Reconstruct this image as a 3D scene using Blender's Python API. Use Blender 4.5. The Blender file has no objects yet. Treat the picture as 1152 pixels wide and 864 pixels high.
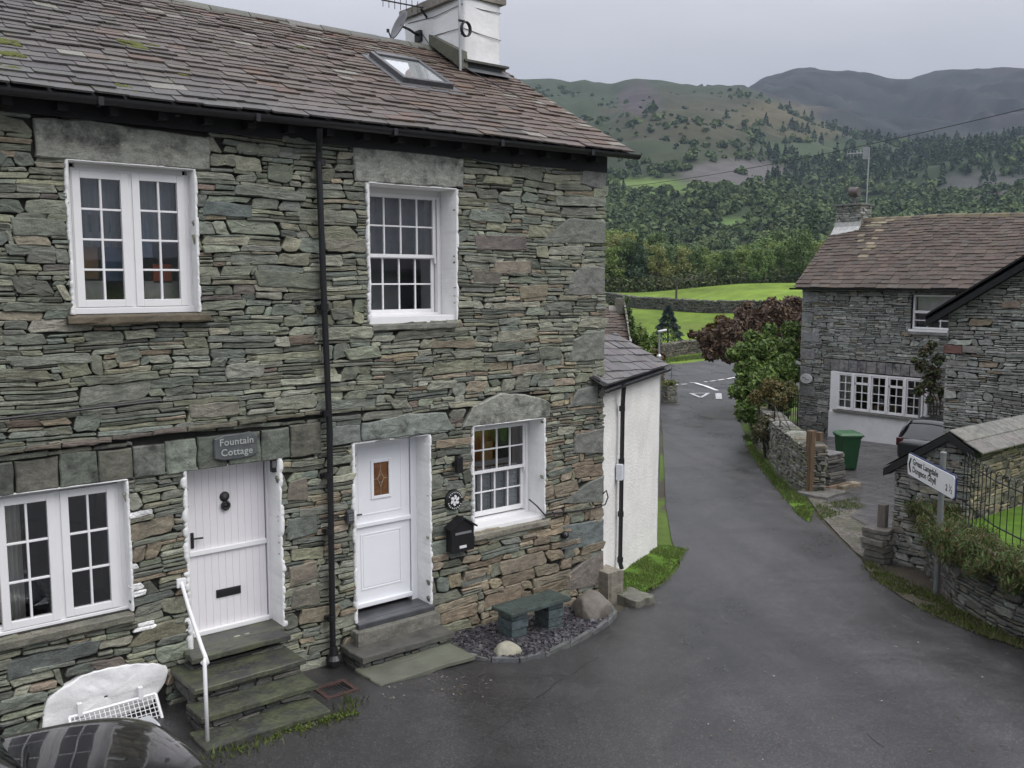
import bpy, bmesh, math, random
import numpy as np
from mathutils import Vector, Matrix, noise
R_ = math.radians
COL = bpy.context.scene.collection
SC = bpy.context.scene

# ------------------------------------------------------------------ camera
FPX = 1040.0
HEAD = R_(51.05); PITCH = R_(6.36)
CAM = (0.0, -9.87, 4.6)
hx, hy = math.cos(HEAD), math.sin(HEAD)
RV = (math.sin(HEAD), -math.cos(HEAD), 0.0)
FV = (hx*math.cos(PITCH), hy*math.cos(PITCH), -math.sin(PITCH))
UV = (hx*math.sin(PITCH), hy*math.sin(PITCH), math.cos(PITCH))
def ray(px, py):
    a = (px-576)/FPX; b = (432-py)/FPX
    return [RV[i]*a + UV[i]*b + FV[i] for i in range(3)]
def on_axis(px, py, ax, val):
    d = ray(px, py); t = (val-CAM[ax])/d[ax]
    return [CAM[i]+d[i]*t for i in range(3)]
def W(px, py, d=0.0):                       # photo point -> (u, v) on the cottage front (plane y = d)
    q = on_axis(px, py, 1, d); return q[0], q[2]
def sr_to_xy(s, r): return (CAM[0]+hx*s+RV[0]*r, CAM[1]+hy*s+RV[1]*r)
def xy_to_sr(x, y):
    dx, dy = x-CAM[0], y-CAM[1]
    return dx*hx+dy*hy, dx*RV[0]+dy*RV[1]
def lerp_tab(tab, x):
    if x <= tab[0][0]: return tab[0][1]
    for (a, b), (c, d) in zip(tab, tab[1:]):
        if x <= c: return b+(d-b)*(x-a)/(c-a)
    return tab[-1][1]
def sstep(a, b, x):
    t = min(1, max(0, (x-a)/(b-a))); return t*t*(3-2*t)
def fbm(x, y, z=0.0, o=4):
    s = 0; a = 1; f = 1
    for _ in range(o):
        s += a*noise.noise((x*f, y*f, z+7.3*f)); a *= .5; f *= 2.03
    return s

# ------------------------------------------------------------------ terrain height
GT = [(-40, .5), (0, .25), (8, .06), (10, -.03), (13.5, -.3), (17, -.42), (25, -.5), (32, -.6), (46, -1.1), (60, -1.5), (76, -1.6),
      (84, -1.0), (110, 1.25), (135, 3.3), (152, 4.25), (165, 4.1), (200, 1.5), (250, 0.), (300, 0.)]
RT1 = [(300, 100), (480, 96), (590, 97), (620, 96), (640, 100), (655, 97), (680, 104), (695, 99), (710, 96), (740, 98), (760, 102), (800, 106), (835, 109), (880, 128),
       (920, 146), (1000, 165), (1080, 160), (1152, 150), (1400, 130)]
RT2 = [(300, 150), (700, 150), (800, 118), (835, 107), (850, 98), (880, 86), (900, 84), (930, 88), (960, 89), (990, 95), (1010, 97), (1040, 88), (1070, 85), (1110, 83),
       (1140, 84), (1170, 90), (1400, 110)]
RHO1, RHO2 = 1300., 2100.
def ridge_z(tab, phi, rho):
    phi = max(-.7, min(.7, phi))
    px = 576+FPX*math.tan(phi)
    y = lerp_tab(tab, px)
    return CAM[2] + rho*math.cos(phi)*(316-y)/FPX
def H(x, y):
    s, r = xy_to_sr(x, y)
    rho = math.hypot(s, r)
    g = lerp_tab(GT, s if s < 60 else (s*.65+.35*rho if s < 300 else rho))
    if 100 < s < 190: g -= 1.5*sstep(100, 140, s)*(1-sstep(20, 42, r))
    if 78 < rho < 160: g += .25*noise.noise((x*.12, y*.12, 4))*sstep(78, 90, rho)
    if rho < 260: return g
    if rho < 300: return g*(300-rho)/40
    phi = math.atan2(r, s)
    low = 1-.85*sstep(.75, 1.2, abs(phi)); z1 = ridge_z(RT1, phi, RHO1)*low; z2 = ridge_z(RT2, phi, RHO2)*low
    if rho <= RHO1:
        t = (rho-300)/(RHO1-300)
        n = fbm(x*.006, y*.006, 1, 5)
        cr = 1-abs(fbm(x*.011, y*.011, 6, 4))*1.6
        return z1*(t**1.15) + (24*n+13*cr*sstep(.35, .8, t))*math.sin(math.pi*min(1, t*.97))*.85 + 5*fbm(x*.02, y*.02, 8, 3)*sstep(.5, .9, t)
    if rho <= RHO2:
        t = (rho-RHO1)/(RHO2-RHO1)
        n = fbm(x*.005, y*.005, 3, 5)
        return z1+(z2-z1)*(t**1.2) + (44*n-22+26*(1-abs(fbm(x*.008, y*.008, 16, 4))*1.7))*math.sin(math.pi*t) + 7*fbm(x*.014, y*.014, 9, 4)*t
    return max(0, z2*(1-(rho-RHO2)/900))
def gp(px, py, dz=0.0):                      # photo point -> ground point
    d = ray(px, py); t = 4.0
    while t < 3000:
        x, y, z = CAM[0]+d[0]*t, CAM[1]+d[1]*t, CAM[2]+d[2]*t
        if z < H(x, y)+dz: break
        t += .02+t*.0015
    return [x, y, H(x, y)+dz]

# ------------------------------------------------------------------ mesh builder
class MB:
    def __init__(self): self.v = []; self.f = []; self.c = []; self.m = []; self.cur = None; self.mi = 0
    def add(self, vs, fs, col=None):
        o = len(self.v); self.v += [tuple(p) for p in vs]
        self.f += [tuple(i+o for i in f) for f in fs]
        self.m += [self.mi]*len(fs)
        col = col or self.cur or (1, 1, 1)
        self.c += [col]*len(vs)
        return o
    def box(self, x0, x1, y0, y1, z0, z1, M=None, col=None):
        vs = [(x, y, z) for x in (x0, x1) for y in (y0, y1) for z in (z0, z1)]
        if M: vs = [M(*p) for p in vs]
        self.add(vs, [(0, 1, 3, 2), (4, 6, 7, 5), (0, 4, 5, 1), (2, 3, 7, 6), (0, 2, 6, 4), (1, 5, 7, 3)], col)
    def quad(self, a, b, c, d, col=None): self.add([a, b, c, d], [(0, 1, 2, 3)], col)
    def prism(self, poly, fn0, fn1, col=None):      # poly of 2-d points; fn maps 2-d -> 3-d at either end
        n = len(poly); vs = [fn0(*p) for p in poly]+[fn1(*p) for p in poly]
        self.add(vs, [tuple(range(n))[::-1], tuple(range(n, 2*n))]+[(i, (i+1) % n, n+(i+1) % n, n+i) for i in range(n)], col)
    def tube(self, pts, r, n=8, col=None, cap=True):
        pts = [Vector(p) for p in pts]; rs = r if isinstance(r, (list, tuple)) else [r]*len(pts)
        rings = []; prev = None
        for i, p in enumerate(pts):
            t = (pts[min(i+1, len(pts)-1)]-pts[max(i-1, 0)]).normalized()
            if prev is None:
                a = t.orthogonal().normalized()
            else:
                a = (prev-t*prev.dot(t))
                a = a.normalized() if a.length > 1e-6 else t.orthogonal().normalized()
            prev = a; b = t.cross(a)
            rings.append([p+(a*math.cos(2*math.pi*k/n)+b*math.sin(2*math.pi*k/n))*rs[i] for k in range(n)])
        vs = [q for rg in rings for q in rg]; fs = []
        for i in range(len(pts)-1):
            for k in range(n):
                fs.append((i*n+k, i*n+(k+1) % n, (i+1)*n+(k+1) % n, (i+1)*n+k))
        if cap: fs += [tuple(range(n))[::-1], tuple(range((len(pts)-1)*n, len(pts)*n))]
        self.add(vs, fs, col)
    def loft(self, rings, cap=True, col=None, closed=True):
        n = len(rings[0]); vs = [q for rg in rings for q in rg]; fs = []
        for i in range(len(rings)-1):
            for k in range(n if closed else n-1):
                fs.append((i*n+k, i*n+(k+1) % n, (i+1)*n+(k+1) % n, (i+1)*n+k))
        if cap: fs += [tuple(range(n))[::-1], tuple(range((len(rings)-1)*n, len(rings)*n))]
        self.add(vs, fs, col)
    def lathe(self, prof, c, n=16, axis='z', col=None):
        rings = []
        for r, h in prof:
            rg = []
            for k in range(n):
                a = 2*math.pi*k/n; p, q = r*math.cos(a), r*math.sin(a)
                rg.append({'z': (c[0]+p, c[1]+q, c[2]+h), 'y': (c[0]+p, c[1]+h, c[2]+q), 'x': (c[0]+h, c[1]+p, c[2]+q)}[axis])
            rings.append(rg)
        self.loft(rings, True, col)
    def build(self, name, mats, parent=None, smooth=False, bevel=0, recalc=True, seg=2):
        me = bpy.data.meshes.new(name)
        L = wloc(parent)
        vs = [(a-L[0], b-L[1], c-L[2]) for a, b, c in self.v]
        me.from_pydata(vs, [], self.f)
        if not isinstance(mats, (list, tuple)): mats = [mats]
        for m in mats: me.materials.append(m)
        if len(mats) > 1: me.polygons.foreach_set('material_index', self.m)
        ca = me.color_attributes.new('Col', 'FLOAT_COLOR', 'POINT')
        arr = np.ones((len(vs), 4), 'f'); arr[:, :3] = np.array(self.c, 'f').reshape(-1, 3)
        ca.data.foreach_set('color', arr.ravel())
        if recalc:
            bm = bmesh.new(); bm.from_mesh(me); bmesh.ops.recalc_face_normals(bm, faces=bm.faces); bm.to_mesh(me); bm.free()
        if smooth: me.polygons.foreach_set('use_smooth', [True]*len(me.polygons))
        me.update()
        o = bpy.data.objects.new(name, me); COL.objects.link(o)
        if parent: o.parent = parent
        if bevel:
            b = o.modifiers.new('bevel', 'BEVEL'); b.width = bevel; b.segments = seg; b.limit_method = 'ANGLE'
        return o
def np_build(name, V, F, mats, cols=None, parent=None, smooth=False):     # many triangles / quads at once
    me = bpy.data.meshes.new(name)
    V = np.asarray(V, 'f'); F = np.asarray(F, 'i'); L = wloc(parent)
    V = V-np.array(L, 'f')
    k = F.shape[1]
    me.vertices.add(len(V)); me.vertices.foreach_set('co', V.ravel())
    me.loops.add(F.size); me.loops.foreach_set('vertex_index', F.ravel())
    me.polygons.add(len(F)); me.polygons.foreach_set('loop_start', np.arange(0, F.size, k, dtype='i'))
    me.polygons.foreach_set('loop_total', np.full(len(F), k, 'i'))
    if cols is not None:
        ca = me.color_attributes.new('Col', 'FLOAT_COLOR', 'POINT')
        a = np.ones((len(V), 4), 'f'); a[:, :3] = cols; ca.data.foreach_set('color', a.ravel())
    me.update(calc_edges=True); me.validate()
    if smooth: me.polygons.foreach_set('use_smooth', np.ones(len(F), bool))
    me.materials.append(mats)
    o = bpy.data.objects.new(name, me); COL.objects.link(o)
    if parent: o.parent = parent
    return o
def wloc(o):
    L = Vector((0, 0, 0))
    while o is not None: L += o.location; o = o.parent
    return L
def thing(name, label, cat, loc=(0, 0, 0), group=None):
    o = bpy.data.objects.new(name, None); COL.objects.link(o); o.location = loc; o.empty_display_size = .1
    o['label'] = label; o['category'] = cat
    if group: o['group'] = group
    return o
def tag(o, label, cat, group=None):
    o['label'] = label; o['category'] = cat
    if group: o['group'] = group
    return o
def setkind(o, k='structure'): o['kind'] = k; return o

# ------------------------------------------------------------------ materials
def lin(r, g, b):
    f = lambda c: ((c/255+.055)/1.055)**2.4 if c > 10 else c/255/12.92
    return (f(r), f(g), f(b))
class NT:
    def __init__(self, name):
        self.mat = bpy.data.materials.new(name); self.mat.use_nodes = True
        self.t = self.mat.node_tree; self.n = self.t.nodes; self.l = self.t.links
        self.b = self.n['Principled BSDF']
    def add(self, ty, **kw):
        x = self.n.new(ty)
        for k, v in kw.items():
            if k in x.inputs: x.inputs[k].default_value = v
            else: setattr(x, k, v)
        return x
    def link(self, a, b): self.l.new(a, b)
    def noise(self, scale, detail=4, rough=.55, vec=None, stretch=None, dist=0):
        n = self.add('ShaderNodeTexNoise'); n.inputs['Scale'].default_value = scale; n.inputs['Detail'].default_value = detail
        n.inputs['Roughness'].default_value = rough; n.inputs['Distortion'].default_value = dist
        g = self.n.new('ShaderNodeTexCoord')
        if stretch:
            m = self.n.new('ShaderNodeMapping'); m.inputs['Scale'].default_value = stretch
            self.link(g.outputs['Object'], m.inputs['Vector']); self.link(m.outputs['Vector'], n.inputs['Vector'])
        else: self.link(g.outputs['Object'], n.inputs['Vector'])
        return n.outputs['Fac']
    def remap(self, sock, a, b, c=0., d=1.):
        m = self.n.new('ShaderNodeMapRange'); m.inputs[1].default_value = a; m.inputs[2].default_value = b
        m.inputs[3].default_value = c; m.inputs[4].default_value = d; self.link(sock, m.inputs[0]); return m.outputs[0]
    def mix(self, fac, a, b, mode='MIX'):
        m = self.n.new('ShaderNodeMix'); m.data_type = 'RGBA'; m.blend_type = mode
        for s, v in ((m.inputs[0], fac), (m.inputs[6], a), (m.inputs[7], b)):
            if hasattr(v, 'is_linked') or isinstance(v, bpy.types.NodeSocket): self.link(v, s)
            elif isinstance(v, (int, float)): s.default_value = v
            else: s.default_value = (*v[:3], 1)
        return m.outputs[2]
    def math(self, op, a, b=None):
        m = self.n.new('ShaderNodeMath'); m.operation = op
        for s, v in ((m.inputs[0], a), (m.inputs[1], b)):
            if v is None: continue
            if isinstance(v, bpy.types.NodeSocket): self.link(v, s)
            else: s.default_value = v
        return m.outputs[0]
    def col(self, v): 
        if isinstance(v, bpy.types.NodeSocket): self.link(v, self.b.inputs['Base Color'])
        else: self.b.inputs['Base Color'].default_value = (*v, 1)
    def rough(self, v):
        if isinstance(v, bpy.types.NodeSocket): self.link(v, self.b.inputs['Roughness'])
        else: self.b.inputs['Roughness'].default_value = v
    def bump(self, h, strength=.4, dist=.01):
        b = self.n.new('ShaderNodeBump'); b.inputs['Strength'].default_value = strength; b.inputs['Distance'].default_value = dist
        self.link(h, b.inputs['Height']); self.link(b.outputs[0], self.b.inputs['Normal']); return b
    def attr(self, name='Col'):
        a = self.n.new('ShaderNodeAttribute'); a.attribute_name = name; return a.outputs['Color']
def simple(name, col, rough=.6, var=.12, scale=6, bump=0., bscale=60, bdist=.004, metal=0, coat=0, spec=.5, attr=False, stretch=None, dirt=None, dirt_amt=.0, sheen=0):
    t = NT(name)
    base = t.attr() if attr else None
    n = t.noise(scale, 5, .6, stretch=stretch)
    f = t.remap(n, .3, .7, 1-var, 1+var)
    c = t.mix(1.0, base if attr else col, t.mix(0, f, f) if False else comb(t, f), 'MULTIPLY')
    if dirt:
        d = t.remap(t.noise(scale*.4, 6, .65), .5, .72, 0, dirt_amt)
        c = t.mix(d, c, dirt)
    t.col(c); t.rough(rough); t.b.inputs['Metallic'].default_value = metal
    t.b.inputs['Coat Weight'].default_value = coat; t.b.inputs['Coat Roughness'].default_value = .03
    t.b.inputs['Specular IOR Level'].default_value = spec
    if bump: t.bump(t.noise(bscale, 4, .6, stretch=stretch), bump, bdist)
    return t.mat
def comb(t, f):
    c = t.n.new('ShaderNodeCombineColor')
    for i in range(3): t.link(f, c.inputs[i])
    return c.outputs[0]

def stone_mat(name, lichen=.35, rough=.62, bump=.55, gain=1.0, stain=.4):
    t = NT(name); a = t.attr()
    n1 = t.noise(8, 6, .68, stretch=(1, 1, 1.9)); n2 = t.noise(42, 5, .72, stretch=(1, 1, 1.5)); n3 = t.noise(2.1 if stain < .7 else 3.4, 5, .68)
    f = t.math('MULTIPLY', t.remap(n1, .28, .72, .55*gain, 1.45*gain), t.remap(n2, .28, .72, .62, 1.38))
    c = t.mix(1.0, a, comb(t, f), 'MULTIPLY')
    # pale lichen spots and dark damp stains, with shapes of their own
    sp = t.remap(t.noise(16, 6, .75), .6, .72, 0, lichen)
    c = t.mix(sp, c, lin(150, 152, 138))
    st = t.remap(n3, .5, .68, 0, stain)
    c = t.mix(st, c, (.035, .037, .033))
    t.col(c); t.rough(t.remap(n1, .3, .7, rough-.14, rough+.16))
    h = t.math('ADD', t.noise(22, 8, .72, stretch=(1, 1, 1.8)), t.math('MULTIPLY', n2, .5))
    t.bump(h, bump, .012)
    return t.mat
M = {}
def mats():
    M['stone'] = stone_mat('slate_rubble', bump=.6)
    M['mortar'] = simple('deep_joint', (.024, .024, .02), .95, .3, 9, .5, 40)
    M['lintel'] = stone_mat('slate_lintel', lichen=.3, bump=.4, stain=1.0)
    M['white'] = simple('white_paint', (.80, .795, .80), .42, .03, 3, .08, 30)
    M['revealpaint'] = simple('thick_white_paint', (.79, .79, .785), .55, .05, 5, .5, 22, .012, dirt=(.55, .54, .5), dirt_amt=.18)
    M['limewash'] = simple('white_masonry_paint', (.80, .80, .80), .75, .05, 4, .7, 14, .012, dirt=(.5, .5, .44), dirt_amt=.25)
    M['render'] = simple('white_roughcast', (.80, .79, .76), .85, .06, 3, .9, 26, .02, dirt=(.52, .5, .42), dirt_amt=.3)
    M['door1'] = simple('pale_pinkish_white_paint', (.76, .735, .755), .45, .03, 3, .1, 20)
    M['door2'] = simple('bright_white_paint', (.80, .81, .84), .35, .02, 3)
    M['black'] = simple('black_paint', (.012, .012, .014), .35, .2, 8)
    M['blackmatt'] = simple('black_fascia', (.008, .008, .009), .7, .3, 5, .2, 30)
    M['iron'] = simple('black_iron', (.015, .015, .016), .5, .3, 20, .3, 60)
    M['slate'] = slate_mat('roof_slate')
    M['step'] = step_mat()
    M['sill'] = stone_mat('sill_stone', lichen=.2, bump=.35)
    M['glass'] = glass_mat()
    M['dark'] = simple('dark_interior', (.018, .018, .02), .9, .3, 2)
    M['lead'] = simple('lead_flashing', (.085, .09, .095), .5, .2, 6, .2, 20)
    M['steel'] = simple('galvanised_steel', (.42, .43, .44), .4, .15, 12, metal=.8)
    M['alu'] = simple('grey_aluminium', (.35, .36, .38), .4, .1, 10, metal=.6)
    M['moss'] = simple('moss', (.09, .10, .02), .95, .5, 30, .8, 90, .02)
    M['curtain'] = simple('curtain', (.62, .60, .56), .9, .1, 8)
def slate_mat(name):
    t = NT(name); a = t.attr()
    n1 = t.noise(9, 6, .65); n2 = t.noise(45, 4, .7)
    f = t.math('MULTIPLY', t.remap(n1, .25, .75, .7, 1.32), t.remap(n2, .25, .75, .8, 1.2))
    c = t.mix(1.0, a, comb(t, f), 'MULTIPLY')
    sp = t.remap(t.noise(11, 6, .75), .61, .73, 0, .5)
    c = t.mix(sp, c, lin(150, 148, 140))
    ms = t.remap(t.noise(1.6, 5, .7), .60, .74, 0, .45)
    c = t.mix(ms, c, (.06, .06, .022))
    t.col(c); t.rough(t.remap(n1, .3, .7, .5, .75)); t.b.inputs['Specular IOR Level'].default_value = .35
    t.bump(t.noise(30, 6, .7), .5, .01)
    return t.mat
def step_mat():
    t = NT('mossy_slate_step')
    n1 = t.noise(3.2, 6, .65); n2 = t.noise(26, 5, .7)
    c = t.mix(t.remap(n1, .38, .62), (.045, .047, .045), (.085, .095, .055))
    c = t.mix(1.0, c, comb(t, t.remap(n2, .25, .75, .65, 1.35)), 'MULTIPLY')
    t.col(c); t.rough(t.remap(n2, .3, .7, .28, .55)); t.bump(n2, .35, .01)
    return t.mat
def glass_mat():
    t = NT('window_glass')
    g = t.add('ShaderNodeBsdfGlossy'); g.inputs['Roughness'].default_value = .015; g.inputs['Color'].default_value = (.9, .93, .95, 1)
    tr = t.add('ShaderNodeBsdfTransparent'); tr.inputs['Color'].default_value = (.86, .88, .88, 1)
    fr = t.add('ShaderNodeFresnel'); fr.inputs['IOR'].default_value = 1.7
    mx = t.add('ShaderNodeMixShader')
    nb = t.n.new('ShaderNodeBump'); nb.inputs['Strength'].default_value = .05; nb.inputs['Distance'].default_value = .02
    t.link(t.noise(1.5, 1, .5), nb.inputs['Height']); t.link(nb.outputs[0], g.inputs['Normal'])
    t.link(t.math('ADD', fr.outputs[0], .03), mx.inputs[0]); t.link(tr.outputs[0], mx.inputs[1]); t.link(g.outputs[0], mx.inputs[2])
    t.link(mx.outputs[0], t.n['Material Output'].inputs['Surface'])
    return t.mat
mats()
# ------------------------------------------------------------------ rubble, slates, leaves
def clip_poly(pts, conv):                   # Sutherland-Hodgman, conv is counter-clockwise
    out = pts
    for (ax, ay), (bx, by) in zip(conv, conv[1:]+conv[:1]):
        inp = out; out = []
        if not inp: return []
        side = lambda p: (bx-ax)*(p[1]-ay)-(by-ay)*(p[0]-ax)
        for i, p in enumerate(inp):
            q = inp[i-1]; sp, sq = side(p), side(q)
            if (sp >= 0) != (sq >= 0):
                t = sq/(sq-sp); out.append((q[0]+(p[0]-q[0])*t, q[1]+(p[1]-q[1])*t))
            if sp >= 0: out.append(p)
    return out
def subtract(rects, h):
    out = []
    for a, b, c, d in rects:
        if h[1] <= a or h[0] >= b or h[3] <= c or h[2] >= d: out.append((a, b, c, d)); continue
        if h[0] > a: out.append((a, h[0], c, d))
        if h[1] < b: out.append((h[1], b, c, d))
        x0, x1 = max(a, h[0]), min(b, h[1])
        if h[2] > c: out.append((x0, x1, c, h[2]))
        if h[3] < d: out.append((x0, x1, h[3], d))
    return out
def emit_stone(mb, pts, Mf, rng, t, bev, col, base=.03, rough=.006, tilt=.008):
    n = len(pts)
    if n < 3: return
    cx = sum(p[0] for p in pts)/n; cy = sum(p[1] for p in pts)/n
    w = max(p[0] for p in pts)-min(p[0] for p in pts); h = max(p[1] for p in pts)-min(p[1] for p in pts)
    ku = max(.3, 1-2*bev/max(w, .01)); kv = max(.25, 1-2*bev/max(h, .01))
    ta, tb = rng.uniform(-tilt, tilt)/max(w, .1)*2.4, rng.uniform(-tilt, tilt)/max(h, .05)*1.8
    sd = rng.uniform(0, 50); am = min(.008, h*.08)
    if h > .2: am = .006; rough = min(rough, .002)
    fr = lambda u, v: -t+ta*(u-cx)+tb*(v-cy)+am*noise.noise((u*6, v*13, sd))+am*.5*noise.noise((u*17, v*34, sd))
    def ring(k1, k2, j):
        o = []
        for u, v in pts:
            u2, v2 = cx+(u-cx)*k1, cy+(v-cy)*k2; o.append(Mf(u2, fr(u2, v2)+rng.uniform(-rough, rough)*j, v2))
        return o
    r0 = [Mf(u, base, v) for u, v in pts]
    r1 = [Mf(u, fr(u, v)+bev*rng.uniform(.6, 1.2), v) for u, v in pts]
    rings = [r0, r1, ring(ku, kv, .5)]
    if h > .045: rings.append(ring(ku*.62, kv*.60, .6))
    if h > .12 and w > .25: rings.append(ring(ku*.3, kv*.28, .6))
    vs = [q for r in rings for q in r]+[Mf(cx, fr(cx, cy)-rng.uniform(0, rough), cy)]
    fs = []
    m = len(rings)
    for i in range(n):
        j = (i+1) % n
        for q in range(m-1): fs.append((q*n+i, q*n+j, (q+1)*n+j, (q+1)*n+i))
        fs.append(((m-1)*n+i, (m-1)*n+j, m*n))
    mb.add(vs, fs, col)
def outline(a, b, c, d, rng, gap, warp, cut=.35):
    a += gap; b -= gap; c += gap*.8; d -= gap*.8
    w, h = b-a, d-c
    if w < .012 or h < .008: return []
    m = min(w, h); pts = []
    k = [rng.uniform(.02, cut)*m for _ in range(8)]
    sh = rng.uniform(-.5, .5)*min(h, .12); ta = rng.uniform(-.22, .22)*h; tb = rng.uniform(-.22, .22)*h
    def edge(p, q, jn):
        L = math.hypot(q[0]-p[0], q[1]-p[1]); n = int(L/.11)
        for i in range(1, n+1):
            t = i/(n+1); pts.append((p[0]+(q[0]-p[0])*t+rng.uniform(-jn, jn)*(abs(q[1]-p[1]) > abs(q[0]-p[0])), p[1]+(q[1]-p[1])*t+rng.uniform(-jn, jn)*(abs(q[1]-p[1]) <= abs(q[0]-p[0]))))
    j = min(.012, .09*m)
    P = [(a+k[0], c), (b-k[1], c), (b, c+k[2]), (b+sh, d-k[3]), (b+sh-k[4], d), (a+sh+k[5], d), (a+sh, d-k[6]), (a, c+k[7])]
    tp0, tp1 = 1-max(0, rng.uniform(-.5, .26)), 1-max(0, rng.uniform(-.5, .26)); mv = (c+d)/2
    P = [(u, mv+(v-mv)*(tp0 if u < (a+b)/2 else tp1)+(ta if u < (a+b)/2 else tb)*.5) for u, v in P]
    for i in range(8):
        pts.append(P[i]); edge(P[i], P[(i+1) % 8], j)
    return [warp(u, v) for u, v in pts]
def rubble(mb, u0, u1, v0, v1, holes, Mf, pal, seed, bh=(.06, .2), sw=(.16, .62), gap=.006, relief=.028, warp_a=.035, split=.55, conv=None, big=None, keep=None, bev=.007, jump=0):
    rng = random.Random(seed); so = seed*3.17
    def warp(u, v):
        return (u+.012*noise.noise((u*3, v*6, so)), v+warp_a*noise.noise((u*.75, v*.8, so+5))*1.3+.012*noise.noise((u*3.1, v*3, so+9)))
    holes = list(holes); tries = 0
    while jump > 0 and tries < 4000:
        tries += 1; w = rng.uniform(.25, .85); h = rng.uniform(.08, .18)*(.8+.4*rng.random()); a = rng.uniform(u0, u1-w); c = rng.uniform(v0, v1-h)
        if any(hh[1] > a-.03 and hh[0] < a+w+.03 and hh[3] > c-.02 and hh[2] < c+h+.02 for hh in holes): continue
        pts = outline(a, a+w, c, c+h, rng, gap*.4, warp, .32)
        if conv: pts = clip_poly(pts, conv)
        if len(pts) > 2: emit_stone(mb, pts, Mf, rng, rng.uniform(.005, relief+.01), bev*1.3, pal(a+w/2, c+h/2, rng, h))
        ti = rng.uniform(.005, .03); holes.append((a+.02, a+w-.02, c+ti, c+h-ti)); jump -= 1
    v = v0
    while v < v1-.01:
        B = big(u0, v) if big else 0
        h = rng.uniform(*bh)*(rng.choice((.6, 1, 1, 1.25)))
        if v+h > v1-.04: h = v1-v
        u = u0-rng.uniform(0, .3)
        while u < u1:
            bg = big(u, v) if big else 0
            w = rng.uniform(*sw)*(rng.choice((.5, .8, 1, 1.2)))*(1+.2*bg)
            if u+w > u1-.08: w = u1-u
            cells = []
            if h > .075 and rng.random() < split*(1-bg):
                n = 2 if h < .13 else rng.choice((2, 2, 3, 3, 4))
                ys = sorted([0, 1]+[min(.9, max(.1, (i+rng.uniform(-.25, .25))/n)) for i in range(1, n)])
                for y0, y1 in zip(ys, ys[1:]):
                    xs = [0, 1]
                    if w > .34 and rng.random() < .6: xs = [0, rng.uniform(.3, .7), 1]
                    for x0, x1 in zip(xs, xs[1:]): cells.append((u+w*x0, u+w*x1, v+h*y0, v+h*y1))
            else: cells = [(u, u+w, v, v+h)]
            for cell in cells:
                rs = [cell]
                for hh in holes: rs = subtract(rs, hh)
                for (a, b, c, d) in rs:
                    a = max(a, u0); b = min(b, u1)
                    if b-a < .03 or d-c < .014: continue
                    if keep and not keep((a+b)/2, (c+d)/2): continue
                    pts = outline(a, b, c, d, rng, gap*rng.uniform(.4, 1.3), warp)
                    if conv: pts = clip_poly(pts, conv)
                    if len(pts) < 3: continue
                    bb = min(bev*(1.6 if bg else 1), .22*(d-c)+.001)
                    emit_stone(mb, pts, Mf, rng, rng.uniform(0, relief)+(.012*bg), bb, pal((a+b)/2, (c+d)/2, rng, d-c))
            u += w
        v += h
def feature(mb, poly, Mf, seed, t, bev, col, jit=.008, n=6, base=.03):
    rng = random.Random(seed); pts = []
    for (a, b), (c, d) in zip(poly, poly[1:]+poly[:1]):
        L = math.hypot(c-a, d-b); k = max(1, int(L/.09))
        for i in range(k):
            s = i/k; pts.append((a+(c-a)*s+rng.uniform(-jit, jit), b+(d-b)*s+rng.uniform(-jit, jit)))
    emit_stone(mb, pts, Mf, rng, t, bev, col, base=base, rough=.004, tilt=.002)
GREENS = [(.165, .182, .152), (.14, .153, .128), (.192, .204, .152), (.222, .232, .178), (.152, .162, .122), (.262, .266, .21), (.115, .12, .096), (.208, .208, .145), (.176, .186, .15), (.24, .238, .178)]
TANS = [(.25, .205, .14), (.21, .18, .13), (.28, .235, .17), (.19, .155, .11)]
PURP = [(.15, .125, .108), (.125, .11, .098), (.175, .135, .105)]
def vary(c, rng, a=.2):
    k = rng.uniform(1-a, 1+a); return tuple(x*k*rng.uniform(.97, 1.03) for x in c)
def pal_main(u, v, rng, h):
    tan = .035+.5*sstep(5.2, 8.5, u)*sstep(2.3, .6, v)+.22*sstep(6.2, 8.5, u)*sstep(5.5, 3.0, v)
    if v < 2.3 and 2.7 < u < 5.4: tan = .15
    x = rng.random()
    if x < tan: return vary(rng.choice(TANS), rng)
    if x < tan+.02: return vary(rng.choice(PURP), rng)
    c = rng.choice(GREENS)
    if h < .05: c = tuple(q*.82 for q in c)
    return vary(c, rng, .28)
def pal_grey(u, v, rng, h):
    x = rng.random()
    if x < .05: return vary(rng.choice(TANS), rng)
    c = rng.choice([(.27, .278, .252), (.32, .327, .298), (.23, .237, .215), (.36, .367, .335), (.19, .195, .175)])
    return vary(c, rng, .22)
def pal_wall(u, v, rng, h):
    c = rng.choice([(.17, .168, .145), (.22, .215, .19), (.13, .128, .108), (.175, .155, .115), (.11, .112, .085), (.12, .13, .07)])
    return vary(c, rng, .3)

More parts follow.
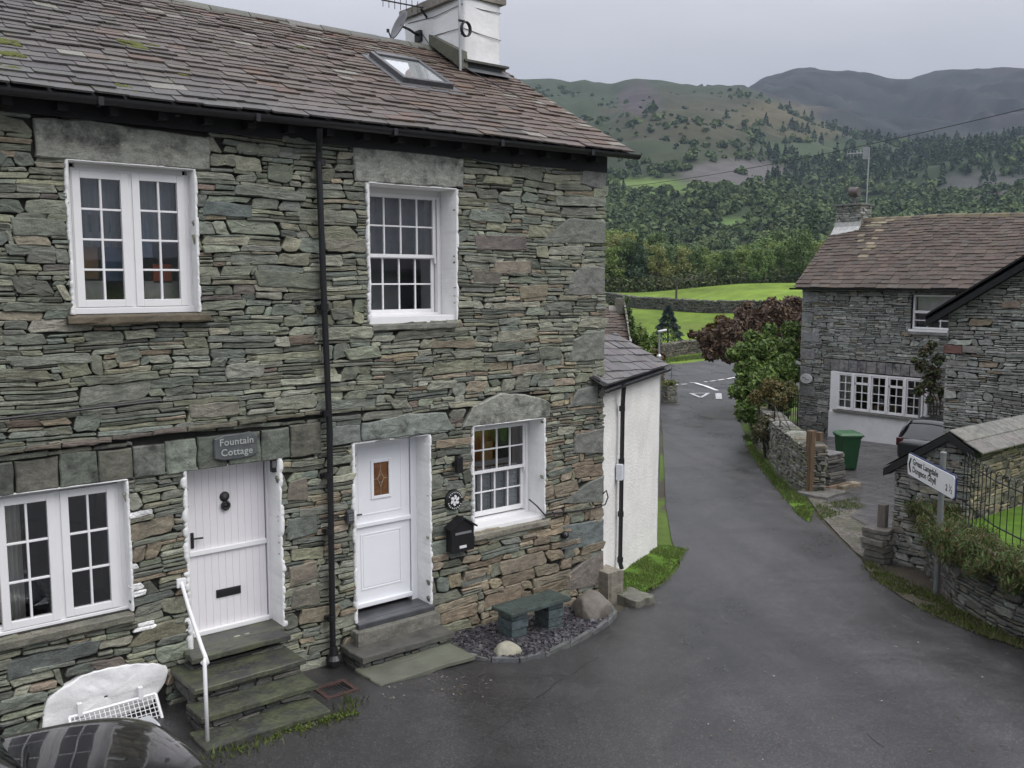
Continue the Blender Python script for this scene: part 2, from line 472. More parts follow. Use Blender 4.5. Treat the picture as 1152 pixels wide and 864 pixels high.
def slates(mb, S, N, length, width, seed, pal, e0=.21, e1=.11, w0=(.24, .46), w1=(.14, .28), thick=.017, conv=None, lift=.016):
    """S(a, b): point on the roof a metres along the eave, b metres up the slope; N: roof normal"""
    rng = random.Random(seed); b = -.03; k = 0
    while b < length:
        t = min(1, b/length); e = (e0+(e1-e0)*t)*rng.uniform(.92, 1.08)
        lo, hi = w0[0]+(w1[0]-w0[0])*t, w0[1]+(w1[1]-w0[1])*t
        a = -rng.uniform(0, hi)
        while a < width:
            w = rng.uniform(lo, hi); a1 = min(a+w, width)
            a0 = max(a, 0)
            if a1-a0 > .03:
                g = .004; top = min(b+e*1.85, length+.03); dl = rng.uniform(-.02, .02)
                c1, c2 = rng.uniform(.004, .022), rng.uniform(.004, .022)
                x0, x1, y0 = a0+g, a1-g, b+dl
                sk = rng.uniform(-.008, .008)
                pts = [(x0+c1, y0), ((x0+x1)/2, y0+rng.uniform(-.006, .006)), (x1-c2, y0+sk), (x1, y0+c2+sk), (x1, top), (x0, top), (x0, y0+c1)]
                if conv: pts = clip_poly(pts, conv)
                n = len(pts)
                if n >= 3:
                    lf = lift+rng.uniform(0, .016); tw = rng.uniform(-.006, .006)
                    P = []; Q = []
                    for (x, y) in pts:
                        q = S(x, y); z = lf*(1.3-(y-b)/(e*1.85)*1.25)+tw*((x-x0)/(x1-x0)-.5)
                        P.append([q[i]+N[i]*(z+thick) for i in range(3)]); Q.append([q[i]+N[i]*(z-.002) for i in range(3)])
                    mb.add(P+Q, [tuple(range(n))]+[(i, n+i, n+(i+1) % n, (i+1) % n) for i in range(n)], pal(a, b, rng))
            a += w
        b += e; k += 1
def pal_roof(a, b, rng):
    x = rng.random(); t = min(1, max(0, .12*(a-3.2)+.35*noise.noise((a*.3, b*.45, 2))+.12*b))
    c = [(.098+.012*t, .095-.013*t, .093-.027*t)[i] for i in range(3)]
    k = .10
    if x < .05: c = (.19, .18, .155)
    elif x < .16: c = (c[0]*.72, c[1]*.72, c[2]*.74)
    elif x < .26 and t > .3: c = (c[0]*1.12, c[1]*.95, c[2]*.85)
    return vary(c, rng, .15)
def pal_roof2(a, b, rng):
    return vary(rng.choice([(.090, .067, .053), (.104, .078, .062), (.080, .062, .051), (.097, .076, .062), (.088, .073, .062)]), rng, .22)

def leaves(centres, radii, n, size, seed, squash=.8, shell=.55, cols=None, droop=0, aspect=.5):
    """leaf quads spread through ellipsoid clumps -> V, F, C"""
    rg = np.random.default_rng(seed); centres = np.array(centres, 'f'); radii = np.array(radii, 'f')
    p = radii**2; p = p/p.sum(); idx = rg.choice(len(centres), n, p=p)
    d = rg.normal(size=(n, 3)); d /= np.linalg.norm(d, axis=1)[:, None]
    rr = (shell+(1-shell)*rg.random(n)**.6)
    rr *= 1+.25*np.sin(d[:, 0]*5+idx)*np.cos(d[:, 1]*6+idx*1.7)
    pos = centres[idx]+d*(radii[idx]*rr)[:, None]*np.array([1, 1, squash])
    nrm = d*.6+rg.normal(size=(n, 3))*.6+np.array([0, 0, .35]); nrm /= np.linalg.norm(nrm, axis=1)[:, None]
    t = np.cross(nrm, rg.normal(size=(n, 3))); t /= np.linalg.norm(t, axis=1)[:, None]
    t[:, 2] -= droop; b = np.cross(nrm, t)
    s = size*rg.uniform(.6, 1.35, n)[:, None]
    V = np.stack([pos-t*s, pos-b*s*aspect, pos+t*s, pos+b*s*aspect], 1).reshape(-1, 3)
    F = np.arange(4*n).reshape(n, 4)
    cols = np.array(cols, 'f'); ci = (idx*7+rg.integers(0, 3, n)) % len(cols)
    C = cols[ci]*rg.uniform(.75, 1.25, (n, 1))
    return V, F, np.repeat(C, 4, 0)
def leaf_mat(name, trans=.25, rough=.55):
    t = NT(name); a = t.attr(); t.col(a); t.rough(rough)
    tr = t.add('ShaderNodeBsdfTranslucent'); mx = t.add('ShaderNodeMixShader'); mx.inputs[0].default_value = trans
    t.link(a, tr.inputs['Color']); t.link(t.b.outputs[0], mx.inputs[1]); t.link(tr.outputs[0], mx.inputs[2])
    t.link(mx.outputs[0], t.n['Material Output'].inputs['Surface'])
    return t.mat
M['leaf'] = leaf_mat('leaf')
M['bark'] = simple('bark', (.07, .058, .045), .9, .3, 10, .6, 30, .02)
def text_mesh(s, size, bold=0.0, spacing=1.0, align='LEFT'):
    cu = bpy.data.curves.new('lettering', 'FONT'); cu.body = s; cu.size = size; cu.offset = bold; cu.space_character = spacing; cu.align_x = align
    cu.extrude = 0.0; cu.resolution_u = 3
    o = bpy.data.objects.new('lettering', cu); COL.objects.link(o)
    bpy.context.view_layer.update()
    me = bpy.data.meshes.new_from_object(o.evaluated_get(bpy.context.evaluated_depsgraph_get()))
    vs = [tuple(v.co) for v in me.vertices]; fs = [tuple(p.vertices) for p in me.polygons]
    bpy.data.objects.remove(o); bpy.data.curves.remove(cu); bpy.data.meshes.remove(me)
    return vs, fs
def copy_tree(root, loc=None, label=None, parent=None):
    c = root.copy(); COL.objects.link(c)
    if loc is not None: c.location = loc
    if label: c['label'] = label
    if parent: c.parent = parent
    for ch in [o for o in root.children]: copy_tree(ch, parent=c)
    return c
# ------------------------------------------------------------------ the long slate cottage
MF = lambda u, d, v: (u, d, v)                       # facade frame: u along the wall, d into the house, v up
HX0, HX1 = -2.6, 9.75
HY1 = 6.8; RIDGE_Y = 3.3
eave_z = lambda x: 6.40+.011*(x-4.9)
ridge_zz = lambda x: 8.40+.006*(x-6)
def roof_pt(x, b):
    """b metres up the slope from the eave line (y = -.27)"""
    z0, z1 = eave_z(x), ridge_zz(x); y0, y1 = -.27, RIDGE_Y
    L = math.hypot(y1-y0, z1-z0); t = b/L
    sag = -.03*math.sin(math.pi*min(1, max(0, t)))+.02*noise.noise((x*.5, b*.7, 3))
    return (x, y0+(y1-y0)*t, z0+(z1-z0)*t+sag)
ROOF_L = math.hypot(RIDGE_Y+.27, 2.0)
ROOF_N = (0, -.488, .873)
house = thing('stone_cottage', 'long dark slate cottage with mossy roof and two white doors filling the left side', 'cottage', (5, 0, 0))
OP = {'ul': (2.39, 3.65, 4.27, 5.77), 'll': (1.45, 2.82, 1.14, 2.55), 'ur': (5.74, 7.04, 4.10, 5.77), 'lr': (7.29, 8.56, 1.20, 2.66),
      'd1': (3.42, 4.51, .56, 2.57), 'd2': (5.48, 6.59, .36, 2.63)}
# wall core: the dark joints behind the stones, with the openings left open
def wall_core(mb, u0, u1, v0, v1, ops, Mf, d0=.035, d1=.5):
    us = sorted({u0, u1}|{o[0] for o in ops}|{o[1] for o in ops}); vs = sorted({v0, v1}|{o[2] for o in ops}|{o[3] for o in ops})
    for a, b in zip(us, us[1:]):
        run = None
        for c, d in zip(vs, vs[1:]):
            inside = any(o[0] <= a+1e-6 and b <= o[1]+1e-6 and o[2] <= c+1e-6 and d <= o[3]+1e-6 for o in ops)
            if not inside:
                run = (run[0], d) if run else (c, d)
            if inside or d == vs[-1]:
                if run: mb.box(a, b, d0, d1, run[0], run[1], Mf)
                run = None
b = MB(); wall_core(b, HX0, HX1-.02, -.7, 6.3, list(OP.values()), MF)
wall = b.build('wall', M['mortar'], house, recalc=False)
# end walls and back
b = MB()
b.prism([(.5, -.7), (HY1, -.7), (HY1, 6.3), (RIDGE_Y, 8.25), (.5, 6.62)], lambda y, z: (HX1-.05, y, z), lambda y, z: (HX1-.5, y, z))
b.prism([(.5, -.7), (HY1, -.7), (HY1, 6.3), (RIDGE_Y, 8.2), (.5, 6.5)], lambda y, z: (HX0, y, z), lambda y, z: (HX0+.4, y, z))
b.box(HX0+.4, HX1-.5, HY1-.4, HY1, -.7, 6.3)
b.build('end_wall', M['mortar'], house)
# --- explicit big stones
FEAT = []
def F_(mb, poly, t, bev, col, seed): feature(mb, poly, MF, seed, t, bev, col); us = [p[0] for p in poly]; vs = [p[1] for p in poly]; return (min(us), max(us), min(vs), max(vs))
holes = [(o[0]-.0, o[1]+.0, o[2], o[3]) for o in OP.values()]
def FL(poly, t, bev, col, seed):
    m = MB(); r = F_(m, poly, t, bev, tuple(1.4*c for c in col), seed); m.build('lintel', M['lintel'], wall, recalc=False); return r
hl = []
hl.append(FL( [(2.13, 5.775), (3.81, 5.775), (3.83, 6.11), (3.3, 6.13), (2.6, 6.17), (2.12, 6.14)], .03, .015, (.17, .175, .15), 1))
hl.append(FL( [(5.56, 5.775), (7.15, 5.80), (7.16, 6.16), (6.3, 6.19), (5.55, 6.17)], .032, .015, (.20, .205, .18), 2))
FL( [(7.12, 2.665), (8.66, 2.66), (8.68, 2.86), (8.5, 2.95), (8.2, 3.02), (7.75, 3.08), (7.3, 2.93)], .035, .02, (.17, .175, .15), 3)
hl.append((7.16, 8.66, 2.66, 2.90)); hl.append((7.5, 8.3, 2.9, 3.04))
hl.append(FL( [(5.19, 2.635), (5.585, 2.64), (5.59, 2.86), (5.2, 2.87)], .02, .012, (.12, .13, .118), 4))
FL( [(5.60, 2.64), (6.62, 2.645), (6.98, 2.65), (6.85, 2.885), (6.3, 2.93), (5.9, 2.89), (5.605, 2.865)], .028, .014, (.14, .155, .138), 5)
hl.append((5.595, 6.9, 2.645, 2.9))
rs = random.Random(5); u = 1.0
for w in (.42, .36, .40, .36, .35, .33, .34, .34, .39, .36, .40):
    if u > 4.95: break
    c = vary(rs.choice([(.1, .112, .093), (.088, .095, .078), (.125, .135, .112), (.095, .095, .075)]), rs, .18)
    top = 2.86+.02*(u-1)+rs.uniform(-.012, .012)
    FL( [(u+.008, 2.555+rs.uniform(-.006, .006)), (u+w-.008, 2.56+rs.uniform(-.006, .006)), (u+w-.01, top), (u+w*.5, top+rs.uniform(-.01, .02)), (u+.006, top-.004)], .03+rs.uniform(0, .008), .012, c, 30+int(u*10)); u += w
hl.append((.9, 4.97, 2.555, 2.87)); hl.append((2.9, 4.97, 2.87, 2.93))
# projecting slate string course above the soldier stones
sb = MB(); u = .8
while u < 5.0:
    w = rs.uniform(.22, .6); z = 2.93+.028*(u-1)+rs.uniform(-.008, .008)
    F_(sb, [(u, z), (min(u+w, 5.05)-.01, z+.004), (min(u+w, 5.05)-.012, z+rs.uniform(.035, .055)), (u+.01, z+rs.uniform(.035, .055))], rs.uniform(.05, .10), .01, vary(rs.choice([(.10, .085, .06), (.115, .11, .08), (.11, .092, .075), (.13, .125, .10)]), rs), 60+int(u*20)); u += w
sb.build('string_course', M['stone'], wall, recalc=False)
holes_all = holes+hl+[(.8, 5.05, 2.93, 2.955)]
# --- rubble facing
fb = MB()
QU = [([(9.20, 5.98), (9.73, 5.92), (9.74, 6.36), (9.42, 6.30), (9.29, 6.22)], 0), ([(8.46, 5.12), (9.73, 5.15), (9.73, 5.47), (9.03, 5.50), (8.75, 5.32)], 0), ([(8.95, 4.39), (9.73, 4.40), (9.73, 4.80), (9.32, 4.83), (9.1, 4.72)], 0),
      ([(9.03, 3.43), (9.74, 3.43), (9.74, 3.87), (9.35, 3.86), (9.12, 3.74)], 0), ([(9.02, 2.77), (9.6, 2.78), (9.62, 3.06), (9.2, 3.02)], 0), ([(9.13, 2.08), (9.74, 2.0), (9.75, 2.39), (9.15, 2.36)], 0),
      ([(8.86, 1.36), (9.75, 1.25), (9.76, 1.67), (9.45, 1.60)], 0), ([(8.90, .66), (9.76, .58), (9.77, .98), (8.91, 1.03)], 1), ([(8.6, .08), (9.77, -.05), (9.77, .48), (9.45, .44)], 2), ([(8.62, 1.45), (8.62, 1.44), (8.63, 1.46)], 3)]
rq = random.Random(9)
for poly, k in QU[:-1]:
    F_(fb, poly, .03, .016, vary([(.165, .17, .15), (.15, .17, .165), (.19, .175, .145)][k], rq, .1), 80+len(holes_all))
    us = [p[0] for p in poly]; vs = [p[1] for p in poly]
    wq, hq = max(us)-min(us), max(vs)-min(vs); holes_all.append((min(us)+(.42 if wq > .8 else .2)*wq, max(us), min(vs)+.12*hq, max(vs)-.2*hq))
EX = [([(1.62, .70), (2.45, .78), (2.50, .93), (1.6, .9)], (.11, .12, .11)), ([(2.75, .74), (3.38, .76), (3.36, .95), (2.95, .93)], (.19, .175, .125)), ([(1.9, 5.02), (2.36, 5.03), (2.36, 5.2), (1.88, 5.2)], (.15, .16, .125)),
      ([(3.72, 5.3), (4.28, 5.28), (4.28, 5.43), (3.74, 5.46)], (.125, .15, .135)), ([(7.35, 5.0), (8.25, 5.02), (8.22, 5.22), (7.33, 5.2)], (.16, .13, .115)), ([(7.3, 4.55), (7.75, 4.55), (7.78, 4.72), (7.28, 4.75)], (.13, .115, .10)),
      ([(4.58, 1.58), (4.98, 1.6), (4.98, 1.85), (4.6, 1.83)], (.14, .15, .13)), ([(4.6, .74), (4.99, .72), (4.99, .98), (4.62, .97)], (.17, .16, .13)), ([(4.6, 1.02), (4.97, 1.05), (4.96, 1.27), (4.6, 1.25)], (.21, .18, .15)), ([(4.6, 2.05), (4.86, 2.02), (4.86, 2.3), (4.63, 2.28)], (.17, .155, .12)),
      ([(8.1, 4.35), (8.6, 4.38), (8.62, 4.55), (8.08, 4.53)], (.21, .18, .125)), ([(7.65, 4.68), (8.3, 4.7), (8.3, 4.88), (7.66, 4.86)], (.20, .17, .13)), ([(7.95, 3.3), (8.6, 3.32), (8.5, 3.46), (8.0, 3.44)], (.19, .16, .12))]
for poly, c in EX:
    F_(fb, poly, .026, .014, vary(c, rq, .1), 140+len(holes_all)); us = [p[0] for p in poly]; vs = [p[1] for p in poly]
    wq, hq = max(us)-min(us), max(vs)-min(vs); holes_all.append((min(us)+.06*wq, max(us)-.06*wq, min(vs)+.2*hq, max(vs)-.2*hq))
# cellar opening with its painted stone
holes_all.append((1.98, 3.12, -.02, .42)); holes_all.append((2.12, 2.92, .4, .575)); holes_all.append((2.25, 2.95, -.7, .1))
def big_main(u, v): return sstep(5.0, 6.5, u)*sstep(1.5, .7, v)*.9+.25*sstep(2.0, .9, v)*(u < 3.4)
def pal_white(u, v, rng, h):
    if 2.80 < u < 2.98 and .9 < v < 2.2 and rng.random() < .6: return (.74, .74, .73)
    if 3.1 < u < 3.42 and .75 < v < .95 and rng.random() < .5: return (.74, .74, .73)
    return pal_main(u, v, rng, h)
rubble(fb, HX0, 9.76, -.65, 1.0, holes_all, MF, pal_white, 21, bh=(.10, .2), sw=(.22, .62), split=.6, big=big_main, relief=.035, jump=26)
rubble(fb, HX0, 9.76, 1.0, 3.0, holes_all, MF, pal_white, 22, bh=(.08, .18), sw=(.22, .75), split=.72, big=big_main, gap=.0045, jump=40)
rubble(fb, HX0, 9.76, 3.0, 6.36, holes_all, MF, pal_main, 23, bh=(.07, .18), sw=(.25, .85), split=.72, relief=.028, gap=.0042, jump=115)
fb.build('stone_facing', M['stone'], wall, recalc=False)
# gable end facing the lane
gb = MB(); MG = lambda u, d, v: (HX1-d-.02, u, v)
rubble(gb, .03, HY1, -.7, 8.2, [], MG, pal_main, 24, bh=(.1, .22), sw=(.25, .8), split=.5, conv=[(.03, -.7), (HY1, -.7), (HY1, 6.35), (RIDGE_Y, 8.28), (.03, 6.42)])
gb.build('gable_facing', M['stone'], wall, recalc=False)
# jagged white painted reveals
def reveal(op, d, seed, sides='lrt', wd=.035, mat='revealpaint', core=.03, low=0):
    u0, u1, v0, v1 = op; rng = random.Random(seed); mb = MB()
    def strip(side):
        Ltot = (v1-v0) if side in 'lr' else (u1-u0); n = int(Ltot/.012)
        seg = []; q_ = 0
        while q_ < Ltot+.2:
            w_ = rng.uniform(.05, .24) if side in 'lr' else rng.uniform(.1, .4); seg.append((q_, q_+w_, rng.choice((.15, .25, .35, .5, .6, .75, .95))*rng.uniform(.8, 1.2), rng.uniform(-.25, .25), -.026-rng.uniform(0, .016))); q_ += w_
        def off(L):
            for p0, p1, o_, sl, _p in seg:
                if p0 <= L <= p1: t_ = (L-p0)/(p1-p0); return max(.04, o_+sl*(t_-.5)-.3*max(0, abs(t_-.5)-.3)/.2)
            return .3
        def prd(L):
            return sum(sg_[4]*max(0, 1-abs(L-(sg_[0]+sg_[1])/2)/.12) for sg_ in seg)/max(.001, sum(max(0, 1-abs(L-(sg_[0]+sg_[1])/2)/.12) for sg_ in seg)) if any(abs(L-(sg_[0]+sg_[1])/2) < .12 for sg_ in seg) else -.034
        A = []; B = []; C = []; D = []
        for i in range(n+1):
            s = i/n; LQ = s*Ltot; j = off(LQ)*wd*.85+.005*noise.noise((LQ*40, seed, 2))+.005
            pr = prd(LQ)+.003*noise.noise((LQ*30, seed, 9))
            if side == 'l': q = lambda o, dd: (u0-o, dd, v0+(v1-v0)*s)
            elif side == 'r': q = lambda o, dd: (u1+o, dd, v0+(v1-v0)*s)
            else: q = lambda o, dd: (u0+(u1-u0)*s, dd, v1+o*.4)
            k = .006*noise.noise((LQ*14, seed, 4))
            A.append(q(j, core)); B.append(q(j*.8, pr)); C.append(q(k*.5-.016, pr+.004)); D.append(q(-.012, d))
        mb.loft([A, B, C, D], cap=False, closed=False)
    for s in sides: mb = MB(); strip(s); mb.build('reveal', M[mat], wall, smooth=True, recalc=False)
reveal(OP['ul'], .2, 1, 'lrt', .03); reveal(OP['ll'], .2, 2, 'lrt', .02); reveal(OP['ur'], .42, 3, 'lrt', .05)
reveal(OP['lr'], .42, 4, 'lrt', .045); reveal(OP['d1'], .42, 5, 'lr', .075); reveal(OP['d2'], .42, 6, 'lr', .04)
for k in ('d1', 'd2'):
    o = OP[k]; b = MB(); b.box(o[0], o[1], -.005, .42, o[3]-.012, o[3]+.01); b.build('soffit', M['white'], wall)
# rooms behind the openings
def room(op, d0, d1, mat, extra=None, name='room'):
    u0, u1, v0, v1 = op; e = .35; mb = MB()
    P = lambda u, d, v: (u, d, v)
    a, bb, c, dd = u0-e, u1+e, v0-.5, v1+.25
    mb.quad(P(a, d1, c), P(bb, d1, c), P(bb, d1, dd), P(a, d1, dd)); mb.quad(P(a, d0, c), P(a, d1, c), P(a, d1, dd), P(a, d0, dd)); mb.quad(P(bb, d0, c), P(bb, d1, c), P(bb, d1, dd), P(bb, d0, dd))
    mb.quad(P(a, d0, dd), P(bb, d0, dd), P(bb, d1, dd), P(a, d1, dd)); mb.quad(P(a, d0, c), P(bb, d0, c), P(bb, d1, c), P(a, d1, c))
    return mb.build(name, mat, house, recalc=False)
M['pine'] = simple('lit_varnished_pine', (.85, .36, .10), .4, .25, 3, .1, 30, stretch=(14, 14, .8))  # pine colour brightened in place of light inside the room
M['greyroom'] = simple('grey_room', (.42, .43, .46), .9, .15, 2)
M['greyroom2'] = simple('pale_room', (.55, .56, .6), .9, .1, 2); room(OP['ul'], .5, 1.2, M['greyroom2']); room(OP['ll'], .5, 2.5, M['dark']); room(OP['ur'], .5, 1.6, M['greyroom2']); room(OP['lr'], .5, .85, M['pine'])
# --- joinery
def bars(mb, u0, u1, v0, v1, d, cols, rows, t=.022, dep=.03):
    for i in range(1, cols): u = u0+(u1-u0)*i/cols; mb.box(u-t/2, u+t/2, d-.002, d+dep, v0, v1)
    for j in range(1, rows): v = v0+(v1-v0)*j/rows; mb.box(u0, u1, d, d+dep-.003, v-t/2, v+t/2)
def ring(mb, u0, u1, v0, v1, t, d0, d1, Mf=MF, bt=None, tt=None):
    bt = bt or t; tt = tt or t
    mb.box(u0, u0+t, d0, d1, v0, v1, Mf); mb.box(u1-t, u1, d0, d1, v0, v1, Mf)
    mb.box(u0+t, u1-t, d0+.001, d1, v0, v0+bt, Mf); mb.box(u0+t, u1-t, d0+.001, d1, v1-tt, v1, Mf)
def pane(parent, u0, u1, v0, v1, d, Mf=MF):
    mb = MB(); mb.quad(Mf(u0, d, v0), Mf(u1, d, v0), Mf(u1, d, v1), Mf(u0, d, v1)); return mb.build('pane', M['glass'], parent, recalc=False)
def casement_window(op, fr, glassrects, d, rows, name='window'):
    mb = MB(); ring(mb, fr[0], fr[1], fr[2], fr[3], .045, d, d+.09); 
    mb.box(fr[0]+.045, fr[1]-.045, d+.02, d+.09, fr[3]-.02, op[3]+.02); mb.box(op[0]-.02, fr[0], d+.01, d+.09, fr[2], op[3]); mb.box(fr[1], op[1]+.02, d+.01, d+.09, fr[2], op[3])
    mb.box(op[0], op[1], d-.02, d+.09, op[2]-.01, fr[2])
    mu = (glassrects[0][1]+glassrects[1][0])/2; mb.box(mu-.06, mu+.06, d+.0, d+.09, fr[2], fr[3])
    w = mb.build('window', M['white'], house, bevel=.006)
    for (a, b2, c, e) in glassrects:
        m2 = MB(); t = .075
        ring(m2, a-t, b2+t, c-t, e+t, t, d-.018, d+.045); bars(m2, a, b2, c, e, d-.005, 2, rows)
        s = m2.build('casement', M['white'], w, bevel=.004); pane(s, a, b2, c, e, d+.025)
    return w
wUL = casement_window(OP['ul'], (2.455, 3.62, 4.33, 5.72), [(2.54, 2.925, 4.41, 5.62), (3.115, 3.50, 4.41, 5.63)], .12, 4)
wLL = casement_window(OP['ll'], (1.47, 2.758, 1.17, 2.50), [(1.695, 2.07, 1.25, 2.42), (2.27, 2.64, 1.257, 2.425)], .10, 3)
def sash_window(op, fr, g, rail, d, lower_shift):
    mb = MB(); ring(mb, fr[0]-.14, fr[1], fr[2], fr[3], .04, d, d+.14)
    mb.box(fr[0]-.14, fr[1]+.2, d+.03, d+.14, fr[3], op[3]+.03); mb.box(fr[1], op[1]+.04, d+.02, d+.14, fr[2], fr[3]); mb.box(op[0], op[1], d-.29, d+.14, op[2]-.03, fr[2]+.012)
    w = mb.build('window', M['white'], house, bevel=.006)
    a, b2, c, e = g
    m2 = MB(); ring(m2, a-.045, b2+.045, rail-.03, e+.045, .045, d+.015, d+.055); bars(m2, a, b2, rail+.015, e, d+.02, 4, 2, .02, .025)
    for uu in (a-.04, b2+.04): m2.prism([(uu-.016, rail-.03), (uu+.016, rail-.03), (uu+.01, rail-.10), (uu-.01, rail-.10)], lambda u, v: (u, d+.018, v), lambda u, v: (u, d+.052, v))
    s = m2.build('upper_sash', M['white'], w, bevel=.004); pane(s, a, b2, rail+.015, e, d+.038)
    m2 = MB(); ring(m2, a-.045, b2+.045, c-.07, rail-.005, .045, d+.065, d+.105, bt=.07, tt=.035); bars(m2, a, b2, c, rail-.04, d+.07, 4, 2, .02, .025)
    s = m2.build('lower_sash', M['white'], w, bevel=.004); pane(s, a, b2, c, rail-.04, d+.088)
    return w
wUR = sash_window(OP['ur'], (5.86, 7.0, 4.15, 5.695), (5.92, 6.90, 4.235, 5.645), 4.925, .3, 0)
wLR = sash_window(OP['lr'], (7.43, 8.52, 1.23, 2.565), (7.485, 8.44, 1.36, 2.535), 1.94, .3, 0)
# sills
def sill(win, u0, u1, v0, v1, pr, col, seed, back=.12, slope=.02):
    rng = random.Random(seed); mb = MB(); n = 10; rings = []
    for i in range(n+1):
        u = u0+(u1-u0)*i/n; k = lambda a: rng.uniform(-a, a)
        rings.append([(u, back, v0+k(.004)), (u, -pr+.01+k(.006), v0+k(.008)), (u, -pr+k(.006), v0+.015), (u, -pr+k(.006), v1-.012-slope), (u, -pr+.012, v1-slope+k(.003)), (u, back, v1)])
    mb.loft(rings, col=col); return mb.build('sill', M['sill'], win)
sill(wUL, 2.32, 3.74, 4.17, 4.272, .10, (.105, .085, .055), 1); sill(wLL, 1.3, 2.82, 1.03, 1.14, .07, (.15, .145, .115), 2)
sill(wUR, 5.76, 7.03, 3.99, 4.085, .055, (.15, .15, .125), 3, .3); sill(wLR, 7.27, 8.62, 1.09, 1.2, .07, (.21, .195, .155), 4, .3)
# things seen through the panes
b = MB()
for (a, c, e, g, col) in ((2.50, 2.74, 4.62, 4.98, (.30, .17, .09)), (2.8, 3.0, 4.4, 5.0, (.10, .14, .26)), (3.3, 3.5, 4.58, 4.78, (.45, .10, .05)), (2.5, 3.56, 4.3, 4.6, (.50, .48, .44)), (3.08, 3.3, 4.85, 5.25, (.20, .25, .36)), (2.55, 2.9, 5.1, 5.28, (.10, .11, .13))):
    b.box(a, c, .36, .39+.02*a, e, g, None, tuple(1.5*q for q in col))
b.build('window_clutter', simple('things_on_the_sill', (1, 1, 1), .7, .2, 9, attr=True), wUL)
def drape(u0, u1, v0, v1, d, seed, win, mat='curtain', name='curtain', splay=0.0):
    mb = MB(); n = 26; rings = []
    for j in range(9):
        t = j/8; rings.append([(u0+(u1-u0)*i/n*(1-splay*(1-abs(t-.35)*1.4)), d+.03*math.sin(i*1.35+seed)+.008*math.sin(t*5+i), v1+(v0-v1)*t) for i in range(n+1)])
    mb.loft(rings, cap=False, closed=False); return mb.build(name, M[mat], win, smooth=True, recalc=False)
drape(1.62, 1.86, 1.2, 2.5, .3, 1, wLL); 
M['net_and_sheen'] = simple('grey_net_and_sheen', (.36, .37, .41), .9, .08, 12)
drape(5.8, 7.0, 4.95, 5.7, .45, 3, wUR, 'net_and_sheen', 'blind_and_sheen'); drape(2.45, 2.98, 4.95, 5.7, .34, 5, wUL, 'net_and_sheen', 'blind_and_sheen'); drape(3.06, 3.6, 5.0, 5.7, .34, 8, wUL, 'net_and_sheen', 'blind_and_sheen'); drape(5.85, 6.05, 4.2, 5.0, .6, 2, wUR, 'net_and_sheen', 'curtain')  # upper left blinds are added; their grey stands for sky reflected in the panes
b = MB(); b.lathe([(0, 0), (.06, .001), (.068, .02), (.06, .03), (0, .03)], (5.99, .44, 4.33), 18, 'y'); b.build('window_ornament', M['black'], wUR, smooth=True)
b = MB()                                            # plantation shutter over the lower sash
for i in range(4):
    a, c = 7.47+i*.25, 7.70+i*.25
    ring(b, a, c, 1.28, 1.95, .03, .47, .50)
    for j in range(9):
        v = 1.325+j*.068; b.add([(a+.03, .465, v), (c-.03, .465, v), (c-.03, .495, v+.056), (a+.03, .495, v+.056), (a+.03, .472, v-.004), (c-.03, .472, v-.004), (c-.03, .502, v+.052), (a+.03, .502, v+.052)], [(0, 1, 2, 3), (7, 6, 5, 4), (0, 4, 5, 1), (2, 6, 7, 3)])
b.build('shutter', simple('white_shutter', (.72, .74, .76), .5, .04, 4), wLR)
b = MB(); b.box(8.2, 8.45, .62, .66, 1.95, 2.5, None, (.05, .05, .055)); b.box(7.5, 8.4, .58, .7, 1.95, 2.02, None, (.55, .55, .55)); b.box(7.95, 8.1, .6, .64, 2.02, 2.3, None, (.5, .3, .12))
b.build('window_clutter', simple('things_behind_pane', (1, 1, 1), .6, .15, 6, attr=True), wLR)
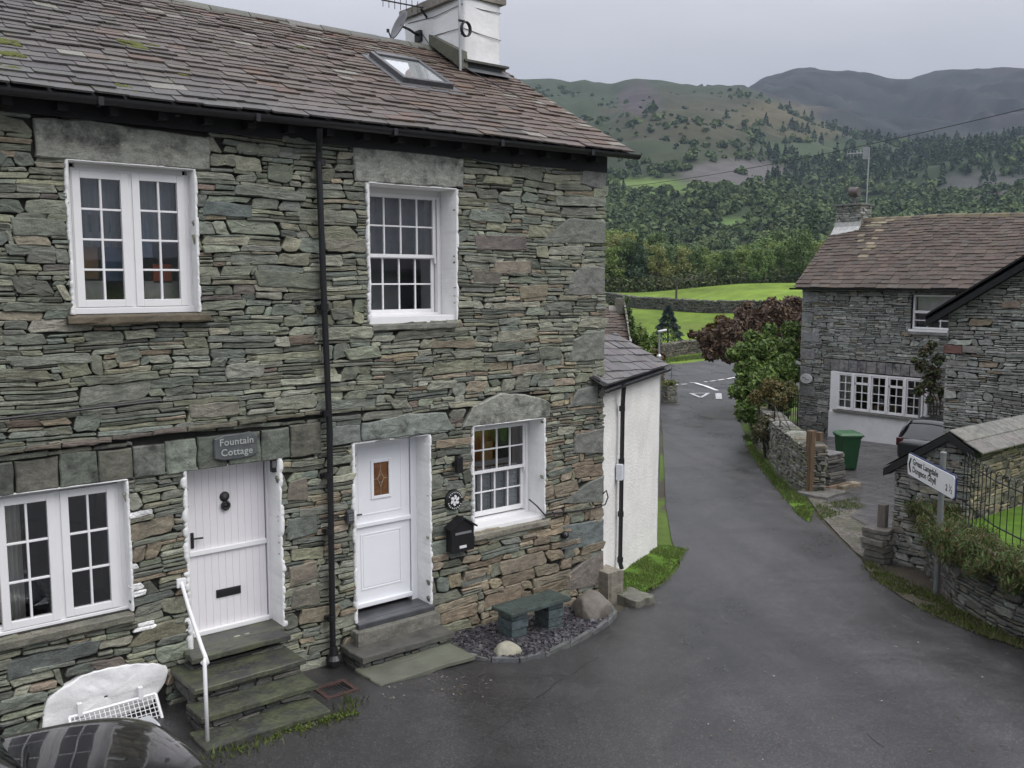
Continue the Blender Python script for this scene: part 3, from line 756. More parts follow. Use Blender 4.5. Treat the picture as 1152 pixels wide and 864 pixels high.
# --- doors
def door1():
    d = .3; u0, u1, v0, v1 = 3.548, 4.455, .575, 2.56
    fr = MB(); fr.box(3.42, u0-.012, d-.02, d+.1, .56, 2.57); fr.box(u1+.012, 4.53, d-.02, d+.1, .56, 2.57); fr.box(u0-.012, u1+.012, d-.02, d+.1, v1+.005, 2.60)
    mb = MB(); n = 11
    for i in range(n):                              # tongue-and-groove boards, upper and lower leaf
        a, c = u0+(u1-u0)*i/n, u0+(u1-u0)*(i+1)/n
        for (z0, z1) in ((v0+.0, 1.535), (1.545, v1)):
            mb.box(a+.0015, c-.0015, d, d+.045, z0, z1)
    mb.box(u0+.01, u1-.01, d+.005, d+.04, v0, v1)
    dr = mb.build('door', M['door1'], house, bevel=.002)
    fr.build('door_frame', M['door1'], dr, bevel=.004)
    m = MB(); m.box(u0-.005, u1+.005, d-.032, d, 1.51, 1.57); m.build('mid_rail', M['white'], dr, bevel=.008)
    m = MB(); m.box(u0-.005, u1+.005, d-.05, d, .572, .635); m.build('weather_bar', M['white'], dr, bevel=.012)
    m = MB(); m.box(3.835, 4.13, d-.012, d, .965, 1.06); m.box(3.845, 4.12, d-.018, d-.012, .978, 1.047); m.build('letter_plate', M['black'], dr, bevel=.004)
    m = MB(); m.lathe([(.0, -.03), (.04, -.026), (.055, -.012), (.06, 0)], (3.975, d, 2.14), 18, 'y'); pts = [(3.975+.042*math.sin(k*.628), d-.03, 2.085-.045+.045*math.cos(k*.628)) for k in range(11)]; m.tube(pts, .016, 8); m.lathe([(0, -.04), (.028, -.034), (.03, 0)], (3.975, d, 2.045), 12, 'y')
    m.build('knocker', M['iron'], dr, smooth=True)
    m = MB(); m.box(3.565, 3.60, d-.012, d, 1.60, 1.78); m.tube([(3.583, d, 1.72), (3.583, d-.05, 1.72), (3.61, d-.055, 1.72), (3.69, d-.05, 1.715)], .011, 8); m.build('handle', M['iron'], dr)
    m = MB(); m.box(3.425, 4.505, -.07, .42, .50, .572); m.build('threshold', M['step'], dr, bevel=.012)
    return dr
def door2():
    d = .3; u0, u1, v0, v1 = 5.60, 6.475, .42, 2.585
    fr = MB(); fr.box(5.48, u0-.012, d-.02, d+.1, .36, 2.63); fr.box(u1+.012, 6.62, d-.02, d+.1, .36, 2.63); fr.box(u0-.012, u1+.012, d-.02, d+.1, v1+.005, 2.66)
    mb = MB(); g = (5.935, 6.158, 1.855, 2.285)
    mb.box(u0, u1, d, d+.05, v0, 1.50)
    for (a, b2, c, e) in ((u0, g[0], 1.51, v1), (g[1], u1, 1.51, v1), (g[0], g[1], 1.51, g[2]), (g[0], g[1], g[3], v1)): mb.box(a, b2, d, d+.05, c, e)
    dr = mb.build('door', M['door2'], house)
    fr.build('door_frame', M['door2'], dr, bevel=.004)
    m = MB(); ring(m, 5.73, 6.34, .64, 1.38, .022, d-.008, d); m.box(5.765, 6.305, d-.006, d, .675, 1.345); ring(m, 5.71, 6.36, 1.62, 2.5, .02, d-.006, d); m.build('moulding', M['door2'], dr, bevel=.006)
    m = MB(); m.box(u0-.005, u1+.005, d-.035, d, 1.475, 1.53); m.build('mid_rail', M['door2'], dr, bevel=.008)
    m = MB(); m.box(u0-.005, u1+.005, d-.05, d, .425, .49); m.build('weather_bar', M['door2'], dr, bevel=.012)
    m = MB(); ring(m, g[0]-.04, g[1]+.04, g[2]-.04, g[3]+.04, .04, d-.018, d+.02); gf = m.build('glazing_frame', M['door2'], dr, bevel=.006)
    m = MB(); m.quad((g[0], d+.01, g[2]), (g[1], d+.01, g[2]), (g[1], d+.01, g[3]), (g[0], d+.01, g[3])); m.build('leaded_pane', simple('amber_leaded_glass', (.17, .075, .03), .12, .5, 9), gf)
    m = MB(); cx, cz = (g[0]+g[1])/2, (g[2]+g[3])/2
    for s in (-1, 1):
        m.tube([(cx, d+.004, cz+.11), (cx+s*.045, d+.004, cz), (cx, d+.004, cz-.11)], .004, 5); m.tube([(cx, d+.004, cz+.06), (cx+s*.06, d+.004, cz+.0), (cx, d+.004, cz-.06)], .003, 5); m.tube([(cx+s*.045, d+.004, cz), (cx+s*.11, d+.004, cz)], .003, 5)
    m.tube([(cx, d+.004, g[3]), (cx, d+.004, cz+.11)], .003, 5); m.tube([(cx, d+.004, g[2]), (cx, d+.004, cz-.11)], .003, 5)
    m.build('lead_cames', simple('lead_came', (.35, .30, .24), .5), gf)
    m = MB(); m.box(5.61, 5.64, d-.012, d, 1.52, 1.70); m.tube([(5.625, d, 1.66), (5.625, d-.05, 1.66), (5.66, d-.055, 1.66), (5.73, d-.05, 1.655)], .011, 8); m.build('handle', M['iron'], dr)
    m = MB(); m.box(5.46, 6.60, -.10, .015, .29, .366); m.box(5.484, 6.586, .01, .42, .30, .3655); m.build('threshold', simple('wet_slate_sill', (.06, .062, .068), .3, .35, 4, .3, 30), dr, bevel=.012)
    return dr
door1(); door2()
# --- roof
rb = MB(); rb.cur = (.1, .1, .1)
for (x0, x1) in ((HX0, 4), (4, 10.02)):
    p = [roof_pt(x0, -.02), roof_pt(x1, -.02), roof_pt(x1, ROOF_L), roof_pt(x0, ROOF_L)]
    rb.quad(*[(q[0], q[1], q[2]-.02) for q in p])
    rb.quad((x0, RIDGE_Y, ridge_zz(x0)-.01), (x1, RIDGE_Y, ridge_zz(x1)-.01), (x1, HY1+.25, 6.3), (x0, HY1+.25, 6.3))
roof = rb.build('roof', M['slate'], house, recalc=False)
sl = MB()
SKY = (7.08, 8.0, 1.84, 3.02)
slates(sl, lambda a, b: (lambda q: (q[0]+HX0, q[1], q[2]))((lambda p: (p[0]-HX0, p[1], p[2]))(roof_pt(a+HX0, b))), ROOF_N, ROOF_L, 10.02-HX0, 31, lambda a, b, r: pal_roof(a-2, b, r), e0=.20, e1=.11)
sl.build('slate_covering', M['slate'], roof, recalc=False)
rt = MB(); x = HX0
rr = random.Random(4)
while x < 8.9:                                      # ridge stones
    w = rr.uniform(.4, .6); z = ridge_zz(x)
    pr = [(-.17, -.07), (-.15, -.03), (-.05, .05), (.05, .05), (.15, -.03), (.17, -.07)]
    rt.loft([[(xx, RIDGE_Y+p, z+q+rr.uniform(-.006, .006)) for p, q in pr] for xx in (x+.006, x+w-.006)], col=vary((.13, .13, .115), rr)); x += w
rt.build('ridge', M['slate'], roof)
for (px, py, s) in ((8, 45, .12), (12, 58, .14), (8, 74, .13), (5, 80, .1), (100, 92, .09), (137, 95, .08), (145, 47, .13), (152, 52, .1), (172, 50, .07), (205, 82, .12), (196, 92, .09), (240, 85, .07), (150, 100, .06), (340, 55, .05), (300, 110, .04)):
    d = ray(px, py); t = (6.43+.555*(CAM[1]+.25)-CAM[2])/(d[2]-.555*d[1]); q = Vector([CAM[i]+d[i]*t for i in range(3)]); mo = MB(); s *= .85
    for k in range(9):
        o = q+Vector((rr.gauss(0, s*.7), rr.gauss(0, s*.3), 0)); o.z = eave_z(o.x)+.555*(o.y+.27)+.025
        e = s*rr.uniform(.25, .55); rings = []
        for (rad, hgt) in ((.01, .5), (.6, .42), (1, .1), (.9, -.2)):
            rings.append([(o.x+e*rad*math.cos(a)*1.4*rr.uniform(.8, 1.2), o.y+e*rad*math.sin(a)*rr.uniform(.8, 1.2), o.z+e*hgt*.6+.5*e*rad*math.sin(a)) for a in [k2*.785 for k2 in range(8)]])
        mo.loft(rings)
    mo.build('moss_cushion', M['moss'], roof, smooth=True, recalc=True)
# eaves: soffit board, rafter feet, gutter
b = MB(); b.box(HX0, 9.74, -.035, .02, 6.17, 6.42); b.build('fascia', M['blackmatt'], house)
x = HX0+.2
while x < 9.7:
    b = MB(); b.box(x, x+.09, -.2, -.03, 6.24+.011*(x-4.9), 6.37+.011*(x-4.9)); x += .47; b.build('rafter_foot', M['blackmatt'], house)
def gutter_mesh(mb, P0, P1, out, r=.06):
    P0 = Vector(P0); P1 = Vector(P1); ax = (P1-P0).normalized(); out = Vector(out); up = Vector((0, 0, 1)); n = 8
    def rg(p):
        o = [p+out*(-r*math.cos(math.pi*k/n))-up*r*1.05*math.sin(math.pi*k/n) for k in range(n+1)]
        i = [p+out*(-(r-.008)*math.cos(math.pi*k/n))-up*(r-.008)*math.sin(math.pi*k/n) for k in range(n, -1, -1)]
        return o+i
    mb.loft([rg(P0), rg(P1)])
b = MB(); gutter_mesh(b, (HX0, -.31, eave_z(HX0)-.035), (10.1, -.31, eave_z(10.1)-.035), (0, -1, 0), .062)
for x in (1.0, 2.62, 4.2, 5.9, 7.5, 9.1): b.box(x, x+.05, -.38, -.24, eave_z(x)-.11, eave_z(x)-.03)
b.build('gutter', M['black'], house, recalc=True)
b = MB()
b.tube([(4.98, -.29, 6.30), (5.0, -.24, 6.2), (5.05, -.13, 6.07), (5.055, -.105, 5.95), (5.09, -.10, 4.2), (5.12, -.10, 2.9), (5.10, -.10, .35), (5.10, -.10, .06)], .037, 12)
for z in (5.95, 4.3, 3.05, 2.3, 1.62, .55): b.tube([(5.09, -.10, z-.035), (5.09, -.10, z+.035)], .05, 12); b.box(5.03, 5.15, -.08, .0, z-.02, z+.02)
b.lathe([(.05, 0), (.10, .02), (.10, .07), (.06, .12), (.045, .22)], (5.10, -.12, -.03), 14)
b.build('downpipe', M['black'], house, smooth=False)
# thin black service pipe along the facade
b = MB(); b.tube([(.2, -.07, 3.25), (1.69, -.07, 3.30), (2.5, -.07, 3.33), (3.18, -.065, 3.353)], .016, 8); b.build('service_pipe', M['black'], house)
# --- chimney
CX0, CX1, CY0, CY1 = 8.94, 9.68, 2.42, 4.1
def rough_block(mb, x0, x1, y0, y1, z0, z1, amp, n=10, seed=0, col=None):
    cs = [(x0, y0), (x1, y0), (x1, y1), (x0, y1)]; rings = []
    per = []
    for (a, c), (e, g) in zip(cs, cs[1:]+cs[:1]):
        for i in range(n): per.append((a+(e-a)*i/n, c+(g-c)*i/n))
    for j in range(n+1):
        z = z0+(z1-z0)*j/n; rg = []
        for (x, y) in per:
            q = amp*noise.noise((x*2.3+seed, y*2.3, z*3.5)); cx, cy = (x0+x1)/2, (y0+y1)/2
            rg.append((x+(x-cx)*q*2, y+(y-cy)*q*2, z))
        rings.append(rg)
    mb.loft(rings, col=col)
b = MB(); rough_block(b, CX0, CX1, CY0, CY1, 7.6, 9.1, .018, 12, 3); ch = b.build('chimney', M['limewash'], house, smooth=True)
b = MB(); rough_block(b, CX0-.07, CX1+.07, CY0-.07, CY1+.07, 9.06, 9.2, .02, 8, 5, (.2, .18, .15)); b.build('chimney_cap', M['sill'], ch)
b = MB()
for y in (2.85, 3.65): b.lathe([(.16, 0), (.15, .3), (.12, .45), (.14, .5), (.14, .55), (.11, .55)], (9.31, y, 9.18), 16)
b.build('chimney_pot', simple('terracotta', (.30, .13, .07), .8, .15, 8), ch)
b = MB(); b.box(CX0-.05, CX1+.1, CY0-.12, CY0+.02, 8.05, 8.085, None, (.07, .07, .06)); b.prism([(CY0-.10, 7.93), (CY0-.07, 8.21), (RIDGE_Y-.1, 8.62), (RIDGE_Y-.1, 8.47)], lambda y, z: (CX0-.13, y, z), lambda y, z: (CX0+.02, y, z), (.1, .1, .07))
b.build('drip_ledge', M['sill'], ch)
b = MB(); b.box(CX0+.0, CX1+.03, CY0-.02, CY0+.02, 7.78, 8.05); b.quad((CX0-.02, CY0-.26, 7.87), (CX1+.1, CY0-.26, 7.87), (CX1+.1, CY0-.01, 8.0), (CX0-.02, CY0-.01, 8.0)); b.build('flashing', M['lead'], ch)
# --- skylight in the roof
def skylight():
    x0, x1 = 7.12, 7.98; b0, b1 = 1.88, 2.92
    S = lambda x, bb, h: tuple(roof_pt(x, bb)[i]+ROOF_N[i]*h for i in range(3))
    Ms = lambda u, h, v: S(u, v, h)
    m = MB(); m.box(x0-.12, x1+.12, .03, .045, b0-.2, b0, Ms); m.box(x0-.1, x0, .03, .045, b0, b1+.1, Ms); m.box(x1, x1+.1, .03, .045, b0, b1+.1, Ms); m.box(x0, x1, .03, .045, b1, b1+.1, Ms)
    root = m.build('skylight', M['lead'], roof)
    m = MB(); t = .075; m.box(x0, x0+t, .02, .12, b0, b1, Ms); m.box(x1-t, x1, .02, .12, b0, b1, Ms); m.box(x0+t, x1-t, .02, .118, b0, b0+t, Ms); m.box(x0+t, x1-t, .02, .135, b1-t*1.5, b1, Ms)
    m.build('skylight_frame', simple('dark_window_frame', (.07, .072, .078), .35, .1, 8), roof, bevel=.008)
    m = MB(); m.quad(S(x0+t, b0+t, .1), S(x1-t, b0+t, .1), S(x1-t, b1-t*1.5, .1), S(x0+t, b1-t*1.5, .1)); 
    t2 = NT('skylight_glass'); t2.col((.35, .37, .38)); t2.rough(.02); t2.b.inputs['Specular IOR Level'].default_value = 1.0; t2.b.inputs['Coat Weight'].default_value = 1
    m.build('skylight_pane', t2.mat, roof, recalc=False)
skylight()
# --- cellar light: painted stone, opening, grate
def painted():
    P = [(1.86, .0), (1.9, .25), (1.95, .42), (2.15, .53), (2.4, .60), (2.65, .585), (3.0, .52), (3.13, .46), (3.155, .38), (3.11, .25), (3.0, .13), (2.95, .05), (2.3, .02)]; D = []
    for (a, c), (e, g) in zip(P, P[1:]+P[:1]):
        n = max(2, int(math.hypot(e-a, g-c)/.035))
        for i in range(n): D.append((a+(e-a)*i/n, c+(g-c)*i/n+.02*noise.noise(((a+(e-a)*i/n)*9, (c+(g-c)*i/n)*14, 2))))
    cx, cy = 2.5, .3; rings = []
    for k in (1.01, 1.0, .985, .95, .88, .78, .66, .53, .4, .27, .14, .03):
        rings.append([(cx+(u-cx)*k, (.05 if k > 1.005 else -.022 if k == 1 else -.036-.022*(1-k)+.022*noise.noise(((cx+(u-cx)*k)*4, (cy+(v-cy)*k)*6, 2))+.008*noise.noise(((cx+(u-cx)*k)*13, (cy+(v-cy)*k)*17, 4))), cy+(v-cy)*k) for u, v in D])
    b = MB(); b.loft(rings, cap=False); b.build('painted_stone', M['limewash'], wall, smooth=True, recalc=False)
painted()
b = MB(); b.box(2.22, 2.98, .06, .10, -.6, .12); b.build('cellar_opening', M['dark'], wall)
SKY_LO, SKY_HI, SUN_E, EXPO = 3.35, 13.0, 1.5, 0.5
# ------------------------------------------------------------------ ground, one sheet out to the fells
G_ = lambda px, py: xy_to_sr(*gp(px, py)[:2])
def hill_col(px, py, x, y, rho, z):
    n = fbm(x*.004, y*.004, 11, 5); m = fbm(x*.02, y*.02, 4, 5)*1.3
    c = np.array((.034, .048, .023))
    c = c*(1-sstep(-.1, .5, n))+np.array((.045, .043, .024))*sstep(-.1, .5, n)
    c = c*(1-.6*sstep(.1, .6, m))+np.array((.032, .042, .02))*.6*sstep(.1, .6, m)
    if rho > RHO1+40: c = np.array((.021, .023, .02))*min(1.35, max(.55, 1+1.1*m)); k = sstep(.1, .5, n); c = c*(1-k)+np.array((.032, .027, .027))*k
    def patch(cx, cy, rx, ry, col, k=1.0):
        nonlocal c
        d = ((px-cx)/rx)**2+((py-cy)/ry)**2+.5*fbm(x*.012, y*.012, cx*.1, 4)
        t = k*(1-sstep(.5, 1.2, d)); c = c*(1-t)+np.array(col)*t
    if rho > 330:
        patch(728, 213, 60, 9, (.085, .13, .035)); patch(735, 208, 20, 4, (.11, .165, .045)); patch(700, 206, 25, 5, (.11, .16, .045))
        patch(815, 200, 62, 17, (.10, .092, .09)); patch(1100, 210, 60, 16, (.085, .082, .085), .7)
        patch(715, 118, 26, 20, (.055, .046, .046)); patch(860, 135, 60, 14, (.09, .075, .036), .8); patch(900, 152, 40, 12, (.08, .073, .035), .7)
        patch(930, 172, 90, 10, (.045, .07, .032), .8); patch(790, 140, 50, 24, (.058, .055, .028), .6); patch(820, 250, 20, 6, (.12, .2, .05), .6)
    return c
def field_col(x, y, s, r):
    n = fbm(x*.05, y*.05, 2, 4); m = fbm(x*.6, y*.6, 5, 3)
    c = np.array((.135, .205, .026))*(1+.32*n+.3*m); k = sstep(.25, .7, fbm(x*.16, y*.3, 8, 4)); c = c*(1-.5*k)+np.array((.10, .12, .03))*.5*k
    if s > 112:
        d = ((s-119)/5.5)**2+((r-19.3)/3.6)**2+.6*m
        t = 1-sstep(.5, 1.2, d); c = c*(1-t)+np.array((.17, .11, .04))*t
    return c
def make_ground():
    rad = [.6]; 
    while rad[-1] < 3050:
        q = rad[-1]; rad.append(q+max(.35, q*.028) if q < 60 else q+(q*.018 if q < 300 else q*.0125))
    az = sorted(set([round(-180+3*i, 3) for i in range(121)]+[round(-40+.3*i, 3) for i in range(268)]))[:-1]
    V = []; C = []
    for q in rad:
        for a in az:
            s, r = q*math.cos(R_(a)), q*math.sin(R_(a)); x, y = sr_to_xy(s, r); z = H(x, y)
            V.append((x, y, z))
            if q < 70: k = fbm(x*.5, y*.5, 3, 4); c = np.array((.075, .065, .05))*(1+.4*k) if k < .12 else np.array((.075, .115, .025))*(1+.4*k)
            elif q < 175: c = field_col(x, y, s, r) if abs(a) < 48 else np.array((.045, .06, .025))
            else:
                px = 576+FPX*r/max(s, 1); py = 316-FPX*(z-CAM[2])/max(s, 1)
                c = hill_col(px, py, x, y, q, z)
                if q < 330: c = np.array((.07, .10, .03))
            C.append(c)
    n = len(az); m = len(rad); F = []
    I = np.arange(m*n).reshape(m, n); J = np.roll(I, -1, axis=1)
    F = np.stack([I[:-1], I[1:], J[1:], J[:-1]], -1).reshape(-1, 4)
    t = NT('ground_cover'); a = t.attr(); 
    f = t.math('MULTIPLY', t.remap(t.noise(.09, 9, .72), .25, .75, .7, 1.35), t.remap(t.noise(4, 6, .7), .25, .75, .75, 1.25))
    t.col(t.mix(1.0, a, comb(t, f), 'MULTIPLY')); t.rough(.9); t.bump(t.noise(6, 8, .75), .5, .05); t.b.inputs['Specular IOR Level'].default_value = .2
    o = np_build('ground', V, F, t.mat, np.array(C, 'f'), smooth=True); setkind(o)
make_ground()
# ------------------------------------------------------------------ the lane
def wall_r(s): return (9.87-hy*s)/RV[1]
left = [(-12, -9), (-6, -12)]
LW = [(s, wall_r(s)-.35) for s in (0, 4, 8, 11, 12.8)]
LP = [(690, 697), (712, 674), (748, 657), (766, 638), (756, 610), (749, 570), (747, 520), (745, 482), (741, 455)]
RP = [(1152, 722), (1105, 708), (1060, 690), (1020, 670), (985, 650), (965, 628), (940, 605), (918, 582), (903, 560), (876, 537), (858, 520), (846, 503), (836, 486), (830, 465), (826, 445)]
LT = [(-40, -14), (-2, -14)]+[(s, max(-14, r)) for s, r in LW]+sorted(G_(*p) for p in LP)
RT_ = [(-40, 16), (6, 16)]+sorted(G_(*p) for p in RP)
RT_.insert(2, (10.4, 10.5))
sA = LT[-1][0]; sB = RT_[-1][0]
E1, E2, E3 = G_(735, 413.5), G_(790, 406.5), G_(835, 402.5)
slope = (E3[1]-E1[1])/(E3[0]-E1[0])
LT += [(sA+1.2, -45), (E1[0]-6, -45), (E1[0]-2.5, -30), E1, E2, E3]; RT_ += [(sB+3, RT_[-1][1]+8), (sB+8, 45), (E3[0]+.01, 45)]
def road_rows(LT, RT_, s0, s1, ncol=26, dz=.022):
    V = []; F = []; s = s0; k = 0
    while True:
        a, b = lerp_tab(LT, s), lerp_tab(RT_, s)
        for i in range(ncol+1):
            r = a+(b-a)*i/ncol; x, y = sr_to_xy(s, r)
            V.append((x, y, H(x, y)+dz+.012*fbm(x*.25, y*.25, 9, 2)*(s < 40)))
        if k: 
            for i in range(ncol): o = (k-1)*(ncol+1)+i; F.append((o, o+1, o+ncol+2, o+ncol+1))
        k += 1
        if s >= s1: break
        s = min(s1, s+max(.25, .02*s if s < 45 else .5))
    return V, F
def asphalt():
    t = NT('wet_asphalt')
    big = t.noise(.42, 6, .65, dist=.8); mid = t.noise(1.7, 5, .6); fine = t.noise(150, 3, .6); agg = t.noise(48, 5, .75)
    c = t.mix(t.remap(big, .38, .64), (.020, .0195, .020), (.044, .042, .043))
    c = t.mix(t.remap(mid, .55, .75, 0, .45), c, (.07, .067, .065))
    c = t.mix(t.remap(t.noise(.55, 6, .7, stretch=(.45, 1.3, 1)), .5, .7, 0, .35), c, (.034, .033, .035))
    c = t.mix(1.0, c, comb(t, t.remap(agg, .3, .7, .45, 1.6)), 'MULTIPLY')
    vs_ = t.add('ShaderNodeTexVoronoi'); vs_.inputs['Scale'].default_value = 70; g_ = t.n.new('ShaderNodeTexCoord'); t.link(g_.outputs['Object'], vs_.inputs['Vector']); sc_ = t.n.new('ShaderNodeSeparateColor'); t.link(vs_.outputs['Color'], sc_.inputs[0])
    c = t.mix(t.remap(sc_.outputs[0],   .86, .94, 0, .45), c, (.13, .125, .12)); c = t.mix(t.remap(sc_.outputs[1], .8, .9, 0, .6), c, (.012, .012, .012))
    gm = t.n.new('ShaderNodeTexCoord'); rm = t.n.new('ShaderNodeMapping'); rm.inputs['Rotation'].default_value = (0, 0, -HEAD-.12); sm = t.n.new('ShaderNodeMapping'); sm.inputs['Scale'].default_value = (.07, .8, 1)
    t.link(gm.outputs['Object'], rm.inputs[0]); t.link(rm.outputs[0], sm.inputs[0]); tn = t.add('ShaderNodeTexNoise'); tn.inputs['Scale'].default_value = 1.5; tn.inputs['Detail'].default_value = 4; t.link(sm.outputs[0], tn.inputs[0])
    tr_ = t.remap(tn.outputs['Fac'], .38, .62)
    c = t.mix(1.0, c, comb(t, t.remap(tr_, 0, 1, .78, 1.18)), 'MULTIPLY'); t.col(c)
    r = t.math('ADD', t.math('ADD', t.remap(big, .3, .7, .24, .42), t.remap(mid, .3, .7, -.05, .08)), t.remap(tr_, 0, 1, -.03, .05)); t.rough(r)
    t.b.inputs['Specular IOR Level'].default_value = .7
    h = t.math('ADD', fine, agg); t.bump(h, .45, .006)
    return t.mat
M['asphalt'] = asphalt()
V, F = road_rows(LT, RT_, -30, E3[0])
setkind(np_build('road', V, F, M['asphalt'], smooth=True))
# painted markings
def strip_pts(pts, w, dz, mb):
    P = [Vector(gp(*p)) for p in pts]
    D = []
    for a, b in zip(P, P[1:]):
        n = max(1, int((b-a).length/.5))
        for i in range(n): D.append(a+(b-a)*i/n)
    D.append(P[-1]); rows = []
    for i, p in enumerate(D):
        t = D[min(i+1, len(D)-1)]-D[max(i-1, 0)]; t.z = 0; t.normalize(); nn = Vector((-t.y, t.x, 0))*w/2
        rows.append([(q.x, q.y, H(q.x, q.y)+dz) for q in (p-nn, p+nn)])
    mb.loft(rows, cap=False, closed=False)
M['paint'] = simple('road_paint', (.72, .72, .72), .6, .12, 5, dirt=(.2, .2, .2), dirt_amt=.5)
b = MB()
for seg in ([(742, 433), (750, 432.8)], [(755, 433.6), (763, 433.4)], [(766, 433.2), (773, 432.8)], [(776, 431.4), (782, 431.5), (794, 435.2), (806.7, 440.3)], [(792, 430.6), (796, 430.2)], [(799, 429.8), (805, 429)], [(808, 428.4), (815, 427.4)], [(818, 427), (828, 425)]):
    strip_pts(seg, .22 if len(seg) == 4 else .2, .045, b)
strip_pts([(808.2, 443.5), (808.8, 450)], .3, .045, b)
for a, c in (((777, 443.6), (788.5, 448.4)), ((788.5, 448.4), (797, 443.2)), ((797, 443.4), (777, 443.8))): strip_pts([a, c], .17, .05, b)
setkind(b.build('road_markings', M['paint'], recalc=False))
b = MB(); strip_pts([(808, 438), (818, 436.6), (835, 436)], 1.2, .032, b); setkind(b.build('road_patch', simple('tar_patch', (.018, .018, .019), .45, .2, 3), recalc=False))
# hairline cracks and old joints in the tarmac
def crack(p0, p1, seed, w=.008, wob=.05):
    a, c = Vector(gp(*p0)), Vector(gp(*p1)); n = int((c-a).length/.09); b = MB(); t = (c-a).normalized(); nn = Vector((-t.y, t.x, 0)); rows = []
    for i in range(n+1):
        p = a.lerp(c, i/n)+nn*(wob*fbm(i*.13, seed, 1, 4)); ww = w*max(.12, .6+.9*noise.noise((i*.3, seed, 3)))
        rows.append([(q.x, q.y, H(q.x, q.y)+.0275) for q in (p-nn*ww, p+nn*ww)])
    b.loft(rows, cap=False, closed=False); setkind(b.build('road_crack', M['seam'], recalc=False))
M['seam'] = simple('tar_seam', (.022, .021, .022), .5, .3, 12)
for i, (p0, p1) in enumerate((((540, 838), (672, 742)), ((972, 828), (990, 845)))): crack(p0, p1, i*3.3+1, .006, .08)
# ------------------------------------------------------------------ verges, yard, banks
def patch_sheet(name, pts, mat, dz, kind='structure', bump=0, res=.12, raise_fn=None):
    """sheet over a polygon of ground points (x, y)"""
    bm = bmesh.new(); xs = [p[0] for p in pts]; ys = [p[1] for p in pts]
    vs = [bm.verts.new((x, y, 0)) for x, y in pts]; f = bm.faces.new(vs)
    n = 0
    for ax in (0, 1):
        lo, hi = (min(xs), max(xs)) if ax == 0 else (min(ys), max(ys)); k = lo+res
        while k < hi:
            no = (1, 0, 0) if ax == 0 else (0, 1, 0); p = (k, 0, 0) if ax == 0 else (0, k, 0)
            bmesh.ops.bisect_plane(bm, geom=bm.verts[:]+bm.edges[:]+bm.faces[:], plane_co=p, plane_no=no); k += res
    for v in bm.verts:
        x, y = v.co.x, v.co.y
        v.co.z = H(x, y)+dz+bump*noise.noise((x*3, y*3, 1))+(raise_fn(x, y) if raise_fn else 0)
    me = bpy.data.meshes.new(name); bm.to_mesh(me); bm.free(); me.materials.append(mat)
    me.polygons.foreach_set('use_smooth', [True]*len(me.polygons))
    o = bpy.data.objects.new(name, me); COL.objects.link(o); o['kind'] = kind; return o
GX = lambda *ps: [gp(*p)[:2] for p in ps]
M['gravel'] = None
def gravel_mat(name, c0, c1, sc=28):
    t = NT(name); v = t.add('ShaderNodeTexVoronoi'); v.inputs['Scale'].default_value = sc
    g = t.n.new('ShaderNodeTexCoord'); t.link(g.outputs['Object'], v.inputs['Vector'])
    c = t.mix(v.outputs['Color'], c0, c1); sp = t.n.new('ShaderNodeSeparateColor'); t.link(v.outputs['Color'], sp.inputs[0])
    c = t.mix(sp.outputs[0], c0, c1); c = t.mix(t.remap(t.noise(1.4, 5, .7), .45, .65, 0, .8), c, (.05, .06, .025))
    t.col(c); t.rough(.7); t.bump(v.outputs['Distance'], .8, .03); return t.mat
M['gravel'] = gravel_mat('gravelly_verge', (.07, .06, .05), (.2, .18, .15), 22)
patch_sheet('verge', GX((880, 535), (905, 556), (922, 580), (945, 605), (968, 628), (988, 642), (996, 622), (992, 600), (984, 582), (962, 562), (935, 548), (912, 556)), M['gravel'], .03, bump=.02)
def yard_mat():
    t = NT('slate_paving'); b = t.add('ShaderNodeTexBrick'); b.inputs['Scale'].default_value = 1.0
    g = t.n.new('ShaderNodeTexCoord'); mp = t.n.new('ShaderNodeMapping'); mp.inputs['Rotation'].default_value = (0, 0, math.pi/2+.05); t.link(g.outputs['Object'], mp.inputs[0]); t.link(mp.outputs[0], b.inputs['Vector'])
    b.inputs['Color1'].default_value = (.085, .082, .085, 1); b.inputs['Color2'].default_value = (.13, .12, .115, 1); b.inputs['Mortar'].default_value = (.025, .025, .022, 1)
    b.inputs['Brick Width'].default_value = .6; b.inputs['Row Height'].default_value = .16; b.inputs['Mortar Size'].default_value = .012; b.inputs['Bias'].default_value = -.2
    c = t.mix(1.0, b.outputs['Color'], comb(t, t.remap(t.noise(6, 6, .7), .25, .75, .6, 1.4)), 'MULTIPLY')
    t.col(c); t.rough(t.remap(t.noise(2, 4, .6), .3, .7, .25, .5)); t.bump(b.outputs['Fac'], -.4, .01); return t.mat
patch_sheet('yard', [(18.6, 1.7), (16.5, -1.2), (17.0, -1.6), (21, 1.2), (24, -3), (29, -3), (29, 9), (25.5, 7.6), (22.0, 4.6), (20.6, 3.0)], yard_mat(), .035, res=.4)
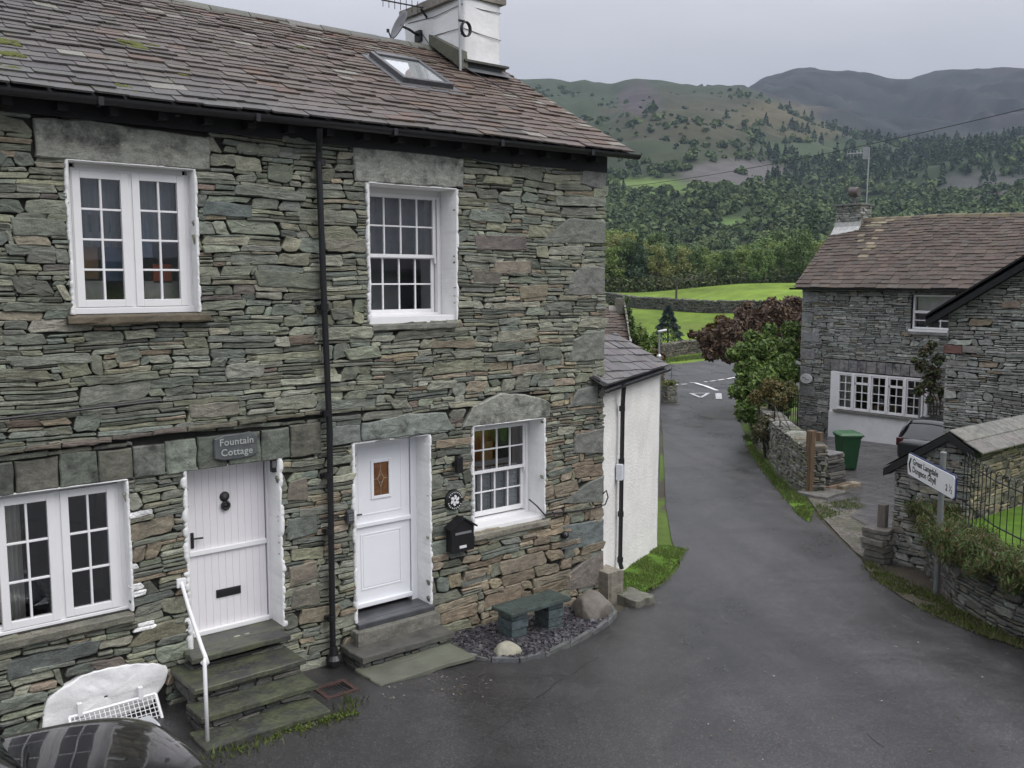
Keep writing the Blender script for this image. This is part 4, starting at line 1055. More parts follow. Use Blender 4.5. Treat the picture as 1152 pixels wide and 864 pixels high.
# ------------------------------------------------------------------ doorsteps, rail, bench, stones
def slab(mb, x0, x1, y0, y1, z0, z1, seed, col=None, jit=.012, n=7):
    """a riven slab with wavering edges"""
    rng = random.Random(seed); per = []
    cs = [(x0, y0), (x1, y0), (x1, y1), (x0, y1)]
    for (a, c), (e, g) in zip(cs, cs[1:]+cs[:1]):
        for i in range(n): per.append((a+(e-a)*i/n+rng.uniform(-jit, jit)*.6, c+(g-c)*i/n+rng.uniform(-jit, jit)))
    cx, cy = (x0+x1)/2, (y0+y1)/2
    f = lambda k, z, j: [(cx+(x-cx)*k, cy+(y-cy)*k, z+rng.uniform(-j, j)) for x, y in per]
    rings = [f(.96, z0, 0), f(1, z0+.006, .002), f(1, z1-.01, .003), f(.985, z1, .002), f(.5, z1, .003)]
    mb.loft(rings, col=col)
def stone_riser(mb, x0, x1, y, z0, z1, seed, back):
    rng = random.Random(seed)
    mb.cur = (.05, .05, .045); mb.box(x0+.03, x1-.03, y+.03, back, z0, z1-.002); mb.cur = None
    rubble(mb, x0+.02, x1-.02, z0, z1-.002, [], lambda u, d, v: (u, y+d, v), lambda u, v, r, h: vary(r.choice([(.06, .065, .058), (.09, .09, .075), (.045, .048, .045)]), r), seed, bh=(.05, .09), sw=(.14, .4), warp_a=.006, relief=.02)
    for xx, s in ((x0, 1), (x1, -1)):
        rubble(mb, y+.02, back, z0, z1-.002, [], lambda u, d, v: (xx+s*d, u, v), lambda u, v, r, h: vary((.07, .072, .062), r), seed+50, bh=(.05, .09), sw=(.12, .3), warp_a=.005, relief=.015)
st = thing('door_steps', 'mossy slate steps with white handrail rising to the pinkish white door', 'steps', (3.75, -.7, 0))
for i, (x0, x1, y0, z1, bk) in enumerate(((3.03, 4.37, -1.42, .10, -1.0), (3.12, 4.40, -1.07, .255, -.66), (3.18, 4.43, -.74, .415, -.0), (3.3, 4.42, -.30, .50, 0))):
    b = MB(); stone_riser(b, x0+.03, x1-.03, y0+.05, -.15 if i == 0 else z1-.22, z1-.055, 300+i, bk+.06 if i < 3 else .0); b.build('riser', M['stone'], st, recalc=False)
    if i < 3: b = MB(); slab(b, x0, x1, y0, bk+.02, z1-.06, z1, 310+i); b.build('tread', M['step'], st)
b = MB(); slab(b, 3.32, 4.44, -.33, -.0, .51, .569, 316); b.build('tread', M['step'], st)
st2 = thing('door_steps', 'low stone block step and greenish slate slab below the bright white door', 'steps', (5.9, -.5, -.1))
b = MB(); stone_riser(b, 5.28, 6.58, -.50, -.25, .07, 330, .0); b.build('riser', M['stone'], st2, recalc=False)
b = MB(); slab(b, 5.25, 6.6, -.54, .0, .06, .135, 331, jit=.02); b.build('tread', simple('dark_worn_step', (.085, .083, .075), .5, .35, 4, .6, 25, .012, dirt=(.17, .165, .12), dirt_amt=.6), st2)
b = MB(); slab(b, 5.40, 6.62, -.2, .0, .13, .30, 332, jit=.01); b.cur=None; b.c=[(.16,.155,.13)]*len(b.v); b.build("riser", M["sill"], st2)
b = MB(); stone_riser(b, 5.25, 6.5, -.97, -.32, -.055, 333, -.5); b.build('riser', M['stone'], st2, recalc=False)
b = MB(); slab(b, 5.2, 6.56, -1.02, -.45, -.06, -.005, 334, jit=.02); b.build('tread', simple('green_slate_slab', (.125, .132, .10), .42, .25, 3, .4, 30), st2)
# handrail
q = on_axis(230, 742, 1, -1.25)
b = MB(); b.tube([(3.33, .0, 1.34), (3.33, -.05, 1.335), (3.31, -.3, 1.13), (q[0]+.03, -1.12, q[2]+.06), (q[0]+.03, -1.2, q[2]+.0), (q[0]+.035, -1.23, q[2]-.05), (q[0]+.03, -1.19, q[2]-.085), (q[0]+.01, -1.15, q[2]-.06)], .021, 10)
b.tube([(q[0]-.0, -1.25, -.06), (q[0], -1.25, q[2]-.02), (q[0]+.02, -1.22, q[2]+.0)], .02, 10)
hr = b.build('handrail', M['white'], st, smooth=True); b = MB(); b.box(3.28, 3.38, -.05, -.005, 1.29, 1.39); b.build('fixing_plate', M['white'], hr, bevel=.005)
# corner steps at the end of the cottage
st3 = thing('corner_step', 'rough cream sided stone block against the right corner of the cottage', 'step', (9.95, .1, -.3))
b = MB(); slab(b, 9.66, 9.98, -.22, .5, -.4, .20, 340, (.22, .2, .16), .025); b.build('block', M['sill'], st3, bevel=.02)
b = MB(); slab(b, 9.86, 10.28, -.62, -.08, -.4, -.17, 341, (.15, .15, .12), .03); tag(b.build('slab_step', M['sill']), 'flat lichened slab lying on grass beyond the boulder', 'step')
# bench
bn = thing('slate_bench', 'small green slate bench on two stacked block legs in the slate chippings', 'bench', (7.85, -.6, -.18))
M['greenslate'] = stone_mat('polished_green_slate', lichen=.05, rough=.35, bump=.3)
b = MB(); slab(b, 7.30, 8.36, -.83, -.40, .235, .285, 350, (.055, .075, .068), .008); b.build('seat', M['greenslate'], bn)
for x in (7.36, 8.0):
    b = MB(); z = -.22
    for k, h in enumerate((.13, .12, .12, .09)): slab(b, x+.01*(k % 2), x+.27-.012*(k == 1), -.77+.015*(k % 2), -.46, z, z+h-.006, 352+k+int(x*10), vary((.085, .108, .112), rs, .12), .006); z += h
    b.build('leg', M['greenslate'], bn)
# boulders
def boulder(name, c, r, seed, col, label, mat=None):
    bm = bmesh.new(); bmesh.ops.create_icosphere(bm, subdivisions=4, radius=1)
    for v in bm.verts:
        p = v.co.copy(); n = .22*noise.noise(p*1.1+Vector((seed, 0, 0)))+.07*noise.noise(p*3+Vector((0, seed, 0)))+.02*noise.noise(p*9)
        k = 1+n; p = p*k
        for ax in ((.8, .2, .5), (-.5, -.7, .4), (.2, -.9, -.1), (-.9, .3, .2)):      # broken facets
            a = Vector(ax).normalized(); dd = p.dot(a)
            if dd > .82: p -= a*(dd-.82)*.75
        v.co = Vector((p.x*r[0], p.y*r[1], p.z*r[2]))
    me = bpy.data.meshes.new(name); bm.to_mesh(me); bm.free(); me.materials.append(mat); me.polygons.foreach_set('use_smooth', [True]*len(me.polygons))
    o = bpy.data.objects.new(name, me); COL.objects.link(o); o.location = c; tag(o, label, 'boulder')
m1 = simple('brown_boulder', (.165, .148, .125), .75, .25, 5, .6, 18, .02, dirt=(.10, .095, .08), dirt_amt=.6)
m2 = simple('yellow_boulder', (.32, .305, .24), .75, .2, 6, .6, 20, .015, dirt=(.2, .2, .12), dirt_amt=.5)
boulder('boulder', (8.97, -.60, -.07), (.27, .27, .245), 3.1, None, 'large brown boulder at the right end of the slate chippings', m1)
boulder('boulder', (6.98, -1.12, -.085), (.195, .18, .165), 8.2, None, 'smaller pale yellow boulder in front of the slate bench', m2)
# chippings bed and its kerb
KB = [(6.56, -.30), (6.6, -.80), (6.72, -1.16), (6.98, -1.38), (7.35, -1.42), (7.85, -1.33), (8.4, -1.17), (8.9, -.97), (9.32, -.73), (9.5, -.45), (9.55, -.02), (6.56, -.02)]
patch_sheet('slate_bed', KB, simple('wet_dark_earth', (.025, .024, .026), .5, .3, 20, .6, 60), .05, 'stuff', .01)
b = MB(); KL = KB[:-2]
for (p, q2) in zip(KL, KL[1:]):
    L = math.hypot(q2[0]-p[0], q2[1]-p[1]); n = max(1, int(L/.32))
    for i in range(n):
        a = [p[k]+(q2[k]-p[k])*i/n for k in (0, 1)]; c = [p[k]+(q2[k]-p[k])*(i+1)/n for k in (0, 1)]
        t = Vector((c[0]-a[0], c[1]-a[1], 0)).normalized(); nn = Vector((-t.y, t.x, 0))*.03
        z = H(a[0], a[1]); h = .075+rs.uniform(-.006, .006)
        b.prism([(a[0]-nn.x, a[1]-nn.y), (c[0]-nn.x-t.x*.006, c[1]-nn.y-t.y*.006), (c[0]+nn.x-t.x*.006, c[1]+nn.y-t.y*.006), (a[0]+nn.x, a[1]+nn.y)], lambda x, y: (x, y, z-.05), lambda x, y: (x, y, z+h), vary((.12, .125, .125), rs))
tag(b.build('bed_kerb', M['sill'], bevel=.006), 'thin grey stone edging curving round the slate chippings', 'kerb')
def scatter_in(poly, n, seed):
    rg = random.Random(seed); xs = [p[0] for p in poly]; ys = [p[1] for p in poly]; out = []
    while len(out) < n:
        x, y = rg.uniform(min(xs), max(xs)), rg.uniform(min(ys), max(ys)); ins = False
        for (a, b1), (c, d1) in zip(poly, poly[1:]+poly[:1]):
            if (b1 > y) != (d1 > y) and x < (c-a)*(y-b1)/(d1-b1)+a: ins = not ins
        if ins: out.append((x, y))
    return out
b = MB(); rc = random.Random(12)
for x, y in scatter_in(KB, 5200, 3):
    e = rc.uniform(.012, .034); a = rc.uniform(0, 6.28); ax = Vector((math.cos(a), math.sin(a), rc.uniform(-.4, .4)))*e; bx = Vector((-math.sin(a), math.cos(a), rc.uniform(-.5, .5)))*e*rc.uniform(.4, .8); up = Vector((0, 0, e*rc.uniform(.2, .5)))
    c = Vector((x, y, H(x, y)+.06+rc.uniform(0, .02)))
    P = [c-ax-bx, c+ax*.8-bx*1.1, c+ax+bx, c-ax*.9+bx*.8]
    b.add([p-up for p in P]+[p*1+up for p in P], [(4, 5, 6, 7), (0, 1, 5, 4), (1, 2, 6, 5), (2, 3, 7, 6), (3, 0, 4, 7)], vary(rc.choice([(.045, .042, .05), (.07, .066, .075), (.035, .034, .04), (.10, .095, .10)]), rc))
M['chip'] = simple('slate_chippings', (1, 1, 1), .35, .2, 30, attr=True)
setkind(b.build('slate_chippings', M['chip'], recalc=False), 'stuff')
# drain by the pipe
dx = gp(378, 779)[:2]
b = MB(); z = H(*dx)+.03
for (a, c, e, g) in ((-.2, -.15, -.18, .18), (.15, .2, -.18, .18), (-.15, .15, -.18, -.13), (-.15, .15, .13, .18)): b.box(dx[0]+a, dx[0]+c, dx[1]+e, dx[1]+g, z-.04, z+.012)
dr_ = b.build('gully', simple('red_clay_kerb', (.06, .032, .028), .6, .3, 10)); tag(dr_, 'small red edged drain gully at the foot of the black downpipe', 'drain')
b = MB(); b.box(dx[0]-.16, dx[0]+.16, dx[1]-.14, dx[1]+.14, z-.05, z-.02)
for i in range(7): b.box(dx[0]-.14+i*.045, dx[0]-.12+i*.045, dx[1]-.13, dx[1]+.13, z-.02, z-.004)
b.build('grating', M['iron'], dr_)
# ------------------------------------------------------------------ fittings on the front
b = MB(); b.prism([(6.83, 1.03), (7.19, 1.03), (7.19, 1.36), (7.01, 1.47), (6.83, 1.36)], lambda u, v: (u, -.17, v), lambda u, v: (u, -.03, v))
lbx = b.build('letterbox', M['black'], bevel=.008); tag(lbx, 'black gabled metal letterbox on the wall beside the bright white door', 'letterbox')
b = MB(); b.prism([(6.80, 1.34), (7.01, 1.475), (7.01, 1.50), (6.79, 1.36)], lambda u, v: (u, -.20, v), lambda u, v: (u, -.03, v)); b.prism([(7.22, 1.34), (7.23, 1.36), (7.01, 1.50), (7.01, 1.475)], lambda u, v: (u, -.20, v), lambda u, v: (u, -.03, v)); b.build('roof_flap', M['black'], lbx)
b = MB(); b.box(6.88, 7.14, -.178, -.17, 1.27, 1.30); b.build('slot', M['steel'], lbx); b = MB(); b.box(6.95, 7.06, -.176, -.17, 1.08, 1.115); b.build('name_plate', simple('white_card', (.7, .7, .7), .5), lbx)
b = MB(); b.lathe([(0, -.06), (.125, -.055), (.135, -.04), (.135, -.01), (0, -.01)], (6.96, 0, 1.71), 32, 'y'); pq = b.build('round_plaque', M['black'], smooth=False); tag(pq, 'round black plaque with white emblem above the letterbox', 'plaque')
b = MB()
for k in range(6):
    a = k*math.pi/3+.4; ca, sa = math.cos(a), math.sin(a)
    P = [(.012, -.01), (.05, -.028), (.075, -.005), (.07, .02), (.045, .015), (.02, .012)]
    b.add([(6.96+ca*p-sa*q2, -.0605, 1.71+sa*p+ca*q2) for p, q2 in P], [tuple(range(6))])
for k in range(22):
    if k in (10, 11, 21, 0): continue
    a = k*2*math.pi/22; b.add([(6.96+r*math.cos(a+e), -.0605, 1.71+r*math.sin(a+e)) for r, e in ((.098, -.06), (.117, -.05), (.117, .06), (.098, .045))], [(0, 1, 2, 3)])
b.build('emblem', simple('white_enamel', (.7, .7, .7), .4), pq, recalc=False)
def wall_lamp(name, u, v, label, s=1):
    b = MB(); b.box(u-.045*s, u+.045*s, -.16, -.08, v-.11*s, v+.11*s); l = b.build(name, M['black'], bevel=.01); tag(l, label, 'lamp')
    b = MB(); b.box(u-.035*s, u+.035*s, -.08, -.01, v-.03, v+.03); b.build('bracket', M['black'], l)
    b = MB(); b.lathe([(0, -.118*s), (.03*s, -.118*s), (.03*s, -.112*s)], (u, -.12, v), 12); b.build('lens', simple('lamp_lens', (.3, .3, .3), .2), l)
wall_lamp('wall_lamp', 6.98, 2.2, 'black box wall lamp between the bright white door and sash window')
b = MB(); b.box(4.47-.03, 4.47+.05, .02, .09, 2.40, 2.58); l = b.build('wall_lamp', M['black'], bevel=.01); tag(l, 'small black lamp in the top corner of the pinkish white doorway', 'lamp')
b = MB(); b.box(4.44, 4.5, .005, .02, 2.46, 2.54); b.build('sensor', simple('sensor', (.12, .12, .13), .3), l)
b = MB(); b.box(5.345, 5.44, -.085, -.02, 1.66, 1.815); ks = b.build('key_safe', simple('key_safe', (.06, .062, .07), .4), bevel=.01); tag(ks, 'small grey key safe left of the bright white door', 'key safe')
b = MB()
for i in range(3):
    for j in range(3): b.box(5.365+i*.022, 5.38+i*.022, -.092, -.085, 1.70+j*.03, 1.72+j*.03)
b.build('keypad', M['steel'], ks)
b = MB(); b.lathe([(0, -.1), (.04, -.095), (.06, -.06), (.06, -.02), (0, -.02)], (8.94, 0, .89), 14, 'y'); tag(b.build('vent_cap', M['black'], smooth=True), 'small black round vent cap in the big grey corner stone', 'vent')
b = MB(); b.tube([(8.33, .05, 1.50), (8.42, -.02, 1.40), (8.56, -.05, 1.24), (8.75, -.05, 1.25), (9.1, -.055, 1.22), (9.6, -.055, 1.2), (9.76, -.05, 1.22), (9.84, -.03, 1.32), (9.80, -.03, 1.43), (9.72, -.05, 1.40)], .011, 6); tag(b.build('cable', M['black'], smooth=True), 'thin black cable looping from the lower sash window to the corner', 'cable')
# house name in slate
b = MB(); feature(b, [(3.74, 2.66), (3.82, 2.64), (4.17, 2.64), (4.23, 2.68), (4.235, 2.88), (4.16, 2.92), (3.84, 2.92), (3.74, 2.87)], MF, 44, .075, .01, (.085, .092, .095), n=6, base=-.03)
sg = b.build('name_sign', simple('sign_slate', (.085, .092, .095), .5, .2, 10, .3, 40), recalc=False); tag(sg, 'slate house name sign reading Fountain Cottage over the pinkish white door', 'sign')
b = MB()
for t_, v in (('Fountain', 2.80), ('Cottage', 2.685)):
    V, F = text_mesh(t_, .108, .0015, 1.05, 'CENTER'); b.add([(3.985+x, -.0875, v+y) for x, y, _ in V], F)
b.build('lettering', simple('sign_paint', (.36, .38, .36), .6), sg, recalc=False)
# cellar grate: a sloping white mesh frame
gr = thing('cellar_grate', 'white wire mesh grate leaning below the white painted stone behind the black car', 'grate', (2.6, -.2, 0))
P00, P10, P01 = Vector((2.12, -.12, .21)), Vector((2.98, -.12, .215)), Vector((2.12, -.42, -.10))
ex, ey = (P10-P00), (P01-P00)
gpz = lambda a, c: P00+ex*a+ey*c
b = MB()
for p, q2 in (((0, 0), (1, 0)), ((0, 1), (1, 1)), ((0, 0), (0, 1)), ((1, 0), (1, 1))): b.tube([gpz(*p), gpz(*q2)], .018, 6)
for x in (.12, .82): b.box(P00.x+x*.86-.02, P00.x+x*.86+.025, -.14, -.085, .2, .33)
b.build('frame', M['white'], gr)
b = MB()
for i in range(1, 18): b.tube([gpz(i/18, 0), gpz(i/18, 1)], .0045, 4)
for i in range(1, 9): b.tube([gpz(0, i/9), gpz(1, i/9)], .0045, 4)
b.build('wire_mesh', M['white'], gr)
# ------------------------------------------------------------------ chimney fittings
ds = thing('satellite_dish', 'grey satellite dish on an arm at the left of the white chimney', 'satellite dish', (8.75, 3.75, 8.8))
dc = Vector(on_axis(451, 29, 0, 8.55)); nrm = Vector((-.9, .1, .4)).normalized(); a1 = nrm.cross(Vector((0, 0, 1))).normalized(); a2 = a1.cross(nrm)
b = MB(); rings = []
for k in range(6):
    r = .23*k/5; rings.append([dc+(a1*math.cos(t*.2618)*r+a2*math.sin(t*.2618)*r*1.12)+nrm*(.28*(r/.32)**2*.32) for t in range(24)])
b.loft(rings, cap=False); o = b.build('dish', simple('dish_grey', (.12, .122, .13), .5, .08, 8), ds, smooth=True, recalc=False); s_ = o.modifiers.new('s', 'SOLIDIFY'); s_.thickness = .012
b = MB(); b.tube([dc, dc+Vector((.15, 0, -.03)), Vector((8.93, dc.y+.03, dc.z-.1))], .022, 8); b.box(8.88, 8.95, dc.y-.06, dc.y+.1, dc.z-.2, dc.z-.02); b.tube([dc-a2*.3+nrm*.05, dc+nrm*.16-a2*.2], .012, 6); b.lathe([(.025, 0), (.025, .05)], dc+nrm*.16-a2*.22, 8); b.build('arm', M['iron'], ds)
ar = thing('television_aerial', 'thin comb television aerial above the ridge left of the white chimney', 'aerial', (8.6, 3.3, 9))
ac = Vector(on_axis(444, 3, 1, 3.4))
b = MB(); b.tube([ac+Vector((-.25, .0, 0)), ac+Vector((.55, 0, .02))], .012, 6)
for k in range(7): b.tube([ac+Vector((-.22+k*.11, 0, -.1)), ac+Vector((-.22+k*.11, 0, .10))], .006, 5)
b.tube([ac+Vector((.5, 0, 0)), ac+Vector((.85, .1, -.25))], .02, 6); b.build('boom', M['iron'], ar)
pm = thing('aerial_mast', 'grey mast with a coil of black cable in front of the white chimney', 'mast', (8.86, 2.4, 8))
mb0 = Vector(on_axis(518, 76, 1, 2.3)); 
b = MB(); b.tube([mb0-Vector((0, 0, .05)), mb0+Vector((-.02, 0, 1.7))], .022, 8); b.build('pole', M['steel'], pm)
mc = Vector(on_axis(523, 33, 1, 2.28)); b = MB()
for k in range(4): b.tube([mc+Vector((.085*math.cos(t*.3927)+.004*k, -.012*k, .11*math.sin(t*.3927))) for t in range(17)], .011, 6)
b.tube([mc+Vector((-.12, 0, .12)), mc+Vector((0, 0, .12))], .018, 6); b.build('cable_coil', M['iron'], pm)
cb = MB()
wv = lambda *ps: [Vector(p) for p in ps]
cb.tube([(8.93, 4.0, 8.98), (8.93, 3.2, 8.92), (8.925, 2.42, 8.95), (9.3, 2.405, 8.92), (9.69, 2.405, 8.93)], .006, 5)
cb.tube([(8.93, 3.2, 8.62), (8.93, 2.7, 8.6), (8.925, 2.41, 8.58), (9.3, 2.40, 8.53), (9.69, 2.405, 8.5)], .006, 5)
cb.tube([(8.93, 3.6, 8.75), (8.85, 3.25, 8.48), (8.78, 2.6, 8.12), (9.0, 2.0, 7.76), (9.25, 1.3, 7.36)], .008, 5)
tag(cb.build('chimney_cable', M['iron'], smooth=True), 'thin dark cables strapped round the white chimney and down the slates', 'cable')
# ------------------------------------------------------------------ the white lean-to with its own roof
A2, B2 = Vector((9.76, .02, 0)), Vector((12.70, 1.53, 0)); dl = (B2-A2).normalized(); nl = Vector((-dl.y, dl.x, 0)); LL = (B2-A2).length
lt = thing('white_outbuilding', 'white roughcast outbuilding with big roof slates joined to the cottage corner', 'outbuilding', (11, .8, -.3))
ML = lambda u, d, v: tuple(A2+dl*u+nl*d+Vector((0, 0, v)))
b = MB(); n = 18; rows = []
for i in range(n+1):
    u = LL*i/n; rows.append([ML(u, .03*noise.noise((u*1.5, v*1.5, 4)), v) for v in np.linspace(-.7, 3.02, 20)])
b.loft(rows, cap=False, closed=False); rows = []
for i in range(10):
    d = 3.0*i/9; rows.append([ML(LL+.03*noise.noise((d*1.5, v*1.5, 8)), d+(.03*noise.noise((LL*1.5, v*1.5, 4)) if i == 0 else 0), v) for v in np.linspace(-.7, 3.02+min(d, .8)*.55, 12)])
b.loft(rows, cap=False, closed=False); b.build('wall', M['render'], lt, smooth=True, recalc=False)
b = MB(); SL = lambda a, bb: tuple(A2+dl*(a)+nl*(-.11+bb*.87)+Vector((0, 0, 3.06+.495*bb)))
NLt = (Vector((0, 0, .87))-nl*.495).normalized()
b.quad(SL(-.3, 0), SL(LL+.03, 0), SL(LL-.10, 1.05), SL(-.3, 1.05), (.05, .05, .05)); rf2 = b.build('roof', M['slate'], lt, recalc=False)
ca, sa = math.cos(.14), math.sin(.14)
def SLr(a, bb): return SL(a*ca+bb*sa-.3, -a*sa+bb*ca-.0+.6)
def inv(a, bb): a += .3; bb -= .6; return (a*ca-bb*sa, a*sa+bb*ca)
cv = [inv(-.25, -.02), inv(LL+.05, -.02), inv(LL-.10, 1.1), inv(-.25, 1.1)]
b = MB(); slates(b, lambda a, bb: SLr(a-.5, bb-.9), NLt, 2.6, 5, 41, lambda a, bb, r: vary(r.choice([(.14, .132, .135), (.155, .147, .15), (.125, .117, .118)]), r, .1), e0=.24, e1=.22, w0=(.3, .46), w1=(.3, .46), thick=.02, conv=[(x+.5, y+.9) for x, y in cv], lift=.018)
b.build('slate_covering', M['slate'], rf2, recalc=False)
b = MB(); p0, p1 = Vector(SL(-.25, -.04)), Vector(SL(LL+.06, -.04)); gutter_mesh(b, p0-Vector((0, 0, .03)), p1-Vector((0, 0, .03)), -nl, .055); b.box(0, LL+.04, -.075, -.05, 2.93, 3.05, ML); b.build('gutter', M['black'], lt)
b = MB(); up = lambda u, d, v: ML(u, d, v)
b.tube([up(.62, -.14, 3.0), up(.64, -.12, 2.82), up(.72, -.09, 2.66), up(.72, -.08, .1), up(.72, -.11, .0)], .036, 10)
for z in (2.6, 1.75, .9, .15): b.tube([up(.72, -.08, z-.04), up(.72, -.08, z+.04)], .05, 10)
b.build('downpipe', M['black'], lt); b = MB(); b.box(.62, .79, -.12, -.02, 1.46, 1.72, ML); b.build('meter_box', simple('pale_box', (.6, .62, .66), .5), lt, bevel=.01)
# low stone cottage behind it
ob = thing('stone_outhouse', 'low brownish slate roof peeping out behind the white outbuilding', 'outhouse', (14, 6, -.4))
def far_house():
    bx, by = sr_to_xy(23.0, 2.86); ux, uy = -RV[0], -RV[1]        # runs away to the left, face on
    Mo = lambda u, d, v: (bx+ux*u+hx*d, by+uy*u+hy*d, v)
    b = MB(); b.box(.05, 4, .0, 3.2, -.8, 2.9, Mo); b.prism([(0, 2.9), (3.2, 2.9), (1.6, 3.95)], lambda d, v: Mo(.05, d, v), lambda d, v: Mo(.3, d, v)); b.c = [(.2, .19, .16)]*len(b.v); b.build('wall', M['sill'], ob)
    S = lambda a, c: Mo(-.08+a, -.15+c*.86, 2.85+c*.51); N_ = Vector((-hx*.51, -hy*.51, .86))
    b = MB(); b.quad(S(0, 0), S(4, 0), S(4, 2.1), S(0, 2.1), (.1, .08, .08)); b.quad(S(0, 2.1), S(4, 2.1), Mo(4, 3.3, 2.8), Mo(-.08, 3.3, 2.8), (.1, .08, .08)); r = b.build('roof', M['slate'], ob, recalc=False)
    b = MB(); slates(b, S, N_, 2.1, 4, 43, pal_roof2, e0=.14, e1=.11, w0=(.2, .34), w1=(.16, .3)); b.build('slate_covering', M['slate'], r, recalc=False)
    b = MB(); rubble(b, -.25, 3.3, 2.6, 4.25, [], lambda u, d, v: Mo(-.1+d, u, v), pal_wall, 45, conv=[(-.25, 2.6), (3.3, 2.6), (3.3, 2.95), (1.6, 4.2), (-.25, 2.95)]); b.box(-.09, .1, 1.3, 1.9, 3.7, 4.15, lambda u, d, v: Mo(u, d, v), (.13, .12, .10)); b.build('gable_parapet', M['stone'], ob, recalc=False)
far_house()
# ------------------------------------------------------------------ the house across the lane
at = lambda px, py, s: Vector(CAM)+Vector(ray(px, py))*s          # a point s metres ahead
XR = 27.5; MR = lambda u, d, v: (XR+d, -u, v)
rh = thing('stone_house', 'grey slate house with brown roof and white bay window across the lane', 'house', (28, 4, -.5))
BAY = (-7.2, -3.9, -.6, 1.64); UPW = (-4.60, -3.25, 3.12, 4.19)
b = MB(); wall_core(b, -8.45, 6, -.8, 4.36, [BAY, UPW], MR, .02, .5)
b.prism([(XR+.4, -.8), (32.3, -.8), (32.3, 4.3), (29.8, 6.5), (XR+.4, 4.5)], lambda x, z: (x, 8.43, z), lambda x, z: (x, 8.0, z))
b.box(32, 32.3, -6, 8.4, -.8, 4.3)
rw = b.build('wall', M['mortar'], rh, recalc=False)
b = MB(); rq2 = random.Random(77); hs = [BAY, UPW]
for i, z in enumerate((3.9, 3.2, 2.55, 1.95, 1.35, .7)):
    w = (.62, .42, .7, .55, .45, .6)[i]; p = [(-8.44, z), (-8.44+w, z), (-8.44+w, z+.34), (-8.44, z+.36)]
    feature(b, p, MR, 400+i, .028, .014, vary((.24, .245, .24), rq2, .1)); hs.append((-8.44, -8.44+w, z, z+.35))
lb2 = MB(); u = -7.55
while u < -3.9:
    w = rq2.uniform(.24, .36); feature(lb2, [(u+.008, 1.66), (u+w-.008, 1.66), (u+w-.008, 2.02), (u+.008, 2.02)], MR, 420+int(u*9), .03, .01, vary((.19, .185, .18), rq2, .12)); u += w
hs.append((-7.55, -3.85, 1.64, 2.03)); lb2.build('lintel', M['lintel'], rw, recalc=False)
rubble(b, -8.45, 2, -.6, 4.34, hs, MR, pal_grey, 51, bh=(.08, .2), sw=(.2, .6), split=.55, relief=.03, gap=.008)
rubble(b, -32.3, -27.5, -.6, 6.4, [], lambda u, d, v: (-u, 8.45-d, v), pal_grey, 52, bh=(.12, .26), sw=(.3, .7), split=.4, conv=[(-32.3, -.6), (-27.5, -.6), (-27.5, 4.4), (-29.8, 6.55), (-32.3, 4.3)])
b.build('stone_facing', M['stone'], rw, recalc=False)
S2 = lambda a, c: (27.22+c*.748, 8.62-a, 4.38+c*.664+.05*math.sin(a*.7)*c/3.4+.03*noise.noise((a*.6, c, 5)))
N2 = (-.664, 0, .748)
b = MB(); b.cur = (.1, .08, .08); b.quad((27.25, 8.6, 4.34), (27.25, -7, 4.34), (29.8, -7, 6.6), (29.8, 8.6, 6.6)); b.quad((29.8, 8.6, 6.6), (29.8, -7, 6.6), (32.5, -7, 4.2), (32.5, 8.6, 4.2))
r2 = b.build('roof', M['slate'], rh, recalc=False)
b = MB(); slates(b, S2, N2, 3.42, 13, 53, lambda a, c, r: (vary((.22, .19, .13), r) if (1.0+c*.05 < a < 1.9 and r.random() < .10+.06*c) else pal_roof2(a, c, r)), e0=.19, e1=.12, w0=(.26, .42), w1=(.2, .32), thick=.015)
b.build('slate_covering', M['slate'], r2, recalc=False)
b = MB(); a = 0
while a < 12:
    w = .45; q = S2(a, 3.42); b.loft([[(29.82+dx_, q[1]-t, q[2]+dz_+rq2.uniform(-.008, .008)) for dx_, dz_ in ((-.2, -.12), (-.1, .02), (.0, .06), (.1, .02), (.2, -.12))] for t in (.005, w-.005)], col=vary((.14, .115, .07), rq2)); a += w
b.build('ridge', M['slate'], r2)
b = MB(); gutter_mesh(b, (27.13, 8.7, 4.37), (27.13, 1.0, 4.37), (-1, 0, 0), .06); b.build('gutter', M['black'], rh)
# chimney with its cowl
c0 = on_axis(945, 250, 0, 29.8); yk0, yk1 = c0[1]-.05, on_axis(974, 250, 0, 29.8)[1]; zt = on_axis(960, 231, 0, 29.5)[2]
b = MB(); b.cur = (.05, .05, .045); b.box(29.45, 30.15, yk1+.02, yk0-.02, 6.0, zt-.02); b.cur = None
rubble(b, -yk0, -yk1, 6.3, zt, [], lambda u, d, v: (29.45+d, -u, v), pal_grey, 54, bh=(.06, .13), sw=(.15, .4)); rubble(b, 29.45, 30.15, 6.3, zt, [], lambda u, d, v: (u, yk1+d, v), pal_grey, 55, bh=(.06, .13), sw=(.15, .4))
ck = b.build('chimney', M['stone'], r2, recalc=False)
b = MB(); slab(b, 29.38, 30.22, yk1-.06, yk0+.06, zt-.01, zt+.05, 56, (.14, .14, .13)); b.build('chimney_cap', M['sill'], ck)
b = MB(); b.quad((29.2, yk0+.03, 6.2), (29.2, yk1-.03, 6.2), (29.44, yk1-.03, 6.5), (29.44, yk0+.03, 6.5)); b.box(29.42, 29.44, yk1-.02, yk0+.02, 6.4, 6.62); b.build('flashing', simple('pale_mortar_flaunching', (.5, .5, .48), .8, .2, 8), ck)
ym = (yk0+yk1)/2
